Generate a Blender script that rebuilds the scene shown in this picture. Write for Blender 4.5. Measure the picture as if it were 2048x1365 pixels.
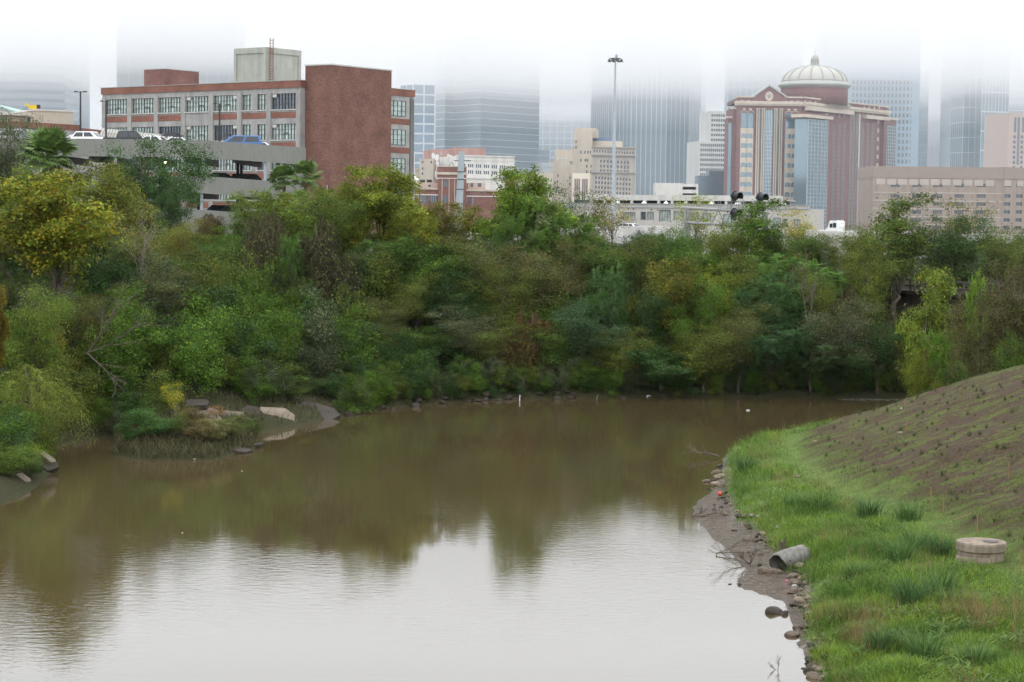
import bpy, math, random
import numpy as np
from mathutils import Vector, Matrix

for o in list(bpy.data.objects):
    bpy.data.objects.remove(o)
SC = bpy.context.scene
COL = SC.collection
random.seed(7)

# ---------------------------------------------------------------- camera
CAM_H = 12.0
FPX = 4000.0            # focal length in pixels of a 2048 px wide picture
PITCH = math.atan((682.5 - 430.0) / FPX)
ROLL = 0.012
CAM_R = Matrix.Rotation(math.pi / 2 - PITCH, 3, 'X') @ Matrix.Rotation(ROLL, 3, 'Z')
CAM_P = Vector((0, 0, CAM_H))
cam_data = bpy.data.cameras.new('camera')
cam_data.sensor_width = 36.0
cam_data.lens = 36.0 * FPX / 2048.0
cam_data.clip_start = 0.5
cam_data.clip_end = 12000
cam = bpy.data.objects.new('camera', cam_data)
cam.matrix_world = Matrix.Translation(CAM_P) @ CAM_R.to_4x4()
COL.objects.link(cam)
SC.camera = cam

# ---------------------------------------------------------------- sky, sun, exposure
world = bpy.data.worlds.new('World')
SC.world = world
world.use_nodes = True
nt = world.node_tree
bg = nt.nodes['Background']
sky = nt.nodes.new('ShaderNodeTexSky')
sky.sky_type = 'NISHITA'
sky.sun_disc = False
sky.sun_elevation = math.radians(58)
sky.sun_rotation = math.radians(200)
sky.air_density = 1.0
sky.dust_density = 4.0
bw = nt.nodes.new('ShaderNodeRGBToBW')
mix = nt.nodes.new('ShaderNodeMix')          # the overcast: the clear sky's colour is mostly lost in cloud
mix.data_type = 'RGBA'
mix.inputs[0].default_value = 0.86
mix.inputs[7].default_value = (13.9, 14.3, 14.8, 1)
nt.links.new(sky.outputs[0], mix.inputs[6])
nt.links.new(mix.outputs[2], bg.inputs[0])
bg.inputs[1].default_value = 0.15
sun_d = bpy.data.lights.new('sun', 'SUN')
sun_d.energy = 0.7
sun_d.angle = math.radians(35)
sun_d.color = (1.0, 0.97, 0.93)
sun = bpy.data.objects.new('sun', sun_d)
sun.rotation_euler = (math.radians(32), 0, math.radians(160))
COL.objects.link(sun)
SC.view_settings.view_transform = 'Standard'
SC.view_settings.look = 'None'
SC.view_settings.gamma = 1.0
SC.view_settings.exposure = 0.0
SC.view_settings.use_curve_mapping = False
SC.cycles.use_denoising = True
SC.cycles.use_adaptive_sampling = True
SC.cycles.adaptive_threshold = 0.03
SC.cycles.denoising_prefilter = 'ACCURATE'
SC.cycles.max_bounces = 5
SC.cycles.diffuse_bounces = 2
SC.cycles.glossy_bounces = 3
SC.cycles.transmission_bounces = 3
SC.cycles.transparent_max_bounces = 8
SC.cycles.volume_bounces = 3
SC.cycles.caustics_reflective = False
SC.cycles.caustics_refractive = False


# ---------------------------------------------------------------- where a picture point lies in the place
def ray(px, py):
    return CAM_R @ Vector(((px - 1024.0) / FPX, (682.5 - py) / FPX, -1.0))


def at(px, py, depth):
    d = ray(px, py)
    return CAM_P + d * (depth / d.y)


def on_level(px, py, z=0.0):
    d = ray(px, py)
    return CAM_P + d * ((z - CAM_H) / d.z)


def zz(py, depth, px=1024):
    return at(px, py, depth).z


def to_px(p):
    q = CAM_R.transposed() @ (Vector(p) - CAM_P)
    return (1024 + FPX * q.x / -q.z, 682.5 - FPX * q.y / -q.z)


# ---------------------------------------------------------------- object helpers
def tag(o, label=None, cat=None, group=None, kind=None):
    if label:
        o['label'] = label
    if cat:
        o['category'] = cat
    if group:
        o['group'] = group
    if kind:
        o['kind'] = kind
    return o


def thing(name, label, cat, loc=(0, 0, 0), rz=0.0, group=None):
    o = bpy.data.objects.new(name, None)
    o.empty_display_size = 0.5
    o.location = loc
    o.rotation_euler = (0, 0, rz)
    COL.objects.link(o)
    return tag(o, label, cat, group)


def link(name, me, parent=None, loc=None, rot=None, scale=None):
    o = bpy.data.objects.new(name, me)
    if parent is not None:
        o.parent = parent
    if loc is not None:
        o.location = loc
    if rot is not None:
        o.rotation_euler = rot
    if scale is not None:
        o.scale = scale
    COL.objects.link(o)
    return o


def copy_tree(root, **kw):
    r = root.copy()
    COL.objects.link(r)
    for ch in root.children:
        c = ch.copy()
        COL.objects.link(c)
        c.parent = r
        for g in ch.children:
            d = g.copy()
            COL.objects.link(d)
            d.parent = c
    return r


class MB:
    """collects faces and turns them into one mesh"""

    def __init__(self):
        self.v = []
        self.f = []

    def quad(self, a, b, c, d):
        n = len(self.v)
        self.v += [tuple(a), tuple(b), tuple(c), tuple(d)]
        self.f.append((n, n + 1, n + 2, n + 3))
        return self

    def tri(self, a, b, c):
        n = len(self.v)
        self.v += [tuple(a), tuple(b), tuple(c)]
        self.f.append((n, n + 1, n + 2))
        return self

    def box(self, x0, x1, y0, y1, z0, z1):
        n = len(self.v)
        self.v += [(x0, y0, z0), (x1, y0, z0), (x1, y1, z0), (x0, y1, z0), (x0, y0, z1), (x1, y0, z1), (x1, y1, z1), (x0, y1, z1)]
        self.f += [(n, n + 3, n + 2, n + 1), (n + 4, n + 5, n + 6, n + 7), (n, n + 1, n + 5, n + 4), (n + 1, n + 2, n + 6, n + 5),
                   (n + 2, n + 3, n + 7, n + 6), (n + 3, n, n + 4, n + 7)]
        return self

    def prism(self, poly, z0, z1, top=None):
        """poly counter-clockwise seen from above; top: other polygon for the upper face"""
        n = len(self.v)
        k = len(poly)
        top = top or poly
        self.v += [(p[0], p[1], z0) for p in poly] + [(p[0], p[1], z1) for p in top]
        for i in range(k):
            j = (i + 1) % k
            self.f.append((n + i, n + j, n + k + j, n + k + i))
        self.f.append(tuple(range(n + k, n + 2 * k)))
        self.f.append(tuple(range(n + k - 1, n - 1, -1)))
        return self

    def side(self, poly, y0, y1):
        """polygon in the x-z plane, extruded along y"""
        n = len(self.v)
        k = len(poly)
        self.v += [(p[0], y0, p[1]) for p in poly] + [(p[0], y1, p[1]) for p in poly]
        for i in range(k):
            j = (i + 1) % k
            self.f.append((n + i, n + j, n + k + j, n + k + i))
        self.f.append(tuple(range(n + k, n + 2 * k)))
        self.f.append(tuple(range(n + k - 1, n - 1, -1)))
        return self

    def tube(self, pts, rad, n=6, cap=True):
        pts = [Vector(p) for p in pts]
        if not hasattr(rad, '__len__'):
            rad = [rad] * len(pts)
        b = len(self.v)
        prev = None
        for i, p in enumerate(pts):
            t = (pts[min(i + 1, len(pts) - 1)] - pts[max(i - 1, 0)]).normalized()
            if prev is None:
                a = Vector((1, 0, 0)) if abs(t.x) < 0.8 else Vector((0, 1, 0))
            else:
                a = prev
            e1 = (a - t * a.dot(t)).normalized()
            e2 = t.cross(e1)
            prev = e1
            for k in range(n):
                w = 2 * math.pi * k / n
                self.v.append(tuple(p + (e1 * math.cos(w) + e2 * math.sin(w)) * rad[i]))
        for i in range(len(pts) - 1):
            for k in range(n):
                k2 = (k + 1) % n
                self.f.append((b + i * n + k, b + i * n + k2, b + (i + 1) * n + k2, b + (i + 1) * n + k))
        if cap:
            self.f.append(tuple(range(b + n - 1, b - 1, -1)))
            e = b + (len(pts) - 1) * n
            self.f.append(tuple(range(e, e + n)))
        return self

    def lathe(self, prof, n=24, cx=0.0, cy=0.0):
        b = len(self.v)
        for (r, z) in prof:
            for k in range(n):
                w = 2 * math.pi * k / n
                self.v.append((cx + r * math.cos(w), cy + r * math.sin(w), z))
        for i in range(len(prof) - 1):
            for k in range(n):
                k2 = (k + 1) % n
                self.f.append((b + i * n + k, b + i * n + k2, b + (i + 1) * n + k2, b + (i + 1) * n + k))
        self.f.append(tuple(range(b + n - 1, b - 1, -1)))
        e = b + (len(prof) - 1) * n
        self.f.append(tuple(range(e, e + n)))
        return self

    def mesh(self, name, m, smooth=False):
        me = bpy.data.meshes.new(name)
        me.from_pydata(self.v, [], self.f)
        if m is not None:
            me.materials.append(m)
        if smooth:
            me.polygons.foreach_set('use_smooth', [True] * len(me.polygons))
        me.update()
        return me

    def build(self, name, m, parent=None, smooth=False, loc=None, rot=None):
        return link(name, self.mesh(name, m, smooth), parent, loc, rot)


def np_mesh(name, verts, faces, m, face_col=None, smooth=False):
    """verts N x 3, faces F x k (all the same k); face_col F x 3 goes into the attribute 'tint'"""
    me = bpy.data.meshes.new(name)
    verts = np.ascontiguousarray(verts, dtype=np.float32)
    faces = np.ascontiguousarray(faces, dtype=np.int32)
    F, k = faces.shape
    me.vertices.add(len(verts))
    me.vertices.foreach_set('co', verts.ravel())
    me.loops.add(F * k)
    me.loops.foreach_set('vertex_index', faces.ravel())
    me.polygons.add(F)
    me.polygons.foreach_set('loop_start', np.arange(0, F * k, k, dtype=np.int32))
    if smooth:
        me.polygons.foreach_set('use_smooth', np.ones(F, dtype=bool))
    if face_col is not None:
        a = me.attributes.new('tint', 'FLOAT_COLOR', 'FACE')
        c = np.ones((F, 4), dtype=np.float32)
        c[:, :3] = face_col
        a.data.foreach_set('color', c.ravel())
    if m is not None:
        me.materials.append(m)
    me.update(calc_edges=True)
    return me


# ---------------------------------------------------------------- materials
MATS = {}


def _mat(name):
    m = bpy.data.materials.new(name)
    m.use_nodes = True
    n = m.node_tree.nodes
    return m, n, m.node_tree.links, n['Principled BSDF']


def sset(b, rough=0.6, spec=0.4, metal=0.0):
    b.inputs['Roughness'].default_value = rough
    b.inputs['Specular IOR Level'].default_value = spec
    b.inputs['Metallic'].default_value = metal


def plain(name, c, rough=0.6, spec=0.4, metal=0.0, var=0.12, scale=1.5, streak=0.0, bump=0.0):
    """colour with blotches, vertical weather streaks and a little relief"""
    if name in MATS:
        return MATS[name]
    m, n, l, b = _mat(name)
    sset(b, rough, spec, metal)
    tc = n.new('ShaderNodeTexCoord')
    no = n.new('ShaderNodeTexNoise')
    no.inputs['Scale'].default_value = scale
    no.inputs['Detail'].default_value = 6
    no.inputs['Roughness'].default_value = 0.65
    l.new(tc.outputs['Object'], no.inputs['Vector'])
    ramp = n.new('ShaderNodeMapRange')
    ramp.inputs['From Min'].default_value = 0.3
    ramp.inputs['From Max'].default_value = 0.7
    ramp.inputs['To Min'].default_value = 1 - var
    ramp.inputs['To Max'].default_value = 1 + var
    l.new(no.outputs['Fac'], ramp.inputs['Value'])
    val = ramp.outputs[0]
    if streak > 0:
        mp = n.new('ShaderNodeMapping')
        mp.inputs['Scale'].default_value = (2.2, 2.2, 0.16)
        l.new(tc.outputs['Object'], mp.inputs['Vector'])
        n2 = n.new('ShaderNodeTexNoise')
        n2.inputs['Scale'].default_value = scale
        n2.inputs['Detail'].default_value = 5
        l.new(mp.outputs[0], n2.inputs['Vector'])
        r2 = n.new('ShaderNodeMapRange')
        r2.inputs['From Min'].default_value = 0.35
        r2.inputs['From Max'].default_value = 0.75
        r2.inputs['To Min'].default_value = 1.0
        r2.inputs['To Max'].default_value = 1 - streak
        l.new(n2.outputs['Fac'], r2.inputs['Value'])
        mu = n.new('ShaderNodeMath')
        mu.operation = 'MULTIPLY'
        l.new(val, mu.inputs[0])
        l.new(r2.outputs[0], mu.inputs[1])
        val = mu.outputs[0]
    vm = n.new('ShaderNodeVectorMath')
    vm.operation = 'SCALE'
    vm.inputs[0].default_value = c
    l.new(val, vm.inputs['Scale'])
    l.new(vm.outputs[0], b.inputs['Base Color'])
    if bump > 0:
        bp = n.new('ShaderNodeBump')
        bp.inputs['Strength'].default_value = bump
        bp.inputs['Distance'].default_value = 0.05
        l.new(no.outputs['Fac'], bp.inputs['Height'])
        l.new(bp.outputs[0], b.inputs['Normal'])
    MATS[name] = m
    return m


def brick(name, c1, c2, mortar, size=1.0, rough=0.85, stain=0.25):
    if name in MATS:
        return MATS[name]
    m, n, l, b = _mat(name)
    sset(b, rough, 0.25)
    tc = n.new('ShaderNodeTexCoord')
    sp = n.new('ShaderNodeSeparateXYZ')
    l.new(tc.outputs['Object'], sp.inputs[0])
    ad = n.new('ShaderNodeMath')
    l.new(sp.outputs[0], ad.inputs[0])
    l.new(sp.outputs[1], ad.inputs[1])
    cb = n.new('ShaderNodeCombineXYZ')
    l.new(ad.outputs[0], cb.inputs[0])
    l.new(sp.outputs[2], cb.inputs[1])
    bt = n.new('ShaderNodeTexBrick')
    bt.inputs['Color1'].default_value = (*c1, 1)
    bt.inputs['Color2'].default_value = (*c2, 1)
    bt.inputs['Mortar'].default_value = (*mortar, 1)
    bt.inputs['Scale'].default_value = 1.0 / size
    bt.inputs['Mortar Size'].default_value = 0.012
    bt.inputs['Brick Width'].default_value = 0.42
    bt.inputs['Row Height'].default_value = 0.14
    l.new(cb.outputs[0], bt.inputs['Vector'])
    no = n.new('ShaderNodeTexNoise')
    no.inputs['Scale'].default_value = 0.45
    no.inputs['Detail'].default_value = 7
    l.new(tc.outputs['Object'], no.inputs['Vector'])
    mr = n.new('ShaderNodeMapRange')
    mr.inputs['From Min'].default_value = 0.3
    mr.inputs['From Max'].default_value = 0.7
    mr.inputs['To Min'].default_value = 1 - stain
    mr.inputs['To Max'].default_value = 1 + stain * 0.6
    l.new(no.outputs['Fac'], mr.inputs['Value'])
    vm = n.new('ShaderNodeVectorMath')
    vm.operation = 'SCALE'
    l.new(bt.outputs['Color'], vm.inputs[0])
    l.new(mr.outputs[0], vm.inputs['Scale'])
    l.new(vm.outputs[0], b.inputs['Base Color'])
    MATS[name] = m
    return m


def glass(name, c, rough=0.12, metal=0.35, var=0.35, scale=0.2):
    """window glass: dark or pale behind, mirror-like in front; blotchy because of blinds and rooms behind"""
    if name in MATS:
        return MATS[name]
    m = plain(name, c, rough, 0.8, metal, var, scale)
    return m


def leafmat(name, trans=0.3, rough=0.55, instanced=False):
    """object colour times the leaf's own tint; light also comes through"""
    m = bpy.data.materials.new(name)
    m.use_nodes = True
    n = m.node_tree.nodes
    l = m.node_tree.links
    b = n['Principled BSDF']
    sset(b, rough, 0.07)
    oi = n.new('ShaderNodeObjectInfo')
    at_ = n.new('ShaderNodeAttribute')
    at_.attribute_name = 'tint'
    mx = n.new('ShaderNodeMix')
    mx.data_type = 'RGBA'
    mx.blend_type = 'MULTIPLY'
    mx.inputs[0].default_value = 1.0
    if instanced:
        ai = n.new('ShaderNodeAttribute')
        ai.attribute_type = 'INSTANCER'
        ai.attribute_name = 'bush_col'
        l.new(ai.outputs['Color'], mx.inputs[6])
    else:
        l.new(oi.outputs['Color'], mx.inputs[6])
    l.new(at_.outputs['Color'], mx.inputs[7])
    l.new(mx.outputs[2], b.inputs['Base Color'])
    tr = n.new('ShaderNodeBsdfTranslucent')
    l.new(mx.outputs[2], tr.inputs['Color'])
    ms = n.new('ShaderNodeMixShader')
    ms.inputs[0].default_value = trans
    l.new(b.outputs[0], ms.inputs[1])
    l.new(tr.outputs[0], ms.inputs[2])
    l.new(ms.outputs[0], n['Material Output'].inputs['Surface'])
    MATS[name] = m
    return m


LEAF = leafmat('leaf')
LEAF_I = leafmat('undergrowth_leaf', instanced=True)
GRASS = leafmat('grass_blade', 0.25, 0.6)
TWIG = leafmat('twig', 0.0, 0.9)
BARK = plain('bark', (0.11, 0.09, 0.07), 0.9, 0.2, var=0.35, scale=4, bump=0.4)
PALE_BARK = plain('pale_bark', (0.2, 0.175, 0.14), 0.9, 0.2, var=0.3, scale=5)
DEAD_WOOD = plain('dead_wood', (0.13, 0.11, 0.09), 0.9, 0.2, var=0.3, scale=4)
# ================================================================ ground and water
def lev(pts, z=0.0):
    return [tuple(on_level(x, y, z)[:2]) for x, y in pts]


SHORE_L = [(-20, -80), (-20.5, 60)] + lev([(0, 1010), (55, 988), (112, 935), (95, 893), (225, 874), (232, 915), (300, 922), (430, 921), (520, 893), (492, 868),
                                          (560, 858), (600, 852), (655, 838), (740, 822), (820, 813), (900, 804), (1040, 798), (1180, 795), (1300, 793), (1500, 795),
                                          (1650, 797), (1800, 799)]) + [(46, 129), (90, 122), (400, 110)]
SHORE_R = [(8.2, -80), (8.0, 40)] + lev([(1640, 1365), (1612, 1320), (1600, 1280), (1580, 1240), (1566, 1205), (1500, 1184), (1462, 1172), (1490, 1140), (1452, 1104), (1412, 1066),
                                         (1378, 1032), (1390, 1003), (1424, 984), (1437, 960), (1446, 930), (1458, 903), (1555, 877), (1640, 862), (1745, 846), (1800, 822)]) + [(34, 119), (60, 113), (400, 95)]
GRASS_EDGE = [(8.9, -80), (8.6, 40)] + lev([(1652, 1365), (1638, 1310), (1626, 1255), (1610, 1200), (1600, 1160), (1584, 1120), (1545, 1090), (1508, 1060), (1478, 1020), (1452, 984), (1452, 940),
                                            (1464, 902), (1558, 876), (1640, 861), (1745, 845), (1802, 820)], 0.12) + [(34.2, 118.8), (60, 112.8), (400, 94.5)]


def seg_dist(P, line):
    """distance of points P (N x 2) to a polyline, and on which side they lie (+1: to the right of its direction)"""
    L = np.array(line)
    best = np.full(len(P), 1e9)
    side = np.zeros(len(P))
    for a, b in zip(L[:-1], L[1:]):
        d = b - a
        t = np.clip(((P - a) @ d) / (d @ d), 0, 1)
        q = a + t[:, None] * d
        r = P - q
        dist = np.hypot(r[:, 0], r[:, 1])
        s = np.sign(d[1] * r[:, 0] - d[0] * r[:, 1])
        up = dist < best - 1e-9
        best = np.where(up, dist, best)
        side = np.where(up, s, side)
    return best, side


def inside(P, poly):
    x, y = P[:, 0], P[:, 1]
    c = np.zeros(len(P), bool)
    n = len(poly)
    for i in range(n):
        x1, y1 = poly[i]
        x2, y2 = poly[(i + 1) % n]
        if y1 == y2:
            continue
        k = ((y1 > y) != (y2 > y)) & (x < (x2 - x1) * (y - y1) / (y2 - y1) + x1)
        c ^= k
    return c


RIVER = SHORE_L + SHORE_R[::-1]
LEFT_LAND = SHORE_L + [(400, 3000), (-3000, 3000), (-3000, -80)]
PROF_R_S = [0, 0.5, 1.2, 5.6, 6.8, 9, 27, 40, 4000]
PROF_R_Z = [0.1, 0.32, 0.62, 1.0, 1.3, 2.05, 8.6, 9.4, 9.4]
PROF_L_S = [0, 0.4, 1.2, 3.2, 6, 19, 30, 4000]
PROF_L_Z = [0.0, 0.3, 0.55, 0.95, 1.8, 7.2, 8.6, 9.0]


def vnoise(x, y, s):
    """smooth value noise"""
    x = x / s
    y = y / s
    xi, yi = np.floor(x), np.floor(y)
    fx, fy = x - xi, y - yi
    fx = fx * fx * (3 - 2 * fx)
    fy = fy * fy * (3 - 2 * fy)

    def h(a, b):
        v = np.sin(a * 127.1 + b * 311.7) * 43758.5453
        return v - np.floor(v)
    return (h(xi, yi) * (1 - fx) + h(xi + 1, yi) * fx) * (1 - fy) + (h(xi, yi + 1) * (1 - fx) + h(xi + 1, yi + 1) * fx) * fy


def land(P):
    """height, distance from the waterline, distance from the grass edge (right bank only), is it the right bank"""
    P = np.asarray(P, float)
    dl, _ = seg_dist(P, SHORE_L)
    dr, _ = seg_dist(P, SHORE_R)
    dg, sg = seg_dist(P, GRASS_EDGE)
    riv = inside(P, RIVER)
    left = inside(P, LEFT_LAND)
    z = np.zeros(len(P))
    d = np.minimum(dl, dr)
    z = np.where(riv, -np.minimum(d * 0.25, 1.5), z)
    zl = np.interp(dl, PROF_L_S, PROF_L_Z)
    wob = (vnoise(P[:, 0] + 3.3, P[:, 1], 0.9) - 0.5) * 0.75 + (vnoise(P[:, 0], P[:, 1] + 5.1, 0.35) - 0.5) * 0.35
    g = dg * sg + wob * np.exp(-(dg / 1.2) ** 2)
    wb = np.interp(P[:, 1], [50, 64, 80, 95, 108, 120], [8.6, 7.9, 5.4, 3.6, 3.9, 5.8])     # width of the flat bench
    g = np.where(g > 0, g + (6.8 - wb) * np.clip(g / wb, 0, 1), g)
    zr = np.where(g > 0, np.interp(g, PROF_R_S, PROF_R_Z), 0.1 * dr / (dr + dg + 1e-6))
    rough = (vnoise(P[:, 0], P[:, 1], 2.3) - 0.5) * 0.16 + (vnoise(P[:, 0] + 9, P[:, 1], 0.7) - 0.5) * 0.06
    zl = zl + rough * np.clip(dl, 0, 1) * 1.6
    clod = (vnoise(P[:, 0], P[:, 1] + 40, 0.5) - 0.5) * 0.12
    zr = zr + rough * np.clip(g * 0.5, 0, 1) + (rough * 0.8 + clod + (vnoise(P[:, 0] * 0.6 + 7, P[:, 1], 3.4) - 0.5) * 0.45) * np.clip((g - 6.5) * 0.5, 0, 1)
    z = np.where(~riv & left, zl, z)
    z = np.where(~riv & ~left, zr, z)
    return z, d, np.where(left | (dl < dr), 99.0, g), ~left & ~riv & (g > -90)


def ground_z(x, y):
    return float(land([(x, y)])[0][0])


def axis(a, b, step, lo, hi):
    mid = list(np.arange(a, b + 1e-6, step))
    out = []
    s, v = step, a
    while v > lo:
        s *= 1.35
        v -= s
        out.append(max(v, lo))
    out2 = []
    s, v = step, b
    while v < hi:
        s *= 1.35
        v += s
        out2.append(min(v, hi))
    return np.array(out[::-1] + mid + out2)


gx = axis(-34, 40, 0.4, -4000, 4000)
gy = axis(44, 150, 0.4, -75, 6000)
X, Y = np.meshgrid(gx, gy)
P = np.stack([X.ravel(), Y.ravel()], 1)
gz, gd, gg, gright = land(P)
V = np.column_stack([P, gz])
nx, ny = len(gx), len(gy)
I = np.arange(nx * ny).reshape(ny, nx)
F = np.stack([I[:-1, :-1], I[:-1, 1:], I[1:, 1:], I[1:, :-1]], -1).reshape(-1, 4)


def ground_material():
    m, n, l, b = _mat('bank_soil')
    sset(b, 0.9, 0.12)
    tc = n.new('ShaderNodeTexCoord')
    ag = n.new('ShaderNodeAttribute')
    ag.attribute_name = 'grass_dist'

    def noise(scale, detail=6, vec=None, rough=0.6):
        k = n.new('ShaderNodeTexNoise')
        k.inputs['Scale'].default_value = scale
        k.inputs['Detail'].default_value = detail
        k.inputs['Roughness'].default_value = rough
        l.new(vec or tc.outputs['Object'], k.inputs['Vector'])
        return k.outputs['Fac']

    def rng(v, a, c, lo=0.0, hi=1.0):
        k = n.new('ShaderNodeMapRange')
        k.inputs['From Min'].default_value = a
        k.inputs['From Max'].default_value = c
        k.inputs['To Min'].default_value = lo
        k.inputs['To Max'].default_value = hi
        l.new(v, k.inputs['Value'])
        return k.outputs[0]

    def mixc(f, a, c):
        k = n.new('ShaderNodeMix')
        k.data_type = 'RGBA'
        l.new(f, k.inputs[0])
        for s, w in ((6, a), (7, c)):
            if isinstance(w, tuple):
                k.inputs[s].default_value = (*w, 1)
            else:
                l.new(w, k.inputs[s])
        return k.outputs[2]

    def math_(op, a, c):
        k = n.new('ShaderNodeMath')
        k.operation = op
        for i, w in enumerate((a, c)):
            if isinstance(w, (int, float)):
                k.inputs[i].default_value = w
            else:
                l.new(w, k.inputs[i])
        return k.outputs[0]
    fine = noise(7, 8, rough=0.7)
    big = noise(0.55, 5)
    mp = n.new('ShaderNodeMapping')              # furrows that run across the slope
    mp.inputs['Rotation'].default_value = (0, 0, math.radians(-24))
    mp.inputs['Scale'].default_value = (0.22, 1.2, 1.0)
    l.new(tc.outputs['Object'], mp.inputs['Vector'])
    streak = noise(1.5, 8, mp.outputs[0], 0.72)
    soil = mixc(rng(fine, 0.35, 0.68), (0.045, 0.03, 0.02), (0.108, 0.074, 0.05))
    moss = mixc(rng(fine, 0.4, 0.65), (0.062, 0.078, 0.02), (0.125, 0.148, 0.036))
    slope = mixc(rng(streak, 0.49, 0.575), soil, moss)
    lawn = mixc(rng(noise(2.5, 6), 0.35, 0.65), (0.085, 0.14, 0.03), (0.14, 0.19, 0.05))
    edge = math_('ADD', ag.outputs['Fac'], rng(big, 0.3, 0.7, -1.4, 1.4))
    c1 = mixc(rng(edge, 5.6, 7.6), lawn, slope)
    mud = mixc(rng(noise(3.5, 8, rough=0.75), 0.38, 0.66), (0.07, 0.054, 0.041), (0.19, 0.152, 0.118))
    c2 = mixc(rng(ag.outputs['Fac'], -0.02, 0.35), mud, c1)
    forest = mixc(rng(fine, 0.35, 0.7), (0.028, 0.032, 0.015), (0.065, 0.062, 0.028))
    c3 = mixc(rng(ag.outputs['Fac'], 90, 95), c2, forest)
    sy = n.new('ShaderNodeSeparateXYZ')
    l.new(tc.outputs['Object'], sy.inputs[0])
    paved = mixc(rng(big, 0.35, 0.65), (0.20, 0.195, 0.185), (0.27, 0.26, 0.245))
    c3 = mixc(rng(sy.outputs[1], 172, 185), c3, paved)      # streets and yards of the city
    l.new(c3, b.inputs['Base Color'])
    l.new(rng(ag.outputs['Fac'], -0.05, 0.25, 0.13, 0.92), b.inputs['Roughness'])
    bp = n.new('ShaderNodeBump')
    bp.inputs['Strength'].default_value = 0.9
    bp.inputs['Distance'].default_value = 0.12
    l.new(fine, bp.inputs['Height'])
    l.new(bp.outputs[0], b.inputs['Normal'])
    return m


me = np_mesh('ground', V, F, ground_material(), smooth=True)
a_ = me.attributes.new('grass_dist', 'FLOAT', 'POINT')
a_.data.foreach_set('value', gg.astype(np.float32))
tag(link('ground', me), 'brown and grassy river banks and the city ground beyond', 'ground', kind='structure')


def water_material():
    m, n, l, b = _mat('muddy_water')
    sset(b, 0.03, 0.9)
    b.inputs['IOR'].default_value = 1.4
    tc = n.new('ShaderNodeTexCoord')

    def noise(scale, detail, sc=(1, 1, 1), rough=0.55):
        mp = n.new('ShaderNodeMapping')
        mp.inputs['Scale'].default_value = sc
        l.new(tc.outputs['Object'], mp.inputs['Vector'])
        k = n.new('ShaderNodeTexNoise')
        k.inputs['Scale'].default_value = scale
        k.inputs['Detail'].default_value = detail
        k.inputs['Roughness'].default_value = rough
        l.new(mp.outputs[0], k.inputs['Vector'])
        return k.outputs['Fac']
    silt = noise(0.06, 4, (1, 0.5, 1))
    mx = n.new('ShaderNodeMix')
    mx.data_type = 'RGBA'
    mx.inputs[6].default_value = (0.060, 0.045, 0.020, 1)
    mx.inputs[7].default_value = (0.085, 0.062, 0.030, 1)
    l.new(silt, mx.inputs[0])
    l.new(mx.outputs[2], b.inputs['Base Color'])
    wav = noise(2.6, 3, (0.75, 1.25, 1))
    sm = noise(7.0, 2, (0.8, 1.2, 1))
    calm = n.new('ShaderNodeMapRange')
    calm.inputs['From Min'].default_value = 0.42
    calm.inputs['From Max'].default_value = 0.66
    calm.inputs['To Min'].default_value = 0.08
    calm.inputs['To Max'].default_value = 1.0
    l.new(noise(0.075, 3, (1, 0.55, 1)), calm.inputs['Value'])
    ad = n.new('ShaderNodeMath')
    ad.operation = 'MULTIPLY_ADD'
    l.new(sm, ad.inputs[0])
    ad.inputs[1].default_value = 0.35
    l.new(wav, ad.inputs[2])
    bp = n.new('ShaderNodeBump')
    bp.inputs['Distance'].default_value = 0.0085
    l.new(calm.outputs[0], bp.inputs['Strength'])
    l.new(ad.outputs[0], bp.inputs['Height'])
    l.new(bp.outputs[0], b.inputs['Normal'])
    return m


wm = MB().quad((-60, -76, 0), (420, -76, 0), (420, 170, 0), (-60, 170, 0))
tag(wm.build('river_water', water_material()), 'slow muddy brown river bending to the right', 'river', kind='structure')


# ---------------------------------------------------------------- grass on the right bank
def blades(rng, base, height, width, lean, droop, col, heading=None):
    """curved blades of three segments as 4 quads-with-a-tip; base N x 3"""
    N = len(base)
    h = rng.uniform(0, 2 * math.pi, N) if heading is None else heading
    dx, dy = np.cos(h), np.sin(h)
    px, py = -dy, dx
    T = [0.0, 0.4, 0.75, 1.0]
    W = [1.0, 0.85, 0.5, 0.06]
    vs = []
    for t, w in zip(T, W):
        out = lean * t + droop * t * t
        up = height * (t - 0.45 * (droop / np.maximum(height, 1e-3)) * t * t)
        cx = base[:, 0] + dx * out
        cy = base[:, 1] + dy * out
        cz = base[:, 2] + up - 0.02
        for s in (-0.5, 0.5):
            vs.append(np.stack([cx + px * width * w * s, cy + py * width * w * s, cz], 1))
    Vb = np.stack(vs, 1).reshape(-1, 3)
    b = (np.arange(N) * 8)[:, None]
    Fb = np.concatenate([b + np.array([[0, 1, 3, 2]]), b + np.array([[2, 3, 5, 4]]), b + np.array([[4, 5, 7, 6]])], 1).reshape(-1, 4)
    return Vb, Fb, np.repeat(col, 3, axis=0)


rng = np.random.default_rng(11)


def scatter_right(n, g0, g1, y0=46, y1=124):
    """random spots on the right bank whose distance from the grass edge lies in g0..g1"""
    out = []
    while sum(len(o) for o in out) < n:
        m = 40000
        yy = 1 / rng.uniform(1 / y1, 1 / y0, m)          # nearer ground fills more of the picture
        Pq = np.stack([rng.uniform(6, 6 + yy * 0.28, m), yy], 1)
        z, d, g, r = land(Pq)
        k = r & (g > g0) & (g < g1)
        out.append(np.column_stack([Pq[k], z[k], g[k]]))
    return np.concatenate(out)[:n]


def gcol(n, base, var=0.25, warm=0.0):
    c = np.array(base)[None] * rng.uniform(1 - var, 1 + var, (n, 1))
    c[:, 0] *= rng.uniform(0.85, 1.2 + warm, n)
    return c


VV, FF, CC = [], [], []


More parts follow.
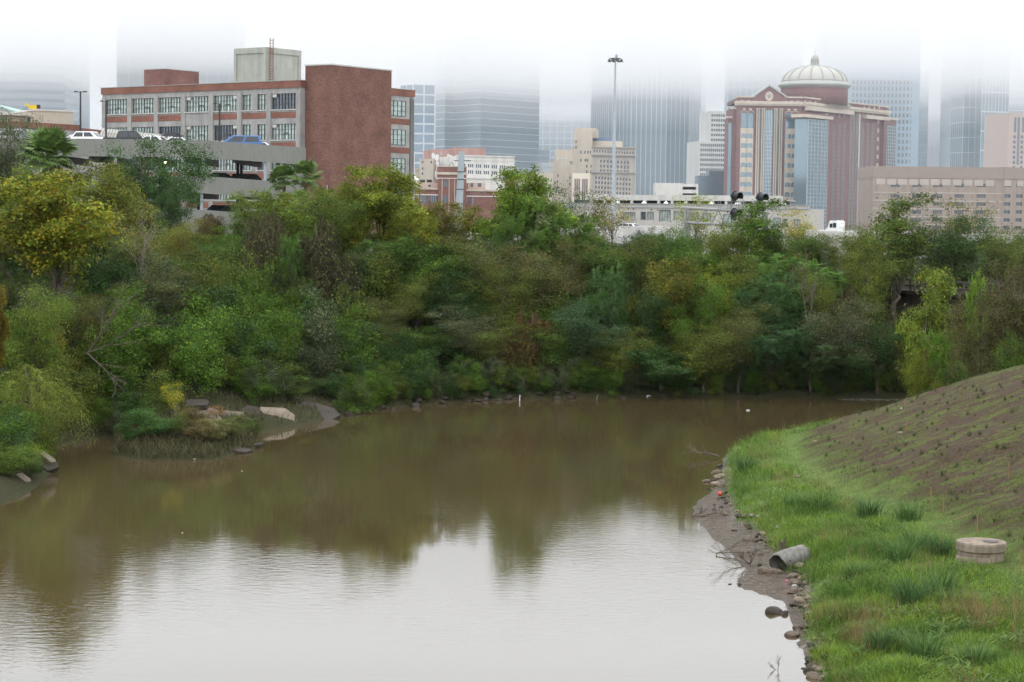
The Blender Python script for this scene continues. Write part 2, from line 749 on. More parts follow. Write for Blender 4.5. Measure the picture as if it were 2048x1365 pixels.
def push(v, f, c):
    FF.append(f + sum(len(q) for q in VV))
    VV.append(v)
    CC.append(c)


# tall unmown strip along the water: blades, brown seed stems and broad-leaved weeds in drifts
S = scatter_right(105000, -0.25, 5.2)
k = vnoise(S[:, 0], S[:, 1], 1.6) * 0.6 + vnoise(S[:, 0] + 17, S[:, 1], 0.6) * 0.4
keep = (rng.uniform(0, 1, len(S)) < np.clip(1.25 - (S[:, 3] / 5.2) ** 3, 0.15, 1)) & (rng.uniform(0, 1, len(S)) < np.clip(k * 2.6 - 0.1, 0.25, 1)) & (rng.uniform(0, 1, len(S)) < np.clip(S[:, 3] * 1.6 + 0.45, 0, 1))
S, k = S[keep], k[keep]
N = len(S)
dry = vnoise(S[:, 0] + 31, S[:, 1], 1.7) * 0.7 + vnoise(S[:, 0] + 71, S[:, 1], 0.45) * 0.3
fresh = vnoise(S[:, 0] - 11, S[:, 1], 1.2)
hh = (0.12 + 0.72 * k ** 1.4) * rng.uniform(0.5, 1.3, N) * np.clip(1.25 - S[:, 3] / 7.5, 0.4, 1)
col = gcol(N, (0.122, 0.21, 0.036), 0.4)
col[fresh > 0.62] *= np.array([1.3, 1.22, 0.95])
col[fresh < 0.3] *= np.array([0.72, 0.8, 0.85])
is_dry = (rng.uniform(0, 1, N) < np.clip((dry - 0.66) * 2.2, 0.03, 0.5))
col[is_dry] = gcol(int(is_dry.sum()), (0.19, 0.15, 0.075), 0.4, 0.1)
push(*blades(rng, S[:, :3], hh, rng.uniform(0.008, 0.022, N), hh * rng.uniform(0.05, 0.5, N), hh * rng.uniform(0.1, 0.8, N), col))
S = scatter_right(16000, 0.0, 5.0)
d2 = vnoise(S[:, 0] + 31, S[:, 1], 1.7) * 0.7 + vnoise(S[:, 0] + 71, S[:, 1], 0.45) * 0.3
S = S[d2 > 0.7]
N = len(S)
hh = rng.uniform(0.35, 0.95, N)
push(*blades(rng, S[:, :3], hh, rng.uniform(0.006, 0.011, N), hh * rng.uniform(0.1, 0.5, N), hh * rng.uniform(0.0, 0.3, N), gcol(N, (0.23, 0.165, 0.09), 0.35, 0.1)))
S = scatter_right(9000, 0.0, 4.8)
S = S[vnoise(S[:, 0] + 51, S[:, 1], 1.0) > 0.56]
N = len(S)
hh = rng.uniform(0.08, 0.4, N)
push(*blades(rng, S[:, :3] + np.column_stack([np.zeros((N, 2)), rng.uniform(0, 0.3, N)]), hh * 0.5, rng.uniform(0.03, 0.06, N), hh * 0.7, hh * 0.5, gcol(N, (0.10, 0.16, 0.04), 0.45)))
# lawn on the flat bench and thin grass on the seeded slope
S = scatter_right(70000, 3.6, 8.0)
N = len(S)
push(*blades(rng, S[:, :3], rng.uniform(0.04, 0.12, N), np.full(N, 0.014), rng.uniform(0, 0.05, N), rng.uniform(0, 0.05, N), gcol(N, (0.12, 0.185, 0.04), 0.3)))
S = scatter_right(60000, 6.5, 26)
m_ = vnoise((S[:, 0] * 0.91 - S[:, 1] * 0.41) * 0.3, S[:, 0] * 0.41 + S[:, 1] * 0.91, 1.3)
S = S[m_ > 0.55]
N = len(S)
push(*blades(rng, S[:, :3], rng.uniform(0.04, 0.14, N), np.full(N, 0.016), rng.uniform(0, 0.06, N), rng.uniform(0, 0.06, N), gcol(N, (0.125, 0.17, 0.045), 0.35)))
S = scatter_right(26000, 6.2, 26)
m_ = vnoise(S[:, 0] * 1.7, S[:, 1] * 1.7, 0.8) * 0.6 + vnoise(S[:, 0], S[:, 1], 2.8) * 0.4
S = S[m_ > 0.6]
N = len(S)
push(*blades(rng, S[:, :3], rng.uniform(0.06, 0.24, N), rng.uniform(0.012, 0.03, N), rng.uniform(0, 0.1, N), rng.uniform(0, 0.1, N), gcol(N, (0.075, 0.105, 0.035), 0.45)))
tag(link('tall_grass', np_mesh('tall_grass', np.concatenate(VV), np.concatenate(FF), GRASS, np.concatenate(CC))),
    'green and straw coloured grass covering the river bank at right', 'grass', kind='stuff')


# dark broad-bladed clumps that stand out of the strip: one thing each
def clump_mesh(seed, n=190):
    r = np.random.default_rng(seed)
    base = np.column_stack([r.normal(0, 0.2, (n, 2)), np.zeros(n)])
    hd = np.arctan2(base[:, 1], base[:, 0]) + r.normal(0, 0.5, n)
    h = r.uniform(0.55, 1.05, n)
    c = np.array([[1.0, 1.0, 1.0]]) * r.uniform(0.7, 1.7, (n, 1))
    return np_mesh('grass_clump', *blades(r, base, h, r.uniform(0.018, 0.034, n), h * 0.22, h * r.uniform(0.15, 0.6, n), np.ones(n), hd)[:2], GRASS, np.repeat(c, 3, axis=0))


CLUMPS = [clump_mesh(s) for s in (1, 2, 3)]
clump_px = [(1355 + 137, 940, 1.0, 'dark green grass clump at the far end of the bank strip, above the rocks'),
            (1590, 1015, 0.9, 'dark grass clump beside the mown bend, farther of two neighbouring clumps'),
            (1640, 1022, 1.0, 'dark grass clump beside the mown bend, nearer the bare slope of two'),
            (1735, 1040, 1.05, 'broad dark grass clump in the middle of the bank, straight left of the wooden stakes'),
            (1815, 1050, 1.0, 'tall grass clump left of the crossed stakes above the concrete manhole'),
            (1830, 1105, 1.1, 'arching grass clump just left of the round concrete manhole'),
            (1880, 1120, 0.9, 'small grass clump touching the left foot of the concrete manhole'),
            (1800, 1125, 1.0, 'dense grass clump between the drain pipe and the manhole, higher one'),
            (1710, 1150, 0.8, 'grass clump uphill of the corrugated pipe mouth'),
            (1820, 1210, 1.15, 'very dark grass clump below the manhole, largest of the lower bank'),
            (1880, 1190, 1.0, 'long-bladed grass clump below the manhole at the lawn edge'),
            (1900, 1215, 0.8, 'small dark grass clump at the lawn edge, lowest of those under the manhole'),
            (1760, 1290, 0.8, 'pale grass clump near the foot of the picture, inland of the dark stones'),
            (1850, 1310, 0.9, 'grass clump near the foot of the picture beside the lawn'),
            (1950, 1330, 0.8, 'grass clump in the lower right corner of the lawn')]
for i, (px, py, s, lb) in enumerate(clump_px):
    p = on_level(px, py, 0.75)
    z = ground_z(p.x, p.y)
    o = tag(link('grass_clump', CLUMPS[i % 3], None, (p.x, p.y, z), (0, 0, i * 1.3), (s, s, s)), lb, 'grass clump', 'dark grass clumps on the bank')
    o.color = [(0.065, 0.12, 0.04, 1), (0.085, 0.15, 0.045, 1), (0.10, 0.165, 0.05, 1)][i % 3]


# young plants set out over the slope
def plant_mesh(seed):
    r = np.random.default_rng(seed)
    n = 34
    base = np.column_stack([r.normal(0, 0.05, (n, 2)), np.zeros(n)])
    h = r.uniform(0.14, 0.42, n)
    c = np.ones((n, 3)) * r.uniform(0.6, 1.4, (n, 1))
    return np_mesh('young_plant', *blades(r, base, h, r.uniform(0.012, 0.03, n), h * 0.2, h * r.uniform(0.0, 0.5, n), np.ones(n))[:2], GRASS, np.repeat(c, 3, axis=0))


PLANTS = [plant_mesh(s) for s in (21, 22, 23)]
cnt = 0
for row in range(46):
    for c_ in range(22):
        g = 7.4 + c_ * 0.75
        yy = 52 + row * 1.5 + (c_ % 2) * 0.75 + random.uniform(-0.4, 0.4)
        xx = None
        Pq = np.stack([np.linspace(9, 36, 120), np.full(120, yy)], 1)
        z, d, gq, r = land(Pq)
        ok = np.where(r & (gq > g))[0]
        if len(ok) == 0:
            continue
        i = ok[0]
        xx, z_ = Pq[i][0] + random.uniform(-0.9, 0.9), 0
        yy += random.uniform(-0.5, 0.5)
        u, v = to_px((xx, yy, ground_z(xx, yy)))
        if not (1400 < u < 2060 and 760 < v < 1380) or random.random() < 0.3:
            continue
        s = random.uniform(0.3, 0.85)
        o = link('young_plant', PLANTS[cnt % 3], None, (xx, yy, ground_z(xx, yy)), (0, 0, random.uniform(0, 6)), (s, s, s * random.uniform(0.8, 1.2)))
        o.color = (0.085 * random.uniform(0.8, 1.3), 0.12, 0.045, 1)
        tag(o, 'small dark green seedling tuft planted in the bare brown slope', 'seedling', 'seedlings set out in rows over the slope')
        cnt += 1
        if cnt >= 290:
            break
    if cnt >= 290:
        break
# ================================================================ buildings and other structures
CONC = plain('grey_concrete', (0.36, 0.355, 0.34), 0.85, 0.25, var=0.16, scale=0.7, streak=0.32, bump=0.15)
CONC_L = plain('pale_concrete', (0.56, 0.55, 0.52), 0.85, 0.25, var=0.10, scale=0.3, streak=0.22)
CONC_G = plain('penthouse_concrete', (0.40, 0.41, 0.36), 0.85, 0.25, var=0.12, scale=0.6, streak=0.25)
BRICK = brick('red_brick', (0.115, 0.047, 0.034), (0.205, 0.088, 0.062), (0.24, 0.19, 0.16), 0.7, stain=0.22)
BRICK_B = brick('band_brick', (0.18, 0.062, 0.042), (0.24, 0.09, 0.062), (0.28, 0.21, 0.17), 0.7)
BRICK_D = brick('dark_brick', (0.17, 0.075, 0.065), (0.24, 0.11, 0.095), (0.25, 0.18, 0.16), 1.0)
BRICK_C = brick('court_brick', (0.19, 0.095, 0.095), (0.25, 0.13, 0.125), (0.25, 0.16, 0.15), 1.6, stain=0.12)  # paled so that the brick colour carries part of the distance haze
CREAM = plain('cream_stone', (0.58, 0.51, 0.42), 0.8, 0.25, var=0.08, scale=0.3, streak=0.15)
CREAM_D = plain('deco_stone', (0.50, 0.44, 0.365), 0.85, 0.25, var=0.08, scale=0.25, streak=0.2)
WHITE_S = plain('white_stone', (0.66, 0.64, 0.60), 0.85, 0.25, var=0.07, scale=0.3, streak=0.2)
PINK = plain('pink_stucco', (0.45, 0.27, 0.235), 0.9, 0.2, var=0.12, scale=0.3, streak=0.25)
TAN = plain('tan_wall', (0.34, 0.285, 0.245), 0.9, 0.2, var=0.08, scale=0.4, streak=0.2)
TAN_L = plain('tan_light', (0.43, 0.385, 0.345), 0.9, 0.2, var=0.06, scale=0.4)
STEEL = plain('galvanised_steel', (0.36, 0.40, 0.42), 0.5, 0.5, 0.3, var=0.1, scale=1.5)
BLACK = plain('black_steel', (0.025, 0.027, 0.03), 0.5, 0.4, var=0.2, scale=2)
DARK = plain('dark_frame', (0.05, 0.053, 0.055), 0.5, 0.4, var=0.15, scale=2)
WHITE_M = plain('white_metal', (0.72, 0.72, 0.70), 0.5, 0.4, var=0.05, scale=1)
RUST = plain('rusty_steel', (0.22, 0.11, 0.07), 0.9, 0.2, var=0.3, scale=3)
ROOF_G = plain('grey_metal_roof', (0.42, 0.42, 0.39), 0.6, 0.4, var=0.06, scale=0.3)
PANE = glass('window_glass', (0.34, 0.41, 0.38), 0.18, 0.25, 0.55, 0.7)
PANE_D = glass('dark_window_glass', (0.09, 0.11, 0.13), 0.15, 0.25, 0.4, 0.6)
GLASS_B = glass('blue_curtain_glass', (0.17, 0.235, 0.27), 0.12, 0.55, 0.16, 0.06)
GLASS_T = glass('teal_tower_glass', (0.065, 0.12, 0.15), 0.25, 0.12, 0.18, 0.03)
GLASS_S = glass('steel_tower_glass', (0.08, 0.14, 0.185), 0.25, 0.12, 0.12, 0.03)
TOWER_G = plain('grey_tower', (0.21, 0.235, 0.26), 0.6, 0.4, var=0.06, scale=0.05)
TOWER_P = plain('mauve_tower', (0.33, 0.30, 0.33), 0.6, 0.4, var=0.06, scale=0.05)
LINE_W = plain('pale_mullion', (0.62, 0.66, 0.68), 0.5, 0.4, var=0.04, scale=0.1)
LINE_D = plain('dark_mullion', (0.10, 0.15, 0.18), 0.5, 0.4, var=0.04, scale=0.1)
ROAD_C = plain('road_concrete', (0.46, 0.45, 0.42), 0.9, 0.2, var=0.1, scale=0.3, streak=0.2)


def ribbed(name, c, pitch):
    m, n, l, b = _mat(name)
    sset(b, 0.6, 0.35)
    tc = n.new('ShaderNodeTexCoord')
    w = n.new('ShaderNodeTexWave')
    w.bands_direction = 'X'
    w.inputs['Scale'].default_value = 0.314 / pitch
    l.new(tc.outputs['Object'], w.inputs['Vector'])
    no = n.new('ShaderNodeTexNoise')
    no.inputs['Scale'].default_value = 0.35
    no.inputs['Detail'].default_value = 5
    l.new(tc.outputs['Object'], no.inputs['Vector'])
    mr = n.new('ShaderNodeMapRange')
    mr.inputs['From Min'].default_value = 0.3
    mr.inputs['From Max'].default_value = 0.7
    mr.inputs['To Min'].default_value = 0.9
    mr.inputs['To Max'].default_value = 1.06
    l.new(no.outputs['Fac'], mr.inputs['Value'])
    vm = n.new('ShaderNodeVectorMath')
    vm.operation = 'SCALE'
    vm.inputs[0].default_value = c
    l.new(mr.outputs[0], vm.inputs['Scale'])
    l.new(vm.outputs[0], b.inputs['Base Color'])
    bp = n.new('ShaderNodeBump')
    bp.inputs['Strength'].default_value = 0.5
    bp.inputs['Distance'].default_value = 0.06
    l.new(w.outputs['Fac'], bp.inputs['Height'])
    l.new(bp.outputs[0], b.inputs['Normal'])
    return m


GAR_BAND = ribbed('garage_cladding', (0.21, 0.215, 0.19), 0.22)


class Bld:
    """a building whose front runs from picture column pa (at depth da) to pb (at depth db); local x along the front, y inwards, z = height"""

    def __init__(self, name, label, cat, pa, da, pb, db, group=None):
        A, B = at(pa, 400, da), at(pb, 400, db)
        self.A = A
        self.W = math.hypot(B.x - A.x, B.y - A.y)
        self.rz = math.atan2(B.y - A.y, B.x - A.x)
        self.d = da
        self.root = thing(name, label, cat, (A.x, A.y, 0), self.rz, group)
        self.c, self.s = math.cos(self.rz), math.sin(self.rz)

    def x(self, px, y=0.0):
        """local x where the column px meets the plane local y"""
        d = ray(px, 400)
        ox, oy = self.A.x - self.s * y, self.A.y + self.c * y
        # camera at the origin: t*d = O + u*(c, s)
        det = d.x * self.s - d.y * self.c
        return (ox * -d.y + oy * d.x) / -det if False else (oy * d.x - ox * d.y) / (self.c * d.y - self.s * d.x)

    def z(self, py, px=None, y=0.0):
        if px is None:
            px = to_px((self.A.x + self.c * self.W / 2, self.A.y + self.s * self.W / 2, 20))[0]
        u = self.x(px, y)
        return at(px, py, self.A.y + self.s * u + self.c * y).z

    def part(self, name, mb, m, parent=None, smooth=False, **k):
        return mb.build(name, m, parent or self.root, smooth, **k)


def wall(mb, x0, x1, z0, z1, holes, depth=0.25, y=0.0):
    """front wall with rectangular openings (x0, x1, z0, z1) and their reveals"""
    xs = sorted({x0, x1, *[h[0] for h in holes], *[h[1] for h in holes]})
    zs = sorted({z0, z1, *[h[2] for h in holes], *[h[3] for h in holes]})
    for i in range(len(zs) - 1):
        zc = (zs[i] + zs[i + 1]) / 2
        run = None
        for j in range(len(xs) - 1):
            xc = (xs[j] + xs[j + 1]) / 2
            solid = not any(h[0] < xc < h[1] and h[2] < zc < h[3] for h in holes)
            if solid and run is None:
                run = xs[j]
            if run is not None and (not solid or j == len(xs) - 2):
                e = xs[j + 1] if solid else xs[j]
                mb.quad((run, y, zs[i]), (e, y, zs[i]), (e, y, zs[i + 1]), (run, y, zs[i + 1]))
                run = None
    for a, b, c, d in holes:
        q = y + depth
        mb.quad((a, y, c), (a, q, c), (b, q, c), (b, y, c))
        mb.quad((a, y, d), (b, y, d), (b, q, d), (a, q, d))
        mb.quad((a, y, c), (a, y, d), (a, q, d), (a, q, c))
        mb.quad((b, y, c), (b, q, c), (b, q, d), (b, y, d))
    return mb


def shell(mb, x0, x1, y0, y1, z0, z1, front=False):
    """sides, back and roof of a block"""
    mb.quad((x0, y1, z0), (x0, y0, z0), (x0, y0, z1), (x0, y1, z1))
    mb.quad((x1, y0, z0), (x1, y1, z0), (x1, y1, z1), (x1, y0, z1))
    mb.quad((x1, y1, z0), (x0, y1, z0), (x0, y1, z1), (x1, y1, z1))
    mb.quad((x0, y0, z1), (x1, y0, z1), (x1, y1, z1), (x0, y1, z1))
    if front:
        mb.quad((x0, y0, z0), (x1, y0, z0), (x1, y0, z1), (x0, y0, z1))
    return mb


_wc = {}


def far_window(parent, x, z, w, h, y, m, name='window', frame=None, rot=0.0):
    """recessed pane with a thin frame; alike windows share their mesh"""
    key = (round(w, 2), round(h, 2), m.name, frame.name if frame else '')
    if key not in _wc:
        mb = MB()
        mb.quad((0, 0, 0), (w, 0, 0), (w, 0, h), (0, 0, h))
        me = mb.mesh('window', m)
        if frame:
            me2 = MB().box(w * .46, w * .54, -.06, -.01, 0, h).box(0, w, -.065, -.012, h * .47, h * .53).mesh('window_bar', frame)
        else:
            me2 = None
        _wc[key] = (me, me2)
    me, me2 = _wc[key]
    o = link(name, me, parent, (x, y, z), (0, 0, rot))
    if me2:
        link('glazing_bar', me2, o)
    return o


# ---------------------------------------------------------------- the old warehouse
def warehouse():
    B = Bld('warehouse', 'old concrete and red brick warehouse with large steel-framed windows', 'warehouse', 205, 256, 600, 236)
    r, W = B.root, B.W
    nb = 7
    bay = (W - 0.5) / nb
    panels = []
    wins = []
    for k in range(5):
        zt, zb = 25.98 - 3.57 * k, 24.11 - 3.57 * k
        for i in range(nb):
            x0 = 0.25 + i * bay + 0.42
            x1 = x0 + bay - 0.84
            if i == 5:
                xm = (x0 + x1) / 2
                wins += [(x0, xm - 0.1 * bay, zb, zt, i, k), (xm + 0.1 * bay, x1, zb, zt, i, k)]
            else:
                wins.append((x0, x1, zb, zt, i, k))
            if not (k == 0 and i == 3) and k < 4:
                panels.append((x0, x1 - x0, zb - 1.02))
    holes = [w[:4] for w in wins]
    m = MB()
    wall(m, 0, W, 8.0, 26.63, holes, 0.32)
    for i in range(nb + 1):                                   # piers stand a little proud
        xc = 0.25 + i * bay
        xa, xb = max(xc - 0.36, 0.0), min(xc + 0.36, W - 0.004)
        m.box(xa + .002, xb, -0.12, -0.002, 8.0, 26.2)
    shell(m, 0, W, 0, 21, 8.0, 26.63)
    # right-hand side wall with windows
    holes2 = []
    for k in range(5):
        zt, zb = 25.98 - 3.57 * k, 24.11 - 3.57 * k
        holes2.append((zb, zt))
        m.box(W + .002, W + .14, 20.3, 21.0, 8.0, 26.4)
    B.part('wall', m, CONC)
    pm = MB().box(0, panels[0][1], -0.05, 0.1, 0, 0.7).mesh('brick_panel', BRICK_B)
    for x0, w0, z0 in panels:
        link('brick_panel', pm, r, (x0, 0, z0))
    cap = MB().box(-0.1, W + .1, -0.16, 0.3, 26.63, 27.42).box(W - .2, W + .12, 0.3, 21.2, 26.63, 27.42)
    B.part('parapet', cap, BRICK_B)
    B.part('coping', MB().box(-0.2, W + .18, -0.22, 0.34, 27.425, 27.5).box(W - .24, W + .18, 0.34, 21.3, 27.425, 27.5), CONC)
    rr = random.Random(3)
    for x0, x1, zb, zt, i, k in wins:
        w, h = x1 - x0, zt - zb
        mb = MB()
        nv = max(2, round(w / 0.48))
        for q in range(nv + 1):
            t = 0.07 if q % 2 == 0 else 0.035
            xx = w * q / nv
            mb.box(max(0, xx - t / 2), min(w, xx + t / 2), -.04, .03, 0, h)
        for q in range(4):
            zq = h * q / 3
            t = 0.07 if q in (0, 3) else 0.03
            mb.box(0.002, w - .002, -.035, .025, max(0, zq - t / 2), min(h, zq + t / 2))
        if w > 3:
            a = w * (0.55 if i % 2 else 0.45)
            mb.box(a, a + .8, -.07, -.04, h * .38, h * .44).box(a, a + .06, -.07, -.04, 0, h * .44).box(a + .74, a + .8, -.07, -.04, 0, h * .44)
        o = B.part('window', mb, DARK, loc=(x0, 0.2, zb))
        link('pane', MB().quad((0, 0, 0), (w, 0, 0), (w, 0, h), (0, 0, h)).mesh('pane', PANE if rr.random() < 0.75 else PANE_D), o, (0, 0.05, 0))
        B.part('sill', MB().box(-.1, w + .1, -0.36, -0.15, -0.12, -0.005), CONC_L, parent=o)
        if w > 3 and (i in (3, 4, 6) and k < 3):
            xa = 0.1 if i != 4 else w - 0.75
            f = MB().box(xa, xa + .62, -.16, -.045, h - .42, h - .06)
            fo = B.part('vent_fan', f, CONC_L, parent=o)
    # side windows right of the brick tower
    for k in range(5):
        zt, zb = 25.98 - 3.57 * k, 24.11 - 3.57 * k
        mb = MB()
        w, h = 6.2, zt - zb
        for q in range(9):
            xx = w * q / 8
            mb.box(xx - .03, xx + .03, -.05, .02, 0, h)
        for q in range(4):
            mb.box(0, w, -.045, .015, h * q / 3 - .03, h * q / 3 + .03)
        o = B.part('window', mb, DARK, loc=(W + 0.03, 13.2, zb), rot=(0, 0, math.pi / 2))
        link('pane', MB().quad((0, 0, 0), (w, 0, 0), (w, 0, h), (0, 0, h)).mesh('pane', PANE), o, (0, 0.006, 0))
        B.part('brick_panel', MB().box(W + .004, W + .05, 12.2, 20.2, zb - 1.02, zb - .32), BRICK_B)
    # brick stair tower
    zt = 29.15
    B.part('stair_tower', MB().box(W + .004, W + 3.95, 0.8, 11.9, 8.0, zt), BRICK)
    B.part('tower_coping', MB().box(W - .08, W + 4.05, 0.7, 12.0, zt + .003, zt + .16), CONC_L)
    for q in (20.2, 16.4):
        B.part('brick_joint', MB().box(W + .3, W + 3.6, 0.77, 0.799, q, q + .09), BRICK_D)
    B.part('drain_pipe', MB().tube([(W + 3.6, 0.72, 8), (W + 3.6, 0.72, 15.2)], 0.06, 6), STEEL)
    B.part('drain_pipe', MB().tube([(W + .1, 21.12, 8), (W + .1, 21.12, 19.8)], 0.09, 6), WHITE_M)
    # roof structures
    xa, xb = B.x(288, 5), B.x(377, 9)
    P1 = MB().box(xa, B.x(330, 5), 5, 11, 26.64, 30.0)
    B.part('brick_penthouse', P1, BRICK_D)
    B.part('penthouse_coping', MB().box(xa - .06, B.x(330, 5) + .06, 4.94, 11.06, 30.003, 30.1), CONC_L)
    x0, x1 = B.x(468, 6), B.x(532, 6)
    B.part('water_house', MB().box(x0, x1, 6, 12.2, 28.05, 32.2).box(x0 - .35, x1 + .35, 5.65, 12.5, 26.64, 27.85).box(x0 - .5, x1 + .5, 5.5, 12.65, 27.85, 28.05), CONC_G)
    fr = MB()
    for (a, b) in ((x0 + .05, x0 + .45), (x1 - .45, x1 - .05)):
        fr.box(a, b, 5.86, 5.998, 28.06, 32.15)
    fr.box(x0 + .45, x1 - .45, 5.86, 5.998, 31.5, 32.15)
    fr.box(x1 + .002, x1 + .14, 6.05, 6.5, 28.06, 32.15).box(x1 + .002, x1 + .14, 11.7, 12.15, 28.06, 32.15).box(x1 + .002, x1 + .14, 6.5, 11.7, 31.5, 32.15)
    B.part('panel_frame', fr, CONC_G)
    B.part('roof_door', MB().box(B.x(478, 5.6), B.x(489, 5.6), 5.6, 5.648, 26.66, 27.7), WHITE_M)
    lad = MB()
    lx = x1 + .3
    for yy in (6.3, 6.85):
        lad.tube([(lx, yy, 26.7), (lx, yy, 33.3)], 0.05, 5)
    for q in range(19):
        lad.tube([(lx, 6.3, 26.9 + q * .34), (lx, 6.85, 26.9 + q * .34)], 0.03, 4)
    B.part('roof_ladder', lad, RUST)
    B.part('roof_unit', MB().box(B.x(570, 3), B.x(592, 3), 3, 4.5, 26.64, 27.75), STEEL)


warehouse()


# ---------------------------------------------------------------- parking garage in front of it
GD = 200.0
gx_ = lambda px: at(px, 300, GD).x
gz_ = lambda px, py: at(px, py, GD).z


def garage():
    xL, xK, xR = gx_(-60), gx_(405), gx_(612)
    root = thing('parking_garage', 'open parking garage with three grey ribbed parapet bands', 'parking garage', (xK, GD, 0))
    zk = [gz_(405, 281), gz_(405, 352.5), gz_(405, 420)]
    drop = 0.62
    h = [1.72, 1.72, 4.2]
    a, b = xL - xK, xR - xK
    for i in range(3):
        zt = zk[i]
        zb = zt - h[i]
        m = MB()
        m.box(a, 0, -0.25, -0.02, zb, zt)
        e = b if i < 2 else b * 0.9
        dr = drop * e / b
        m.v += [(0.0, -0.25, zb), (e, -0.25, zb - dr), (e, -0.02, zb - dr), (0, -0.02, zb), (0, -0.25, zt), (e, -0.25, zt - dr), (e, -0.02, zt - dr), (0, -0.02, zt)]
        n = len(m.v) - 8
        m.f += [(n, n + 3, n + 2, n + 1), (n + 4, n + 5, n + 6, n + 7), (n, n + 1, n + 5, n + 4), (n + 1, n + 2, n + 6, n + 5), (n + 2, n + 3, n + 7, n + 6), (n + 3, n, n + 4, n + 7)]
        o = m.build('parapet_band', GAR_BAND, root)
        # the end return and the deck
        d = MB()
        zd = zt - 0.85
        d.box(a, -0.01, 0, 22, zd - .3, zd)
        eb = e - 4.0
        d.v += [(0.0, 0, zd - .3), (e, 0, zd - dr - .3), (eb, 22, zd - dr - .3), (0, 22, zd - .3), (0, 0, zd), (e, 0, zd - dr), (eb, 22, zd - dr), (0, 22, zd)]
        n = len(d.v) - 8
        d.f += [(n, n + 3, n + 2, n + 1), (n + 4, n + 5, n + 6, n + 7), (n, n + 1, n + 5, n + 4), (n + 1, n + 2, n + 6, n + 5), (n + 2, n + 3, n + 7, n + 6), (n + 3, n, n + 4, n + 7)]
        d.build('deck', CONC, root)
    # under-deck beams
    for i in range(2):
        zb = zk[i] - 1.15
        for q in range(7):
            xx = a + (b - a) * (q + .5) / 7
            MB().box(xx - .15, xx + .15, 0.1, 21.5, zb - 1.05, zb - .32).build('beam', BLACK, root)
    # posts
    for i, cols in ((0, (-100, 60, 230, 406, 530)), (1, (-100, 60, 230, 403, 525))):
        for px in cols:
            x = gx_(px) - xK
            sl = drop * max(x, 0) / b
            MB().box(x - .13, x + .13, 0.1, .36, zk[i + 1] - sl - .85, zk[i] - sl - 1.16).build('post', STEEL, root)
    for i in range(2):
        for px in (362, 440, 447, 522):
            x = (px - 405) / FPX * (GD + 12)
            sl = drop * max(x, 0) / b
            MB().box(x - .14, x + .14, 12, 12.3, zk[i + 1] - sl - .85, zk[i] - sl - 1.16).build('inner_post', BLACK, root)
    sl = drop * .62
    for (p, q) in ((536, 556), (590, 562)):
        x0, x1 = gx_(p) - xK, gx_(q) - xK
        MB().tube([(x0, 6, zk[0] - sl - 1.2), (x1, 6, zk[1] - sl - .2)], 0.09, 5).build('brace', STEEL, root)
    lamp = MB().lathe([(0.05, 0), (0.16, 0.03), (0.16, 0.12), (0.05, 0.16)], 10)
    em = bpy.data.materials.new('lit_lamp')
    em.use_nodes = True
    em.node_tree.nodes['Principled BSDF'].inputs['Emission Color'].default_value = (1, 0.85, 0.6, 1)
    em.node_tree.nodes['Principled BSDF'].inputs['Emission Strength'].default_value = 8
    MATS['lit_lamp'] = em
    q = at(331, 327, GD + 3)
    lo = lamp.build('ceiling_lamp', em, root, True, loc=(q.x - xK, 3, q.z))
    return zk, drop, xK, b


GZK, GDROP, GXK, GXB = garage()


def deck_z(x, i=0):
    return GZK[i] - 0.88 - GDROP * max(0.0, x - GXK) / GXB


# ---------------------------------------------------------------- cars
CAR_GLASS = glass('car_glass', (0.03, 0.037, 0.042), 0.08, 0.3, 0.2, 1.0)
TYRE = plain('tyre_rubber', (0.02, 0.02, 0.02), 0.9, 0.2)
RIM = plain('wheel_rim', (0.4, 0.4, 0.4), 0.4, 0.5, 0.7)
RED_L = plain('red_lamp', (0.4, 0.02, 0.02), 0.25, 0.5)
CLEAR_L = plain('clear_lamp', (0.75, 0.75, 0.72), 0.2, 0.6)


def paint(name, c):
    return plain('paint_' + name, c, 0.25, 0.6, 0.05, var=0.02, scale=0.5)


CAR_SHAPES = {  # lower body side outline, cabin: x of (front bottom, front top, rear top, rear bottom), roof height, belt height
    'sedan': ([(-2.3, .35), (-2.32, .75), (-1.6, .92), (1.5, .98), (2.25, .95), (2.32, .4)], (-1.05, -.3, .95, 1.75), 1.45, .93, 4.6),
    'hatch': ([(-2.1, .35), (-2.12, .8), (-1.4, .98), (2.0, 1.05), (2.1, .4)], (-1.0, -.25, 1.5, 2.02), 1.6, 1.0, 4.2),
    'suv': ([(-2.3, .4), (-2.33, .95), (-1.5, 1.08), (2.25, 1.12), (2.33, .45)], (-1.15, -.45, 1.95, 2.25), 1.78, 1.06, 4.65),
    'van': ([(-2.45, .35), (-2.45, .85), (-1.75, 1.05), (2.4, 1.12), (2.47, .4)], (-1.65, -.6, 2.1, 2.4), 1.78, 1.04, 4.9),
    'pickup': ([(-2.8, .5), (-2.83, 1.05), (-1.6, 1.15), (2.75, 1.15), (2.8, .55)], (-1.25, -.55, 1.15, 1.45), 1.88, 1.12, 5.6)}


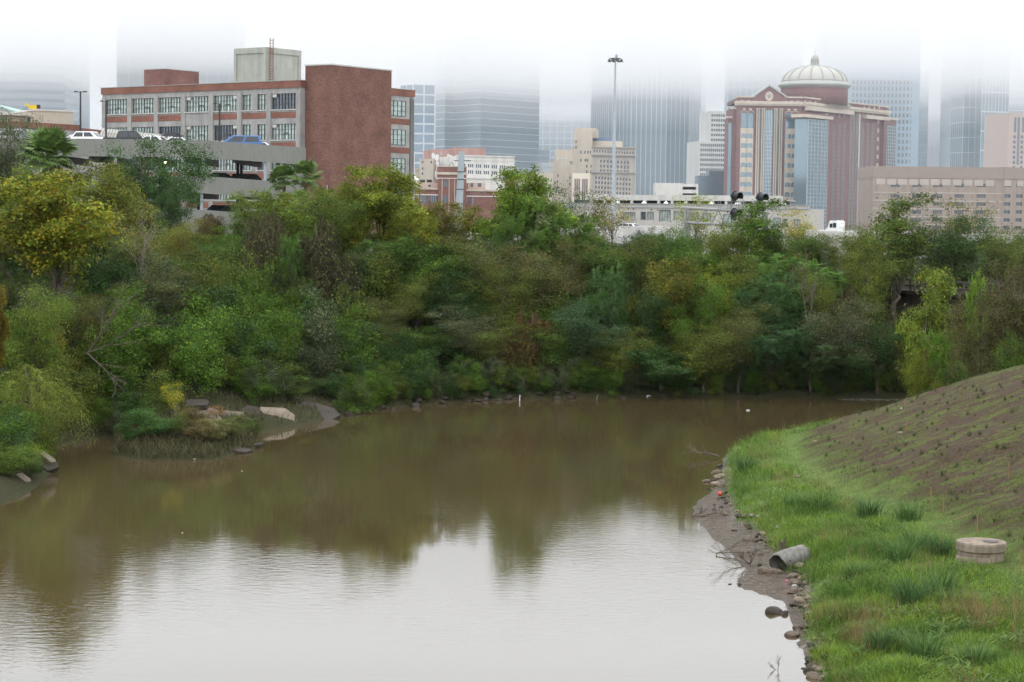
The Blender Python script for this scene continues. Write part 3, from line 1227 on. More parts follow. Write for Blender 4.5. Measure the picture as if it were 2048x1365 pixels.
def car(kind, pname, pc, label, px, depth, level, face, extra=None, zoff=0.0):
    out, cab, hr, hb, L = CAR_SHAPES[kind]
    m = paint(pname, pc)
    x = at(px, 300, depth).x
    root = thing(kind if kind != 'hatch' else 'hatchback', label, 'pickup truck' if kind == 'pickup' else 'car', (x, depth, deck_z(x, level) + zoff), face, 'cars parked in the garage')
    w = 0.9
    body = MB()
    n = len(out)
    lo = [(p[0], p[1]) for p in out]
    # body with tucked-in shoulders
    for s in (-1, 1):
        pass
    body.side(lo, -w, w)
    f0, f1, r1, r0 = cab
    body.v += [(f0, -w + .06, hb), (r0, -w + .06, hb), (r1, -w + .24, hr), (f1, -w + .24, hr), (f0, w - .06, hb), (r0, w - .06, hb), (r1, w - .24, hr), (f1, w - .24, hr)]
    k = len(body.v) - 8
    body.f += [(k, k + 1, k + 2, k + 3), (k + 5, k + 4, k + 7, k + 6), (k + 3, k + 2, k + 6, k + 7), (k, k + 3, k + 7, k + 4), (k + 1, k + 5, k + 6, k + 2)]
    b = body.build('body', m, root)
    bv = b.modifiers.new('soft_edges', 'BEVEL')
    bv.width = 0.07
    bv.segments = 2
    bv.limit_method = 'ANGLE'

    def on_side(u, v, s):                     # point on the cabin side: u along, v up
        z = hb + (hr - hb) * v
        xa = f0 + (f1 - f0) * v
        xb = r0 + (r1 - r0) * v
        return (xa + (xb - xa) * u, s * (w - .06 - .18 * v + .012), z)
    cuts = [(0.1, 0.48), (0.53, 0.92)] if kind != 'sedan' else [(0.12, 0.48), (0.53, 0.86)]
    for s in (-1, 1):
        for (u0, u1) in cuts:
            g = MB().quad(on_side(u0, .1, s), on_side(u1, .1, s), on_side(u1, .84, s), on_side(u0, .84, s))
            g.build('side_window', CAR_GLASS, root)

    def on_end(e, u, v):
        z = hb + (hr - hb) * v
        xx = (f0 + (f1 - f0) * v - .015) if e < 0 else (r0 + (r1 - r0) * v + .015)
        return (xx, u * (w - .06 - .18 * v), z)
    for e, nm in ((-1, 'windscreen'), (1, 'rear_window')):
        MB().quad(on_end(e, -.86, .1), on_end(e, .86, .1), on_end(e, .86, .86), on_end(e, -.86, .86)).build(nm, CAR_GLASS, root)
    x0, x1 = out[0][0], out[-1][0]
    for s in (-1, 1):
        MB().box(x1 - .05, x1 + .02, s * .82 - .12, s * .82 + .05, .72, .98).build('tail_light', RED_L, root)
        MB().box(x0 - .03, x0 + .06, s * .75 - .15, s * .75 + .1, .62, .78).build('headlight', CLEAR_L, root)
        for xx in (x0 + .85, x1 - .85):
            t = MB().tube([(xx, s * .72, .32), (xx, s * .93, .32)], .32, 14).build('wheel', TYRE, root)
            MB().tube([(xx, s * .85, .32), (xx, s * .945, .32)], .2, 10).build('rim', RIM, t)
    if kind == 'pickup':
        MB().box(1.5, 2.68, -.72, .72, .95, 1.158).build('load_bed', BLACK, root)
    if extra == 'roof_box':
        rb = MB()
        rb.prism([(-1.0, -.42), (.9, -.42), (1.1, 0), (.9, .42), (-1.0, .42), (-1.2, 0)], hr + .12, hr + .46, [(-.75, -.3), (.7, -.3), (.8, 0), (.7, .3), (-.75, .3), (-.85, 0)])
        rb.box(-.6, -.54, -.5, .5, hr - .02, hr + .14).box(.5, .56, -.5, .5, hr - .02, hr + .14)
        rb.build('roof_box', BLACK, root)
    if extra == 'rack':
        rk = MB()
        for yy in (-.5, .5):
            rk.tube([(-.2, yy, hr + .18), (1.6, yy, hr + .18)], .03, 5)
        for q in range(5):
            rk.tube([(-.1 + q * .4, -.5, hr + .18), (-.1 + q * .4, .5, hr + .18)], .03, 5)
            rk.tube([(-.1 + q * .4, -.5, hr - .05), (-.1 + q * .4, -.5, hr + .18)], .025, 5)
        rk.build('roof_rack', BLACK, root)
    return root


car('van', 'silver', (0.42, 0.43, 0.43), 'silver minivan at the left picture edge on the top parking deck', 22, 205, 0, 0.15, zoff=.15)
car('suv', 'grey', (0.13, 0.135, 0.15), 'dark grey suv with a black roof rack on the top deck', 62, 204, 0, 0.9, 'rack')
car('sedan', 'white_a', (0.75, 0.75, 0.74), 'white sedan above the fan palm on the top deck', 100, 204.5, 0, math.pi - .25, zoff=.1)
car('sedan', 'pale_blue', (0.45, 0.55, 0.66), 'pale blue car beside the tall lamp post on the top deck', 150, 209, 0, 0.6, zoff=.15)
car('hatch', 'white_b', (0.78, 0.78, 0.77), 'white hatchback with a red tail light on the top deck', 184, 205, 0, math.pi - .3, zoff=.2)
car('pickup', 'black', (0.014, 0.015, 0.018), 'black pickup truck with a covered bed on the top deck', 262, 204, 0, math.pi + .12)
car('sedan', 'white_c', (0.76, 0.76, 0.76), 'white sedan right of the black pickup on the top deck', 312, 204, 0, math.pi - .1, zoff=-.05)
car('sedan', 'white_d', (0.72, 0.73, 0.75), 'white car carrying a black roof box on the top deck', 344, 206, 0, 0.3, 'roof_box', zoff=-.1)
car('van', 'blue', (0.05, 0.14, 0.34), 'blue minivan with dark windows near the sloping end of the top deck', 478, 204, 0, 0.1, zoff=-.05)
car('sedan', 'white_e', (0.75, 0.75, 0.75), 'white car nearly hidden behind the parapet, lowest on the sloping deck', 525, 205, 0, math.pi + .1, zoff=-.2)
car('sedan', 'black_b', (0.012, 0.012, 0.014), 'black sedan on the middle deck below the blue minivan', 432, 204, 1, 0.2, zoff=-.1)
car('suv', 'black_c', (0.012, 0.013, 0.014), 'black suv on the middle deck left of the twin palms', 504, 205, 1, math.pi + .15, zoff=-.3)
car('sedan', 'white_f', (0.72, 0.72, 0.72), 'white car on the middle deck behind the twin palms', 546, 204, 1, 0.1)
car('suv', 'black_d', (0.012, 0.013, 0.014), 'black suv on the lowest deck above the grey wall', 433, 204, 2, 0.1, zoff=-.35)


def lamp_post(px, ytop, ybase, depth, label, arms=2):
    p, q = at(px, ytop, depth), at(px, ybase, depth)
    root = thing('lamp_post', label, 'lamp post', (q.x, depth, q.z), 0, 'lamp posts of the parking deck')
    H = p.z - q.z
    MB().tube([(0, 0, 0), (0, 0, H)], [.12, .08], 8).build('pole', BLACK, root)
    for s in ((-1, 1) if arms == 2 else (-1,)):
        MB().tube([(0, 0, H - .1), (s * .35, 0, H - .06)], .035, 5).build('arm', BLACK, root)
        MB().prism([(s * .3 - .02, -.16), (s * .3 + .02 + s * .35, -.16), (s * .3 + .02 + s * .35, .16), (s * .3 - .02, .16)][::1 if s > 0 else -1], H - .1, H + .02).build('lamp_head', BLACK, root)


lamp_post(161, 183, 290, 207, 'tall twin-headed lamp post on the parking deck, leftmost of three')
lamp_post(212, 202, 290, 216, 'shorter lamp post in front of the warehouse corner', 1)
lamp_post(439, 207, 290, 214, 'single-headed lamp post in front of the fifth warehouse window', 1)
# metal canopy on the deck
p = at(205, 262, 222)
root = thing('metal_canopy', 'pale ribbed metal canopy on the parking deck beside the warehouse', 'canopy', (p.x, 222, 0))
w_ = at(335, 262, 218).x - p.x
zt = at(205, 257, 222).z
cm_ = MB()
nr = 26
for i in range(nr):
    a, b = w_ * i / nr, w_ * (i + 1) / nr
    dz = -0.75 * i / nr
    cm_.quad((a, -1.6, zt - .9 + dz), (b - .05, -1.6, zt - .9 + dz), (b - .05, 0, zt + dz), (a, 0, zt + dz))
    cm_.box(b - .06, b, -1.62, 0, zt - .5 + dz, zt - .42 + dz)
    cm_.quad((a, 0, zt + dz), (b, 0, zt + dz), (b, 1.6, zt - .9 + dz), (a, 1.6, zt - .9 + dz))
cm_.build('roof', plain('canopy_metal', (0.36, 0.355, 0.32), 0.5, 0.4, var=0.05), root)
for i in range(5):
    xx = .3 + (w_ - .6) * i / 4
    MB().box(xx - .06, xx + .06, -1.2, -1.08, deck_z(p.x), zt - 1.0 - .75 * i / 4).build('post', DARK, root)

# ---------------------------------------------------------------- low brick building and its roof sheds
Bq = Bld('low_brick_building', 'long low brick building behind the parked cars at left', 'building', -80, 268, 22, 262)
Bq2 = Bq
m = MB().box(0, Bq.W, 0, 12, 8, Bq.z(255, 10)).build('wall', CONC, Bq.root)
MB().box(-.1, Bq.W + .05, -.08, 12.1, Bq.z(255, 10) + .003, Bq.z(243, 10)).build('parapet', BRICK_B, Bq.root)
e0 = at(22, 250, 262)
e1 = at(208, 262, 288)
d_ = Vector((e1.x - e0.x, e1.y - e0.y))
ang = math.atan2(d_.y, d_.x)
zt = Bq.z(243, 10)
side = MB().box(0, d_.length, 0.02, 6, 8, zt - .85)
loc = Bq.root.matrix_world
so = link('side_wall', side.mesh('side_wall', CONC), Bq.root, (Bq.W, 0, 0), (0, 0, ang - Bq.rz))
so2 = link('side_parapet', MB().box(0, d_.length, -.06, 6.1, zt - .845, zt - .01).mesh('side_parapet', BRICK_B), Bq.root, (Bq.W, 0, 0), (0, 0, ang - Bq.rz))
Bp = Bld('roof_shed', 'beige metal shed standing on the low brick building', 'shed', 24, 284, 68, 274)
MB().box(0, Bp.W, 0, 5.5, 15, Bp.z(222, 66)).build('wall', plain('beige_cladding', (0.46, 0.42, 0.34), 0.7, 0.3, var=0.06), Bp.root)
MB().box(-.1, Bp.W + .12, -.12, 5.6, Bp.z(222, 66) + .003, Bp.z(219, 66)).build('roof_edge', WHITE_S, Bp.root)
Bp = Bld('roof_canopy', 'long beige flat-roofed shed left of the yellow hoist', 'shed', -60, 272, 80, 279)
MB().box(0, Bp.W * .82, 0.3, 2.2, 15, Bp.z(231, 20)).build('wall', plain('beige_cladding', (0, 0, 0)), Bp.root)
MB().box(-.1, Bp.W, -.2, 2.4, Bp.z(231, 20) + .003, Bp.z(228, 20)).build('roof_edge', WHITE_S, Bp.root)
g = at(-5, 222, 300)
root = thing('gabled_house', 'white gabled roof house with pale green trim at the left edge', 'house', (g.x, 300, 0))
MB().side([(-3, 14), (2.6, 14), (2.6, zz(226, 300, 10)), (-.5, zz(212, 300, 10)), (-3, zz(216, 300, 10))], 0, 6).build('wall', WHITE_S, root)
gr_ = plain('copper_green', (0.33, 0.47, 0.43), 0.6, 0.3, var=0.08)
za, zb_ = zz(226, 300, 10), zz(212, 300, 10)
rf = MB()
rf.v += [(-.6, -.3, zb_ + .02), (2.9, -.3, za - .1), (4.6, 6.3, za - .1), (-.6, 6.3, zb_ + .02), (-.6, -.3, zb_ + .3), (2.9, -.3, za + .2), (4.6, 6.3, za + .2), (-.6, 6.3, zb_ + .3)]
rf.f += [(0, 3, 2, 1), (4, 5, 6, 7), (0, 1, 5, 4), (1, 2, 6, 5), (2, 3, 7, 6), (3, 0, 4, 7)]
rf.build('roof', gr_, root)
# yellow hoist on the shed
h0 = at(66, 219, 276)
YP = plain('yellow_paint', (0.62, 0.44, 0.02), 0.5, 0.4, var=0.1)
root = thing('roof_hoist', 'yellow window-cleaning hoist on the beige shed roof', 'hoist', (h0.x, 276.5, h0.z), -.2)
MB().side([(-.55, .05), (.5, .05), (.55, .62), (-.62, .58), (-.7, .35)], -.3, .3).build('body', YP, root)
MB().side([(-1.25, .55), (-1.1, .45), (-.5, .4), (-.5, .58), (-.95, .64), (-1.0, .86), (-1.25, .84)], -.14, .14).build('arm', YP, root)
MB().lathe([(.05, .1), (.24, .12), (.24, .62), (.05, .66)], 10, .72, 0).build('winch_drum', BLACK, root)
MB().tube([(-1.18, 0, .6), (-1.18, 0, .2)], .02, 4).build('cable', BLACK, root)
# rooftop air units
for px, lb in ((88, 'dark blue-grey roof unit on the low brick building'), (104, 'small square grey air unit, rightmost on the low brick roof'), (96, 'narrow grey air unit between two roof units')):
    q = at(px, 247, 282)
    wv = .9 if px == 88 else .35
    root = thing('air_unit', lb, 'air unit', (q.x, 276, q.z - .3), 0, 'roof air units')
    MB().box(-wv, wv, -.5, .5, 0, .95).build('casing', STEEL, root)
    MB().box(-wv + .06, wv - .06, -.53, -.505, .1, .82).build('grille', BLACK, root)
# ================================================================ downtown
G_T = 'towers fading into the low cloud'


def tower(name, label, outline, ztop, m, hsp=4.0, vsp=None, hm=LINE_W, vm=None, hw=0.35, vw=0.25, back=35, z0=8, cat='tower', hstart=None, group=G_T):
    """glass tower; outline: visible faces as (picture column, depth) from left to right"""
    pts = [at(px, 400, d) for px, d in outline]
    cx = sum(p.x for p in pts) / len(pts)
    cy = min(p.y for p in pts)
    root = thing(name, label, cat, (cx, cy, 0), 0, group)
    L = [(p.x - cx, p.y - cy) for p in pts]
    bk = max(p[1] for p in L) + back
    # the flanks run back along the line of sight or steeper, so they stay behind the front
    poly = L + [(L[-1][0] - 2, bk), (L[0][0] + 2, bk)]
    MB().prism(poly, z0, ztop).build('curtain_wall', m, root)
    hb, vb = MB(), MB()
    for a, b in zip(L[:-1], L[1:]):
        dx, dy = b[0] - a[0], b[1] - a[1]
        ln = math.hypot(dx, dy)
        nx_, ny_ = dy / ln, -dx / ln

        def P(t, o):
            return (a[0] + dx * t + nx_ * o, a[1] + dy * t + ny_ * o)
        if hsp:
            z = (hstart or z0) + hsp
            while z < ztop - .5:
                q0, q1 = P(0, .12), P(1, .12)
                hb.quad((*q0, z), (*q1, z), (*q1, z + hw), (*q0, z + hw))
                hb.quad((*P(0, 0.0), z + hw), (*q0, z + hw), (*q1, z + hw), (*P(1, 0.0), z + hw))
                z += hsp
        if vsp:
            k = max(1, round(ln / vsp))
            for i in range(k + 1):
                t = i / k
                q0, q1 = P(t - vw / ln / 2, .2), P(t + vw / ln / 2, .2)
                vb.quad((*q0, z0), (*q1, z0), (*q1, ztop), (*q0, ztop))
    if hb.f:
        tag(hb.build('floor_lines', hm, root), kind='stuff')
    if vb.f:
        tag(vb.build('mullions', vm or hm, root), kind='stuff')
    return root


def window_rows(root, x0, x1, zs, n, w, h, y, m, group=1):
    for z in zs:
        for i in range(n):
            x = x0 + (x1 - x0) * (i + .5) / n - w / 2
            far_window(root, x, z, w, h, y, m)


ZT = 107
tower('office_tower', 'pale tower with horizontal window bands at the left picture edge', [(-60, 1010), (47, 1000), (130, 1010), (159, 1040)], ZT, TOWER_G, 4.1, None, GLASS_T, hw=1.7)
tower('office_tower', 'broad plain grey tower behind the warehouse roof', [(235, 900), (480, 905)], ZT, TOWER_G, None, 5, vm=plain('grey_rib', (0.30, 0.31, 0.32), 0.6), vw=.6)
tower('office_tower', 'dim tower behind the white-framed building', [(797, 1160), (872, 1150)], ZT, TOWER_G, 4, 4, LINE_W, hw=.3, vw=.25)
tower('framed_office_building', 'blue glass building with a bold white grid frame right of the warehouse', [(800, 960), (824, 950), (868, 953)], zz(170, 950, 840), glass('blue_office_glass', (0.13, 0.2, 0.27), 0.15, 0.4, 0.15, 0.1), 4.6, 5.2, LINE_W, LINE_W, .8, .7)
tower('glass_tower', 'wide teal glass tower with fine pale floor lines', [(868, 1075), (888, 1062), (905, 1070), (960, 1048), (975, 1056), (1076, 1085)], ZT, GLASS_T, 3.6, 3.4, LINE_W, LINE_D, .32, .16)
tower('office_tower', 'faint gridded tower between the two large glass towers', [(1070, 1330), (1184, 1330)], 98, TOWER_G, 4.2, 4.6, LINE_W, LINE_W, .5, .5)
tower('glass_office_block', 'small dark banded block in the gap between the two glass towers', [(1072, 1180), (1098, 1180)], zz(300, 1180), GLASS_S, 3.5, None, TOWER_G, hw=1.2)
tower('glass_tower', 'curved blue glass tower with close vertical ribs behind the high mast light', [(1180, 1085), (1215, 1062), (1260, 1050), (1330, 1048), (1375, 1056), (1398, 1075)], ZT, GLASS_S, 3.8, 2.7, LINE_D, LINE_W, .18, .35)
tower('office_tower', 'narrow glass slab just right of the curved tower', [(1396, 1190), (1408, 1200)], 96, GLASS_B, 4, None)
tower('glass_tower', 'blue tower rising behind the left end of the domed courthouse', [(1452, 1000), (1600, 995)], ZT, GLASS_S, 3.8, 3, LINE_W, LINE_W, .15, .2)
tower('office_tower', 'pale blue tower with rows of dark windows right of the dome', [(1640, 905), (1834, 900)], ZT, plain('pale_blue_panel', (0.32, 0.42, 0.50), 0.5, 0.4, var=0.04, scale=0.05), 3.9, None, hm=plain('pale_blue_line', (0.36, 0.46, 0.53), 0.5), hw=.2)
tower('office_tower', 'dim mauve tower with fine vertical ribs left of the glass towers at right', [(1848, 1250), (1905, 1250)], 100, TOWER_P, None, 3.2, vm=plain('mauve_rib', (0.40, 0.37, 0.40), 0.6), vw=.5)
tower('office_tower', 'dark blue strip tower between the pale blue and the mauve tower', [(1830, 1080), (1852, 1085)], 92, GLASS_S, 4, None, TOWER_G, hw=.3)
tower('glass_tower', 'dark-sided glass tower near the right picture edge', [(1898, 1015), (1922, 1000), (1958, 1000)], ZT, GLASS_T, 7.5, 2.6, LINE_W, LINE_W, .25, .25)
tower('glass_tower', 'bright glass tower with white mullions near the right picture edge', [(1958, 985), (2012, 990)], ZT, GLASS_B, 9.5, 2.0, LINE_W, LINE_W, .5, .28)
tower('glass_tower', 'tall glass tower behind the pink building at the right edge', [(1990, 1100), (2090, 1100)], ZT, GLASS_B, 4, None)
# windows of the pale blue tower: dark rows one can tell apart
p0 = at(1640, 400, 905)
rw = [o for o in COL.objects if o.get('label', '').startswith('pale blue tower')][0]
for k in range(13):
    zc = zz(322 - k * 13.2, 900, 1750) - 1
    if zc > 90:
        break
    for i in range(17):
        x = at(1700 + i * 7.8, 400, 900).x
        far_window(rw, x - rw.location.x, zc, .9, 1.7, at(1700, 400, 902).y - rw.location.y - 1.6, PANE_D)

# white twin-height building with rows of dark windows
B = Bld('white_office_building', 'white office building with close rows of dark windows left of the courthouse', 'office building', 1398, 800, 1453, 802)
zt1 = B.z(283)
zt2 = B.z(222, 1440)
x1 = B.x(1423)
m = MB().box(0, B.W, 0.25, 20, 8, zt1 - .003).box(x1, B.W, 3.3, 20, zt1, zt2)
B.part('wall', m, WHITE_S)
rows = MB()
for k in range(9):
    z = zt1 - 1.0 - k * 1.95
    rows.box(-.05, B.W + .05, 0, .26, z, z + .75)
B.part('spandrel', rows, WHITE_S)
for k in range(8):
    z = zt1 - 1.0 - k * 1.95
    for i in range(13):
        far_window(B.root, .3 + i * (B.W - .5) / 13, z - 1.14, .56, 1.1, .2, BLACK)
for k in range(8):
    for i in range(6):
        far_window(B.root, x1 + .3 + i * (B.W - x1 - .4) / 6, zt2 - 2.2 - k * 1.95, .7, 1.0, 3.27, BLACK)
# blue-grey glass box in front of it
B = Bld('glass_office_block', 'low blue-grey glass block left of the courthouse foot', 'office building', 1396, 640, 1456, 640)
z1, z2 = B.z(352), B.z(342)
B.part('wall', MB().box(0, B.W, 0, 12, 8, z1).box(B.x(1418), B.W, 1, 12, z1 + .003, z2), glass('slate_glass', (0.14, 0.20, 0.25), 0.2, 0.4, 0.1, 0.2))
for k in range(4):
    B.part('floor_band', MB().box(-.03, B.W + .03, -.06, -.003, z1 - 1.6 - k * 1.7, z1 - 1.25 - k * 1.7), GLASS_S)


# ---------------------------------------------------------------- domed courthouse
def courthouse():
    D = 600.0
    B = Bld('courthouse', 'mauve brick courthouse with cream columns, pediment and a large ribbed dome', 'courthouse', 1470, D, 1600, D)
    r, W = B.root, B.W
    Z = lambda py, px=1530: B.z(py, px)
    X = B.x
    zc = Z(212)                # main cornice
    zp = Z(196)                # parapet top
    z0 = 8.0
    # plan: front, then a right flank that runs back
    e1 = at(1606, 400, 600)
    e2 = at(1772, 400, 645)
    fl = Vector((e2.x - e1.x, e2.y - e1.y, 0))
    fa = math.atan2(fl.y, fl.x)
    FL = fl.length
    # front wall with window columns
    cols = [X(1485) - .95, X(1497.5) - .95, X(1574) - .95, X(1587) - .95]
    holes = []
    wz = []
    for k in range(10):
        zb = Z(276.5 + 19.4 * k, 1490)
        wz.append(zb)
    for x in cols:
        holes.append((x, x + 1.9, Z(256, 1490), Z(226, 1490)))
    gx0, gx1 = X(1527), X(1543)
    holes.append((gx0, gx1, z0 + .1, Z(220)))
    m = MB()
    wall(m, 0, W, z0, zc, holes, .5)
    shell(m, 0, W, 0, 30, z0, zc)
    m.box(X(1464), -.003, 1.5, 12, z0, Z(218, 1465)).box(X(1455), X(1464) - .003, 3, 12, z0, Z(236, 1460))
    B.part('wall', m, BRICK_C)
    B.part('glass_bay', MB().box(X(1456), X(1463), 2.9, 2.997, z0, Z(245, 1460)), GLASS_B)
    for a, b, py in ((1452, 1465, 236), (1460, 1474, 218)):
        B.part('cornice', MB().box(X(a), X(b), 1.2 if py == 218 else 2.7, 4, Z(py, 1462) + .003, Z(py - 4, 1462)), CREAM)
    # cream strips with arched windows
    for x in cols:
        st = MB().box(x - .05, x + 1.95, -.06, .2, z0, Z(256.5, 1490))
        B.part('stone_strip', st, CREAM)
        g = MB().quad((x, .3, Z(256, 1490)), (x + 1.9, .3, Z(256, 1490)), (x + 1.9, .3, Z(226, 1490)), (x, .3, Z(226, 1490)))
        B.part('tall_window', g, GLASS_B)
        a = MB()
        for q in range(8):
            t0, t1 = math.pi * q / 8, math.pi * (q + 1) / 8
            for rr_, ss in ((.95, 1.2),):
                zq = Z(226, 1490)
                a.quad((x + .95 + rr_ * math.cos(t0), -.1, zq + .55 * rr_ * math.sin(t0)), (x + .95 + ss * math.cos(t0), -.1, zq + .55 * ss * math.sin(t0)),
                       (x + .95 + ss * math.cos(t1), -.1, zq + .55 * ss * math.sin(t1)), (x + .95 + rr_ * math.cos(t1), -.1, zq + .55 * rr_ * math.sin(t1)))
        B.part('window_arch', a, CREAM)
        B.part('stone_block', MB().box(x + .55, x + 1.35, -.1, -.003, Z(220.5, 1490), Z(217, 1490)), CREAM)
    aw = MB()
    n = 10
    aw.v += [(-.8, 0, 0), (.8, 0, 0)] + [(.8 * math.cos(math.pi * q / n), 0, .95 + .45 * math.sin(math.pi * q / n)) for q in range(n + 1)]
    aw.f.append(tuple(range(len(aw.v))))
    awm = aw.mesh('window', GLASS_B)
    for x in cols:
        for zb in wz:
            if zb > z0 + .5:
                link('window', awm, r, (x + .95, -.075, zb))
    # central glass and columns
    B.part('glass_bay', MB().quad((gx0, .4, z0), (gx1, .4, z0), (gx1, .4, Z(220)), (gx0, .4, Z(220))), GLASS_B)
    gm = MB()
    for k in range(26):
        z = z0 + 1 + k * 1.15
        if z < Z(221):
            gm.box(gx0, gx1, .3, .39, z, z + .07)
    for i in range(1, 5):
        xx = gx0 + (gx1 - gx0) * i / 5
        gm.box(xx - .04, xx + .04, .31, .385, z0, Z(221))
    tag(B.part('mullions', gm, LINE_W), kind='stuff')
    for px in (1510.5, 1514.5, 1521, 1525, 1546, 1550, 1556.5, 1560.5):
        B.part('column', MB().lathe([(.30, z0), (.30, z0 + .4), (.24, z0 + .6), (.22, Z(217.5) - .4), (.32, Z(217.5) - .2), (.34, Z(217.5))], 10, X(px), -.45), CREAM, smooth=True)
    for px in (1517.8, 1553.5):
        B.part('window_strip', MB().box(X(px) - .35, X(px) + .35, -.05, -.004, z0, Z(220)), PANE_D)
    # main cornice and parapet storey, front and flank
    prof = [(-.55, zc + .003, zc + .5), (-.85, zc + .5, zc + 1.3)]
    c1 = MB()
    for o, a, b in prof:
        c1.box(-.3 + o * .3, W + .2, o, 2, a, b)
    B.part('cornice', c1, CREAM)
    B.part('parapet_storey', MB().box(.1, W + .1, .15, 28, zc + 1.303, zp), BRICK_C)
    B.part('parapet_coping', MB().box(-.2, W + .3, -.15, .6, zp + .003, zp + .45), CREAM)
    sq = MB().box(-.35, .35, -.05, 0, -.4, .4).mesh('small_window', WHITE_S)
    sqd = MB().box(-.2, .2, -.07, -.052, -.25, .25).mesh('pane', PANE_D)
    for px in (1480.5, 1493, 1505, 1566, 1579.5, 1592):
        o = link('small_window', sq, r, (X(px), .14, Z(204)))
        link('pane', sqd, o)
    # pediment
    pa, pb, pk = X(1505), X(1566), X(1534)
    zt = Z(173.5)
    B.part('pediment', MB().side([(pa, zp - 2.3), (pb, zp - 2.3), (pb, zp + .1), (pk, zt), (pa, zp + .1)], -.25, .14), BRICK_C)
    rk = MB()
    for (xa, xb) in ((pa, pk), (pb, pk)):
        s = 1 if xb > xa else -1
        rk.v += [(xa - s * .6, -.6, zp + .0), (xb, -.6, zt + .05), (xb, 8, zt + .05), (xa - s * .6, 8, zp + .0), (xa - s * .6, -.6, zp + .5), (xb, -.6, zt + .6), (xb, 8, zt + .6), (xa - s * .6, 8, zp + .5)]
        k = len(rk.v) - 8
        rk.f += [(k, k + 1, k + 2, k + 3), (k + 4, k + 7, k + 6, k + 5), (k, k + 4, k + 5, k + 1), (k + 3, k + 2, k + 6, k + 7), (k, k + 3, k + 7, k + 4), (k + 1, k + 5, k + 6, k + 2)]
    B.part('pediment_roof', rk, ROOF_G)
    B.part('gable_roof', MB().side([(pa, zp + .2), (pb, zp + .2), (pk, zt + .1)], .2, 18), ROOF_G)
    md = MB()
    cx, cz = X(1534), Z(193)
    nn = 28
    for q in range(nn):
        t0, t1 = 2 * math.pi * q / nn, 2 * math.pi * (q + 1) / nn
        md.tri((cx, -.32, cz), (cx + 1.15 * math.cos(t0), -.32, cz + 1.35 * math.sin(t0)), (cx + 1.15 * math.cos(t1), -.32, cz + 1.35 * math.sin(t1)))
        md.quad((cx + .98 * math.cos(t0), -.4, cz + 1.15 * math.sin(t0)), (cx + 1.2 * math.cos(t0), -.4, cz + 1.4 * math.sin(t0)), (cx + 1.2 * math.cos(t1), -.4, cz + 1.4 * math.sin(t1)), (cx + .98 * math.cos(t1), -.4, cz + 1.15 * math.sin(t1)))
    mo = B.part('medallion', md, CREAM)
    st = MB()
    for q in range(5):
        t = math.pi / 2 + q * 2 * math.pi / 5
        a = (cx + .85 * math.cos(t), -.36, cz + 1.0 * math.sin(t))
        b = (cx + .32 * math.cos(t + .63), -.36, cz + .38 * math.sin(t + .63))
        c = (cx + .32 * math.cos(t - .63), -.36, cz + .38 * math.sin(t - .63))
        st.tri(a, b, c)
        st.tri((cx, -.36, cz), b, c)
    B.part('star_emblem', st, plain('emblem_grey', (0.33, 0.29, 0.26), 0.8), parent=mo)
    # the right flank, built in its own direction
    fr = link('flank_wall', MB().box(0, FL, 0, 26, z0, zc).box(.1, FL, .15, 24, zc + 1.303, zp).mesh('flank_wall', BRICK_C), r, (e1.x - B.A.x, e1.y - B.A.y, 0), (0, 0, fa))
    fp = lambda name, mb, mt: link(name, mb.mesh(name, mt), fr)

    def fx(px, y=0.0):
        d = ray(px, 400)
        c, s = math.cos(fa), math.sin(fa)
        ox, oy = e1.x - s * y, e1.y + c * y
        return (oy * d.x - ox * d.y) / (c * d.y - s * d.x)

    def fz(py, px, y=0.0):
        u = fx(px, y)
        return at(px, py, e1.y + math.sin(fa) * u + math.cos(fa) * y).z
    fp('cornice', MB().box(-.3, FL + .3, -.55, 1, zc + .003, zc + .5).box(-.3, FL + .4, -.85, 1, zc + .5, zc + 1.3), CREAM)
    fp('parapet_coping', MB().box(-.1, FL + .3, -.15, .6, zp + .003, zp + .45), CREAM)
    for px in range(1600, 1656, 11):
        link('small_window', sq, fr, (fx(px + 6), .14, fz(204 + (px - 1600) * .09, px + 6)))
    for px in (1725, 1735, 1745, 1755):
        link('small_window', sq, fr, (fx(px), .14, fz(216, px)))
    fp('low_gable', MB().side([(fx(1645), zc + 1.2), (fx(1690), zc + 1.2), (fx(1668), zc + 4.0)], -1.6, 6), ROOF_G)
    fp('low_cornice', MB().box(fx(1606), fx(1696), -1.5, -.05, zc - 1.2, zc - .1).box(fx(1722), fx(1768), -1.5, -.05, zc - 1.9, zc - .8), CREAM)
    # corner glass bay
    bx0, bx1 = fx(1608, -4), fx(1652, -4)
    zb = fz(240, 1630, -4)
    fp('glass_bay', MB().prism([(bx0 - 1, -1), (bx0 + 1.2, -4), (bx1 - .2, -4.2), (bx1 + .8, -1)], z0, zb), GLASS_B)
    fp('bay_wall', MB().box(bx0 - 1.2, bx1 + 1.2, -3.2, -.004, zb + .003, fz(228, 1630, -3)).box(bx1 - .1, bx1 + 2.2, -3, -.004, z0, zb), BRICK_C)
    fp('bay_cornice', MB().box(bx0 - 1.6, bx1 + 2.4, -4.6, -.01, zb + .4, zb + 1.3), CREAM)
    gm = MB()
    z = z0 + 1
    while z < zb:
        gm.box(bx0 + 1.1, bx1 - .1, -4.3, -4.21, z, z + .06)
        z += 1.15
    for i in range(7):
        xx = bx0 + 1.2 + (bx1 - bx0 - 1.4) * i / 6
        gm.box(xx - .03, xx + .03, -4.32, -4.2, z0, zb)
    tag(fp('mullions', gm, LINE_W), kind='stuff')
    for k in range(13):
        fp('stone_block', MB().box(bx1 + .5, bx1 + 1.6, -3.06, -3.003, z0 + 1.2 + k * 2.75, z0 + 2.5 + k * 2.75), CREAM)
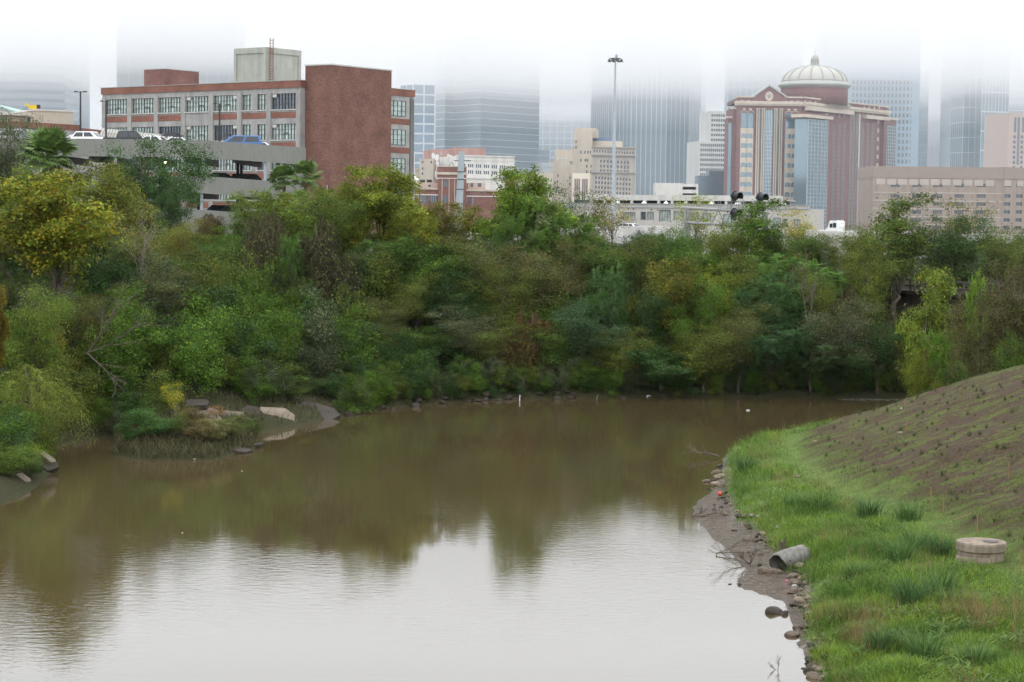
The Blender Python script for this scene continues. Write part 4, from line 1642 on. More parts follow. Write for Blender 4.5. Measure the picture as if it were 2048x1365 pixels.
    # window strips of the flank
    for px in (1664, 1675, 1685, 1698, 1704, 1710, 1721, 1732, 1742):
        xa = fx(px)
        wide = 1.0 if px not in (1698, 1704, 1710) else .8
        top = fz(246, px) if px not in (1698, 1704, 1710) else fz(228, px)
        fp('window_strip', MB().box(xa - wide / 2, xa + wide / 2, -.12, -.004, z0, top), PANE_D if px not in (1698, 1704) else GLASS_B)
        gm = MB()
        z = z0 + 1.2
        while z < top - .2:
            gm.box(xa - wide / 2, xa + wide / 2, -.2, -.125, z, z + .09)
            z += 1.3
        gm.box(xa - wide / 2 - .06, xa - wide / 2, -.2, -.004, z0, top).box(xa + wide / 2, xa + wide / 2 + .06, -.2, -.004, z0, top).box(xa - .03, xa + .03, -.19, -.122, z0, top)
        tag(fp('glazing_bars', gm, TAN_L), kind='stuff')
        if px not in (1698, 1704, 1710):
            o = link('small_window', sq, fr, (xa, -.01, fz(232, px)))
            link('pane', sqd, o)
    fp('white_downpipe', MB().box(fx(1714), fx(1715.2), -.3, -.004, z0, fz(228, 1714)), WHITE_M)
    for k in range(13):
        fp('stone_block', MB().box(fx(1751), fx(1754), -.15, -.004, z0 + 1.2 + k * 2.75, z0 + 2.5 + k * 2.75), CREAM)
    # end pavilion with dark glass
    fp('end_pavilion', MB().box(fx(1758), fx(1782), -1.2, 14, z0, fz(240, 1770)), BRICK_C)
    fp('pavilion_cornice', MB().box(fx(1756), fx(1784), -1.6, 14.3, fz(240, 1770) + .003, fz(236, 1770)), CREAM)
    fp('glass_bay', MB().box(fx(1763), fx(1781), -1.35, -1.203, z0, fz(251, 1770)), PANE_D)
    gm = MB()
    z = z0 + 1
    while z < fz(252, 1770):
        gm.box(fx(1763), fx(1781), -1.43, -1.352, z, z + .07)
        z += 1.05
    for i in range(6):
        xx = fx(1763) + (fx(1781) - fx(1763)) * i / 5
        gm.box(xx - .04, xx + .04, -1.44, -1.351, z0, fz(252, 1770))
    tag(fp('mullions', gm, LINE_W), kind='stuff')
    # red aircraft lights
    for px, py in ((1478, 194), (1600, 190), (1757, 203)):
        q = at(px, py, 600)
        MB().box(-.15, .15, -.15, .15, -.1, .25).build('beacon', RED_L, r, loc=(X(px), .5, q.z))
    # drum and dome
    dc = at(1624, 400, 618)
    lx, ly = dc.x - B.A.x, dc.y - B.A.y
    k_ = 618 / FPX
    zd0, zd1 = zp - 1, zz(172, 618, 1624)
    Rd = 66 * k_
    dm = link('drum', MB().lathe([(Rd, zd0), (Rd, zd1)], 40).mesh('drum', BRICK_C, True), r, (lx, ly, 0))
    link('drum_cornice', MB().lathe([(Rd * 1.0, zd1 - .9), (Rd * 1.09, zd1 - .2), (Rd * 1.09, zd1 + .25), (Rd * .99, zd1 + 1.0), (Rd * .97, zd1 + 1.1)], 40).mesh('drum_cornice', ROOF_G), r, (lx, ly, 0))
    Rm, Hm = Rd * .965, zz(132, 618, 1624) - zd1 - 1.0
    prof = [(max(Rm * math.cos(t * math.pi / 2 * .97), .3), zd1 + 1.05 + Hm * math.sin(t * math.pi / 2 * .97)) for t in [i / 14 for i in range(15)]]
    DOME = plain('dome_metal', (0.50, 0.485, 0.44), 0.5, 0.4, var=0.05, scale=0.2)
    dm = link('dome', MB().lathe(prof, 48).mesh('dome', DOME, True), r, (lx, ly, 0))
    rib = MB().tube([(p_[0] * 1.012, 0, p_[1]) for p_ in prof], [.3 - .012 * i for i in range(15)], 5)
    rme = rib.mesh('dome_rib', ROOF_G)
    for i in range(16):
        link('dome_rib', rme, dm, (0, 0, 0), (0, 0, i * 2 * math.pi / 16 + .12))
    zl = prof[-1][1] - .25
    lan = link('lantern', MB().lathe([(1.75, zl), (1.75, zl + .5), (1.2, zl + .55), (1.2, zl + .9), (.95, zl + .95), (.95, zl + 2.0), (1.3, zl + 2.02), (1.25, zl + 2.3), (1.1, zl + 2.8), (.75, zl + 3.3), (.2, zl + 3.6), (.08, zl + 3.7)], 20).mesh('lantern', ROOF_G, False), r, (lx, ly, 0))
    for i in range(8):
        t = i * math.pi / 4
        link('lantern_column', MB().tube([(1.18, 0, zl + .9), (1.18, 0, zl + 2.03)], .13, 6).mesh('lantern_column', ROOF_G), lan, None, (0, 0, t))
    link('spire', MB().tube([(0, 0, zl + 3.6), (0, 0, zl + 6.3)], [.09, .02], 6).mesh('spire', STEEL), lan)


courthouse()

# ---------------------------------------------------------------- jail
B = Bld('jail_building', 'wide tan jail building with short dark slit windows at the right edge', 'jail', 1746, 500, 2005, 500)
zt = B.z(334, 1875)
nb = 7
cols = [1781, 1824, 1866, 1909, 1953]
holes = []
m = MB()
wins = []
for px in cols:
    for k in range(9):
        zc = B.z(368.5 + (k * 15.8 if k == 0 else 21.5 + (k - 1) * 15.9), px)
        xa = B.x(px)
        wins.append((xa, xa + 2.3, zc - .75, zc + .1))
wall(m, 0, B.W, 8, zt - 2.9, wins, .3)
shell(m, 0, B.W, 0, 22, 8, zt - 2.9)
B.part('wall', m, TAN)
B.part('parapet', MB().box(-.1, B.W + .1, -.15, 22, zt - 2.897, zt), plain('tan_parapet', (0.31, 0.26, 0.225), 0.9, 0.2, var=0.06, scale=0.4))
for a, b, c, d in wins:
    o = far_window(B.root, a, c, b - a, d - c, .24, PANE_D)
    for q in range(1, 5):
        link('window_bar', MB().box(-.03, .03, -.1, -.01, 0, d - c).mesh('window_bar', TAN), o, ((b - a) * q / 5, 0, 0))
pn = MB()
for i in range(11):
    a = B.x(1752 + i * 21.8)
    B.part('top_panel', MB().box(a, a + 2.15, -.08, -.004, zt - 4.6, zt - 3.05), TAN_L)
for k in range(5):
    z = B.z(381 + 32 * k * .5 if False else 386 + 16 * k, 1875)
    B.part('stone_course', MB().box(-.02, B.W + .02, -.05, -.004, z - .16, z + .1), TAN_L)
J = Bld('jail_wing', 'angled right wing of the tan jail, cut off by the picture edge', 'jail', 2005.5, 500, 2110, 512)
wins = []
for px in (2008, 2032, 2066):
    for k in range(9):
        zc = J.z(368.5 + (0 if k == 0 else 21.5 + (k - 1) * 15.9), px)
        xa = J.x(px)
        wins.append((xa, xa + 2.4, zc - .75, zc + .1))
m = MB()
wall(m, 0.02, J.W, 8, zt - 2.9, wins, .3)
shell(m, 0.02, J.W, 0, 15, 8, zt - 2.9)
J.part('wall', m, TAN)
J.part('parapet', MB().box(.12, J.W, -.15, 15, zt - 2.897, zt + .1), plain('tan_parapet', (0, 0, 0)))
for a, b, c, d in wins:
    far_window(J.root, a, c, b - a, d - c, .24, PANE_D)
for i in range(4):
    a = J.x(2008 + i * 25)
    J.part('top_panel', MB().box(a, a + 2.4, -.08, -.004, zt - 4.6, zt - 3.05), TAN_L)
B = Bld('pink_office_building', 'pinkish stone office building with small square windows at the right edge', 'office building', 2013, 760, 2100, 764)
zt = B.z(227, 2050)
m = MB()
wins = []
for k in range(7):
    for px in (2023, 2038):
        wins.append((B.x(px), B.x(px) + 1.1, B.z(271 + 10.2 * k, px) - 1.2, B.z(271 + 10.2 * k, px)))
wall(m, 0, B.W, 8, zt, wins, .3)
shell(m, 0, B.W, 0, 20, 8, zt)
B.part('wall', m, plain('pink_stone', (0.55, 0.42, 0.36), 0.8, var=0.05))
for a, b, c, d in wins:
    far_window(B.root, a, c, b - a, d - c, .25, PANE_D)
for px in (2024, 2031, 2040):
    B.part('window_strip', MB().box(B.x(px), B.x(px) + .9, -.05, -.004, B.z(265 if px != 2031 else 330, px), B.z(235, px)), PANE_D)

# ---------------------------------------------------------------- old brick block with the stair tower, in front of the office row
B = Bld('brick_mill_building', 'two-storey dark brick building with a corner tower and cream trim behind the utility pole', 'building', 790, 400, 1040, 402)
zl, zr = B.z(376, 840), B.z(381, 990)
xt0, xt1 = B.x(876), B.x(932)
xr1 = B.x(975)
wins = []
for px in (838, 859):
    wins.append((B.x(px), B.x(px) + 1.6, B.z(407, px), B.z(391.5, px)))
for px in (930, 943):
    wins.append((B.x(px), B.x(px) + .6, B.z(409, px), B.z(394.5, px)))
m = MB()
wall(m, 0, B.W, 8, zl - .9, wins, .25)
shell(m, 0, B.W, 0, 14, 8, zl - .9)
B.part('wall', m, BRICK_D)
B.part('upper_wall', MB().box(0, xt0 - .01, .05, 14, zl - .897, zl - .35).box(xt1 + .01, B.W, .05, 14, zl - .897, zl - .55), BRICK_D)
B.part('cornice', MB().box(0, xt0 - .02, -.25, 1, zl - .347, zl), CREAM_D)
B.part('cornice', MB().box(xt1 + .02, B.W, -.25, 1, zl - .547, zl - .2), CREAM_D)
B.part('string_course', MB().box(0, xt0 - .02, -.12, -.004, B.z(391, 850), B.z(389, 850)), WHITE_S)
B.part('string_course', MB().box(xt1 + .02, B.W, -.12, -.004, B.z(393.8, 950), B.z(392, 950)), WHITE_S)
for a, b, c, d in wins:
    o = far_window(B.root, a, c, b - a, d - c, .2, PANE_D)
    for q in range(1, 4):
        link('glazing_bar', MB().box(-.02, .02, -.05, -.01, 0, d - c).mesh('glazing_bar', STEEL), o, ((b - a) * q / 4, 0, 0))
ztw = B.z(334.5, 900)
wt = [(B.x(885), B.x(896), B.z(374, 890), B.z(362, 890)), (B.x(884), B.x(895), B.z(407, 890), B.z(392, 890))]
m = MB()
wall(m, xt0, xt1, 8, ztw, wt, .25, -.6)
shell(m, xt0, xt1, -.6, 6, 8, ztw)
B.part('stair_tower', m, BRICK_D)
for a, b, c, d in wt:
    far_window(B.root, a, c, b - a, d - c, -.4, PANE_D)
B.part('tower_band', MB().box(xt0 - .15, xt1 + .15, -.8, 6, B.z(350, 900), B.z(345, 900)), CREAM_D)
B.part('tower_band', MB().box(xt0 - .06, xt1 + .06, -.7, 6, B.z(358, 900), B.z(356.5, 900)), WHITE_S)
B.part('tower_coping', MB().box(xt0 - .08, xt1 + .08, -.7, 6.1, ztw + .003, ztw + .14), CREAM_D)
for px in (883, 897, 908):
    B.part('tower_strip', MB().box(B.x(px), B.x(px) + .13, -.64, -.603, 8, B.z(359.5, 900)), CREAM_D)
fr = MB()
q0 = [B.x(897), B.x(903.5), B.x(910)]
fr.tube([(q0[0], 2, ztw), (q0[1], 2, ztw + 1.05), (q0[2], 2, ztw)], .07, 5)
B.part('roof_frame', fr, BLACK)
# raised lettering on the frieze
cu = bpy.data.curves.new('lettering', 'FONT')
cu.body = 'S HIRSCH'
cu.size = .95
cu.extrude = .03
ob = bpy.data.objects.new('lettering', cu)
COL.objects.link(ob)
dg = bpy.context.evaluated_depsgraph_get()
lm = bpy.data.meshes.new_from_object(ob.evaluated_get(dg))
bpy.data.objects.remove(ob)
lm.materials.clear()
lm.materials.append(plain('letter_brick', (0.36, 0.24, 0.22), 0.9))
link('lettering', lm, B.root, (B.x(932.5), -.06, B.z(389.5, 950)), (math.pi / 2, 0, 0))
# pale rooftop additions
PEACH = plain('peach_stucco', (0.58, 0.45, 0.38), 0.9, var=0.05)
B.part('roof_addition', MB().box(B.x(824, 3), B.x(875, 3), 3, 9, zl - .3, B.z(365.5, 850, 3)), PEACH)
B.part('roof_addition', MB().box(B.x(935, 3), B.x(970, 3), 3, 9, zl - .5, B.z(366, 950, 3)), PEACH)
for px in (835, 856, 941, 955):
    far_window(B.root, B.x(px, 2.98), B.z(374, px, 2.98), .55 if px != 955 else .75, .4 if px < 900 else .75, 2.97, PANE_D)
# chimney block and white-roofed tank house beside it
root = thing('brick_chimney', 'square brick chimney with a flared top right of the brick tower', 'chimney', (at(1020, 400, 420).x, 420, 0))
cw = 9.5 * 420 / FPX
zc = zz(347, 420, 1020)
MB().box(-cw, cw, -cw, cw, 8, zc - .55).build('shaft', BRICK_D, root)
MB().prism([(-cw, -cw), (cw, -cw), (cw, cw), (-cw, cw)], zc - .547, zc, [(-cw * 1.13, -cw * 1.13), (cw * 1.13, -cw * 1.13), (cw * 1.13, cw * 1.13), (-cw * 1.13, cw * 1.13)]).build('flared_cap', BRICK_D, root)
MB().box(-cw * 1.02, cw * 1.02, -cw * 1.02, cw * 1.02, zc - .9, zc - .75).build('band', CREAM_D, root)
tx = at(827, 400, 425)
root = thing('tank_house', 'small white domed-roof tank house at the warehouse corner', 'tank house', (tx.x, 425, 0))
MB().lathe([(1.0, 12), (1.0, zz(361, 425, 827)), (1.15, zz(361, 425, 827) + .05), (.95, zz(357, 425, 827)), (.4, zz(353, 425, 827)), (.05, zz(352.5, 425, 827))], 14).build('shell', WHITE_M, root)
# roof plant on the brick building
for i, (px, lb) in enumerate(((844, 'dark roof unit left on the peach roof addition'), (858, 'dark roof unit right on the peach roof addition'))):
    q = at(px, 366, 404)
    root = thing('air_unit', lb, 'air unit', (q.x, 406, q.z), 0, 'roof air units of the brick building')
    MB().box(-.5, .5, -.3, .3, .1, .65).build('casing', BLACK, root)
    MB().box(-.4, -.35, -.25, .25, -.25, .1).box(.35, .4, -.25, .25, -.25, .1).build('feet', BLACK, root)

# ---------------------------------------------------------------- office row behind: pink block, cream block, white block
B = Bld('pink_stucco_building', 'pink stucco building with peeling white patches behind the brick tower', 'building', 864, 520, 971, 523)
zt = B.z(301, 925)
B.part('wall', MB().box(0, B.x(893), 0, 14, 8, B.z(299.5, 880)).box(B.x(893) + .01, B.x(907), .4, 14, 8, B.z(303.5, 900)).box(B.x(907) + .01, B.W, .2, 14, 8, B.z(296.5, 940)), PINK)
for (px, py, w, h) in ((866, 312, .5, .9), (873, 316, .8, 1.1), (874, 326, .5, .9), (898, 315, .9, .9), (875, 338, .6, 1.2), (873, 350, .8, 1.5), (891, 330, .4, .8)):
    a = MB()
    x, z = B.x(px), B.z(py, px)
    rr = random.Random(px)
    pts = [(x + w * math.cos(t) * rr.uniform(.6, 1.2), z + h * math.sin(t) * rr.uniform(.6, 1.2)) for t in [i * math.pi / 5 for i in range(10)]]
    yq = -.03 if px < 893 else .38
    a.v += [(p_[0], yq, p_[1]) for p_ in pts]
    a.f.append(tuple(range(10)))
    B.part('white_patch', a, WHITE_M)
B.part('grey_louvre', MB().box(B.x(879), B.x(884), -.06, -.004, B.z(311, 880), B.z(305, 880)), STEEL)
B = Bld('cream_block', 'plain cream stone block left of the pink stucco building', 'building', 838, 505, 866, 505)
B.part('wall', MB().box(0, B.W, 0, 10, 8, B.z(318, 850)), CREAM_D)
for px, py in ((843, 327), (860, 327), (843, 340), (843, 350)):
    far_window(B.root, B.x(px), B.z(py, px), .4, .6, -.03, PANE_D)
B.part('lower_wing', MB().box(B.x(826), -.01, 1, 9, 8, B.z(337, 833)), CREAM_D)
B.part('wing_cornice', MB().box(B.x(823), 0, .7, 9, B.z(340, 833), B.z(338, 833)), CREAM_D)
B = Bld('white_stone_building', 'white stone building with two rows of triple windows', 'office building', 912, 500, 1028, 506)
zt = B.z(314, 970)
wins = []
for k in range(2):
    for g_ in range(7):
        for q in range(3):
            px = 919.5 + g_ * 15.8 + q * 4.0
            zq = B.z(334 + 12.6 * k + (px - 912) * .045, px)
            wins.append((B.x(px), B.x(px) + .38, zq, zq + .85))
m = MB()
wall(m, 0, B.W, 8, zt, wins, .2)
shell(m, 0, B.W, 0, 12, 8, zt)
B.part('wall', m, WHITE_S)
B.part('cornice', MB().box(-.1, B.W + .1, -.3, .5, zt + .003, zt + .3).box(-.05, B.W + .05, -.15, .5, zt - 1.0, zt - .7), WHITE_S)
for a, b, c, d in wins:
    far_window(B.root, a, c, b - a, d - c, .15, PANE_D)
B.part('lower_cornice', MB().box(-.1, B.W + .1, -.35, -.004, B.z(358, 970), B.z(354.5, 970)), WHITE_S)
B = Bld('mauve_row_building', 'low mauve building in the gap left of the cream deco block', 'building', 1028, 560, 1068, 560)
B.part('wall', MB().box(0, B.W, 0, 10, 8, B.z(346, 1048)), plain('mauve_stucco', (0.34, 0.25, 0.26), 0.9, var=0.1))
far_window(B.root, B.x(1056), B.z(366, 1056), 1.0, 1.4, -.03, STEEL)

# ---------------------------------------------------------------- stepped cream deco block
B = Bld('deco_building', 'large stepped cream stone building with many small windows', 'office building', 1146, 557.5, 1182, 557)
R2 = Bld('deco_wing', 'main grey-cream office wing with dark cornices behind the high mast pole', 'office building', 1182.2, 557, 1269, 561)
zt = R2.z(294, 1225)
wins = []
for k in range(4):
    for i in range(12):
        px = 1190 + i * 6.1
        zq = R2.z(358 + 9.4 * k + (px - 1182) * .06, px)
        wins.append((R2.x(px), R2.x(px) + .5, zq, zq + .75))
for i in range(15):
    px = 1186 + i * 5.5
    zq = R2.z(305 + (px - 1182) * .05, px)
    wins.append((R2.x(px), R2.x(px) + .42, zq, zq + .7))
for k in range(3):
    for i in range(9):
        px = 1199 + i * 6.8
        zq = R2.z(325 + 9.5 * k + (px - 1182) * .05, px)
        wins.append((R2.x(px), R2.x(px) + .55, zq, zq + .85))
m = MB()
wall(m, 0, R2.W, 8, zt, wins, .2)
shell(m, 0, R2.W, 0, 18, 8, zt)
R2.part('wall', m, plain('deco_grey_stone', (0.44, 0.40, 0.355), 0.85, var=0.08, scale=0.3, streak=0.25))
for a, b, c, d in wins:
    far_window(R2.root, a, c, b - a, d - c, .15, PANE_D)
for py, hh_, ov in ((294, .35, .5), (310, .3, .7), (344, .4, .5)):
    z = R2.z(py, 1225)
    R2.part('cornice', MB().box(-.2, R2.W + .5, -ov, -.004, z - hh_, z), plain('cornice_stone', (0.34, 0.32, 0.30), 0.9, var=0.1))
zz0 = B.z(259, 1160)
wins = []
for px, py in ((1149, 281), (1149, 292), (1159, 302), (1167, 302), (1173, 302), (1178, 302), (1159, 318), (1168, 318), (1172, 318), (1171, 330), (1180, 330), (1171, 341), (1180, 341)):
    wins.append((B.x(px), B.x(px) + .42, B.z(py, px) - .8, B.z(py, px)))
m = MB()
wall(m, 0, B.W, 8, B.z(262, 1165), wins, .2)
shell(m, 0, B.W, 0, 16, 8, B.z(262, 1165))
B.part('wall', m, CREAM_D)
for a, b, c, d in wins:
    far_window(B.root, a, c, b - a, d - c, .15, PANE_D)
B.part('roof_block', MB().box(B.x(1150, 2), B.x(1191, 2), 2, 10, B.z(262, 1165) + .003, B.z(259, 1165) + .4).box(B.x(1175, 1), B.x(1192, 1), 1, 9, B.z(276, 1180), B.z(262, 1180)), CREAM_D)
B.part('roof_screen', MB().box(B.x(1181, 4), B.x(1242, 4), 4, 9, zt, R2.z(282, 1215)), CREAM)
B.part('blue_roof_edge', MB().box(B.x(1165, 5), B.x(1222, 5), 5, 9, R2.z(283, 1200) + .003, R2.z(274.5, 1200)), plain('blue_sheet', (0.16, 0.22, 0.34), 0.6))
B = Bld('deco_annex', 'windowless cream annex stepping down left of the deco block', 'building', 1104, 530, 1150, 530)
B.part('wall', MB().box(0, B.x(1137), 0, 14, 8, B.z(322, 1120)).box(B.x(1137) + .01, B.W, .6, 14, 8, B.z(330, 1145)).box(B.x(1111), B.x(1146), 6, 14, B.z(322, 1120) + .003, B.z(298, 1125)), CREAM_D)
for px, py in ((1114, 354), (1113, 366), (1113, 378), (1138, 358), (1138, 371)):
    far_window(B.root, B.x(px), B.z(py, px), .35, .6, -.03, PANE_D)
for px in (1116, 1121, 1128):
    q = at(px, 319, 533)
    MB().lathe([(.3, 0), (.3, .5), (.2, .7), (.05, .75)], 8).build('roof_vent', STEEL, B.root, loc=(B.x(px), 2, B.z(322, px)))
B = Bld('cream_row_building', 'low cream building with small pale windows left of the deco annex', 'building', 1065, 515, 1106, 517)
B.part('wall', MB().box(0, B.W, 0, 12, 8, B.z(346, 1085)), CREAM_D)
for k in range(3):
    for px in (1070, 1080, 1086, 1095, 1101):
        far_window(B.root, B.x(px), B.z(364 + 11.5 * k, px), .3, .8, -.03, GLASS_B)
B.part('roof_plant', MB().box(B.x(1082, 4), B.x(1104, 4), 4, 8, B.z(346, 1085), B.z(325, 1093)).box(B.x(1081, 4), B.x(1105, 4), 3.8, 8.2, B.z(333, 1093), B.z(331, 1093)), STEEL)
B = Bld('striped_block', 'bright cream block with tall purple-brown window stripes', 'building', 1146, 490, 1179, 490)
B.part('wall', MB().box(0, B.W, 0, 10, 8, B.z(347, 1160)), plain('bright_cream', (0.66, 0.60, 0.50), 0.8, var=0.04))
for px in (1148.5, 1152.5, 1156.5, 1164, 1168, 1172):
    B.part('tall_window', MB().box(B.x(px), B.x(px) + .33, -.05, -.004, 8, B.z(358, px)), plain('plum_window', (0.17, 0.12, 0.14), 0.4))

# ---------------------------------------------------------------- far white garage decks and the long grey gallery building
B = Bld('white_garage', 'white parking deck above the long grey building', 'parking garage', 1130, 478, 1563, 452)
zt = lambda px: 0
z1 = B.z(388, 1200)
z2 = B.z(390.8 + 12, 1200)
slope = 0
B.part('deck_parapet', MB().box(B.x(1170), B.W, 0, 1, B.z(401, 1250), B.z(390, 1250)), CONC_L)
B.part('lower_parapet', MB().box(B.x(1130), B.W, .2, 1.2, 8, B.z(407, 1250)), CONC_L)
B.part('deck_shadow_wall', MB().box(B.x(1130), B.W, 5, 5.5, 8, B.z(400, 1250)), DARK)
B.part('deck_floor', MB().box(B.x(1170), B.W, 1.01, 9, B.z(400, 1250), B.z(398.5, 1250)), CONC_L)
for i in range(15):
    px = 1180 + i * 27
    B.part('column', MB().box(B.x(px), B.x(px) + .6, -.1, .5, 8, B.z(400.8, 1250)), CONC_L)
B = Bld('garage_stair_house', 'plain white garage block with open decks behind the railway signals', 'parking garage', 1311, 495, 1396, 495)
B.part('wall', MB().box(0, B.x(1362), 0, 8, 8, B.z(366.5, 1340)).box(B.x(1362) + .01, B.x(1365), 0, 8, 8, B.z(366.5, 1340)).box(B.x(1392), B.W, 0, 8, 8, B.z(368, 1380)), WHITE_S)
for py0, py1 in ((374, 368), (387, 380), (402, 393)):
    B.part('deck_band', MB().box(B.x(1365) + .01, B.x(1392) - .01, .05, 8, B.z(py0, 1380), B.z(py1, 1380)), WHITE_S)
B.part('deck_back', MB().box(B.x(1365) + .01, B.x(1392) - .01, 5, 5.4, 8, B.z(369, 1380)), STEEL)
B = Bld('gallery_building', 'long low grey building with dark-framed windows and small white finials', 'building', 1120, 452, 1618, 428)
zt = B.z(408, 1350)
wins = []
doors = []
for px, w, ya, yb in ((1130, 3.2, 455, 434), (1156, 1.4, 455, 432), (1248, 2.6, 440, 426), (1283, 1.0, 440, 425), (1296, 1.3, 440, 425), (1320, 2.4, 443, 421), (1349, 2.1, 440, 424), (1378, 1.6, 445, 428), (1408, 1.6, 445, 428), (1448, 2.2, 448, 430), (1480, 1.8, 448, 431), (1549, 1.4, 452, 437), (1567, .9, 452, 439), (1590, 1.2, 452, 440)):
    if px in (1283, 1156, 1567):
        doors.append((B.x(px), B.x(px) + w, B.z(ya, px), B.z(yb, px)))
    wins.append((B.x(px), B.x(px) + w, B.z(ya, px), B.z(yb, px)))
m = MB()
GAL = plain('gallery_stucco', (0.47, 0.45, 0.41), 0.85, 0.25, var=0.06, scale=0.3, streak=0.15)
wall(m, 0, B.W, 8, zt - .9, wins, .2)
shell(m, 0, B.W, 0, 12, 8, zt - .9)
B.part('wall', m, GAL)
B.part('cornice', MB().box(-.1, B.W + .1, -.3, .6, zt - .897, zt - .7).box(-.15, B.W + .15, -.4, .6, zt - .1, zt), STEEL)
B.part('frieze', MB().box(0, B.W, -.1, .5, zt - .697, zt - .103), GAL)
for a, b, c, d in wins:
    o = far_window(B.root, a, c, b - a, d - c, .15, PANE_D if (a, b, c, d) in doors else PANE)
    f = MB().box(-.12, 0, -.24, -.16, -.1, d - c + .1).box(b - a, b - a + .12, -.24, -.16, -.1, d - c + .1).box(-.12, b - a + .12, -.24, -.165, d - c, d - c + .14)
    link('window_frame', f.mesh('window_frame', plain('slate_frame', (0.12, 0.145, 0.17), 0.6)), o)
    for q in range(1, max(2, int((b - a) / .5))):
        link('glazing_bar', MB().box(-.02, .02, -.04, -.005, 0, d - c).mesh('glazing_bar', DARK), o, ((b - a) * q / max(2, int((b - a) / .5)), 0, 0))
for px in (1236, 1288, 1332, 1422, 1474, 1568):
    fo = MB().lathe([(.55, 0), (.5, .12), (.42, .3), (.15, .5), (.14, .58), (.03, .66)], 10)
    fo.build('finial', WHITE_M, B.root, loc=(B.x(px), 0, zt))
for px in (1256, 1266, 1302, 1315, 1362, 1455, 1487, 1555, 1571, 1611):
    B.part('square_vent', MB().box(B.x(px), B.x(px) + .25, -.05, -.004, B.z(420 + (px - 1256) * .035, px), B.z(417 + (px - 1256) * .035, px)), BLACK)

# ---------------------------------------------------------------- elevated freeway
fa0, fa1 = at(1090, 450, 330), at(2120, 474, 268)
dv = Vector((fa1.x - fa0.x, fa1.y - fa0.y, 0))
za, zb = at(1090, 449, 330).z, at(2120, 474, 268).z
root = thing('freeway_viaduct', 'pale concrete freeway viaduct running behind the tree tops', 'viaduct', (fa0.x, fa0.y, 0), math.atan2(dv.y, dv.x))
FLn = dv.length


def sl_box(x0, x1, y0, y1, a, b):
    f = lambda x: za + (zb - za) * x / FLn
    m = MB()
    m.v += [(x0, y0, f(x0) + a), (x1, y0, f(x1) + a), (x1, y1, f(x1) + a), (x0, y1, f(x0) + a), (x0, y0, f(x0) + b), (x1, y0, f(x1) + b), (x1, y1, f(x1) + b), (x0, y1, f(x0) + b)]
    m.f += [(0, 3, 2, 1), (4, 5, 6, 7), (0, 1, 5, 4), (1, 2, 6, 5), (2, 3, 7, 6), (3, 0, 4, 7)]
    return m


sl_box(0, FLn, 0, .3, -1.0, 0).build('barrier', CONC_L, root)
sl_box(0, FLn, 14, 14.3, -1.0, .05).build('barrier', CONC_L, root)
sl_box(0, FLn, .31, 13.9, -1.35, -1.0).build('deck', ROAD_C, root)
sl_box(0, FLn, -.35, .29, -1.9, -1.01).build('edge_beam', CONC_L, root)
for i in range(6):
    x = FLn * (i + .5) / 6
    MB().box(x - .6, x + .6, 2, 12, 5, za + (zb - za) * x / FLn - 1.36).build('pier', CONC, root)
    MB().box(x - .8, x + .8, .6, 13.6, za + (zb - za) * x / FLn - 2.5, za + (zb - za) * x / FLn - 1.37).build('pier_cap', CONC, root)


def road_spot(px, y):
    d = ray(px, 450)
    c, s = math.cos(root.rotation_euler[2]), math.sin(root.rotation_euler[2])
    ox, oy = fa0.x - s * y, fa0.y + c * y
    u = (oy * d.x - ox * d.y) / (c * d.y - s * d.x)
    return (fa0.x + c * u - s * y, fa0.y + s * u + c * y, za + (zb - za) * u / FLn - 1.0)


car_g = 'vehicles on the freeway'
for px, nm, col_, lb in ((1255, 'silver_b', (.5, .52, .54), 'silver sedan on the freeway, farther left of two'), (1266, 'white_g', (.74, .74, .74), 'white sedan on the freeway, right of two')):
    p = road_spot(px, 4)
    o = car('sedan', nm, col_, lb, px, p[1], 0, root.rotation_euler[2] + math.pi)
    o.location = (p[0], p[1], p[2])
    o['group'] = car_g
# white truck cab
p = road_spot(1671, 3)
tr = thing('delivery_truck', 'white box-cab truck driving on the freeway at right', 'truck', p, root.rotation_euler[2], car_g)
WT = paint('white_truck', (.78, .78, .77))
MB().side([(-1.0, .5), (1.0, .5), (1.0, 2.35), (.75, 2.55), (-.4, 2.55), (-.75, 1.5), (-1.0, 1.3)], -.95, .95).build('cab', WT, tr)
MB().side([(-2.6, .6), (-1.05, .6), (-1.05, 1.15), (-2.4, 1.1)], -.9, .9).build('bonnet', WT, tr)
MB().box(.2, .75, -.975, -.955, 1.5, 2.2).build('side_window', CAR_GLASS, tr)
MB().box(-.4, .12, -.975, -.955, 1.5, 2.1).build('side_window', CAR_GLASS, tr)
for xx in (-1.8, .6):
    for s in (-1, 1):
        MB().tube([(xx, s * .7, .45), (xx, s * .95, .45)], .45, 12).build('wheel', TYRE, tr)

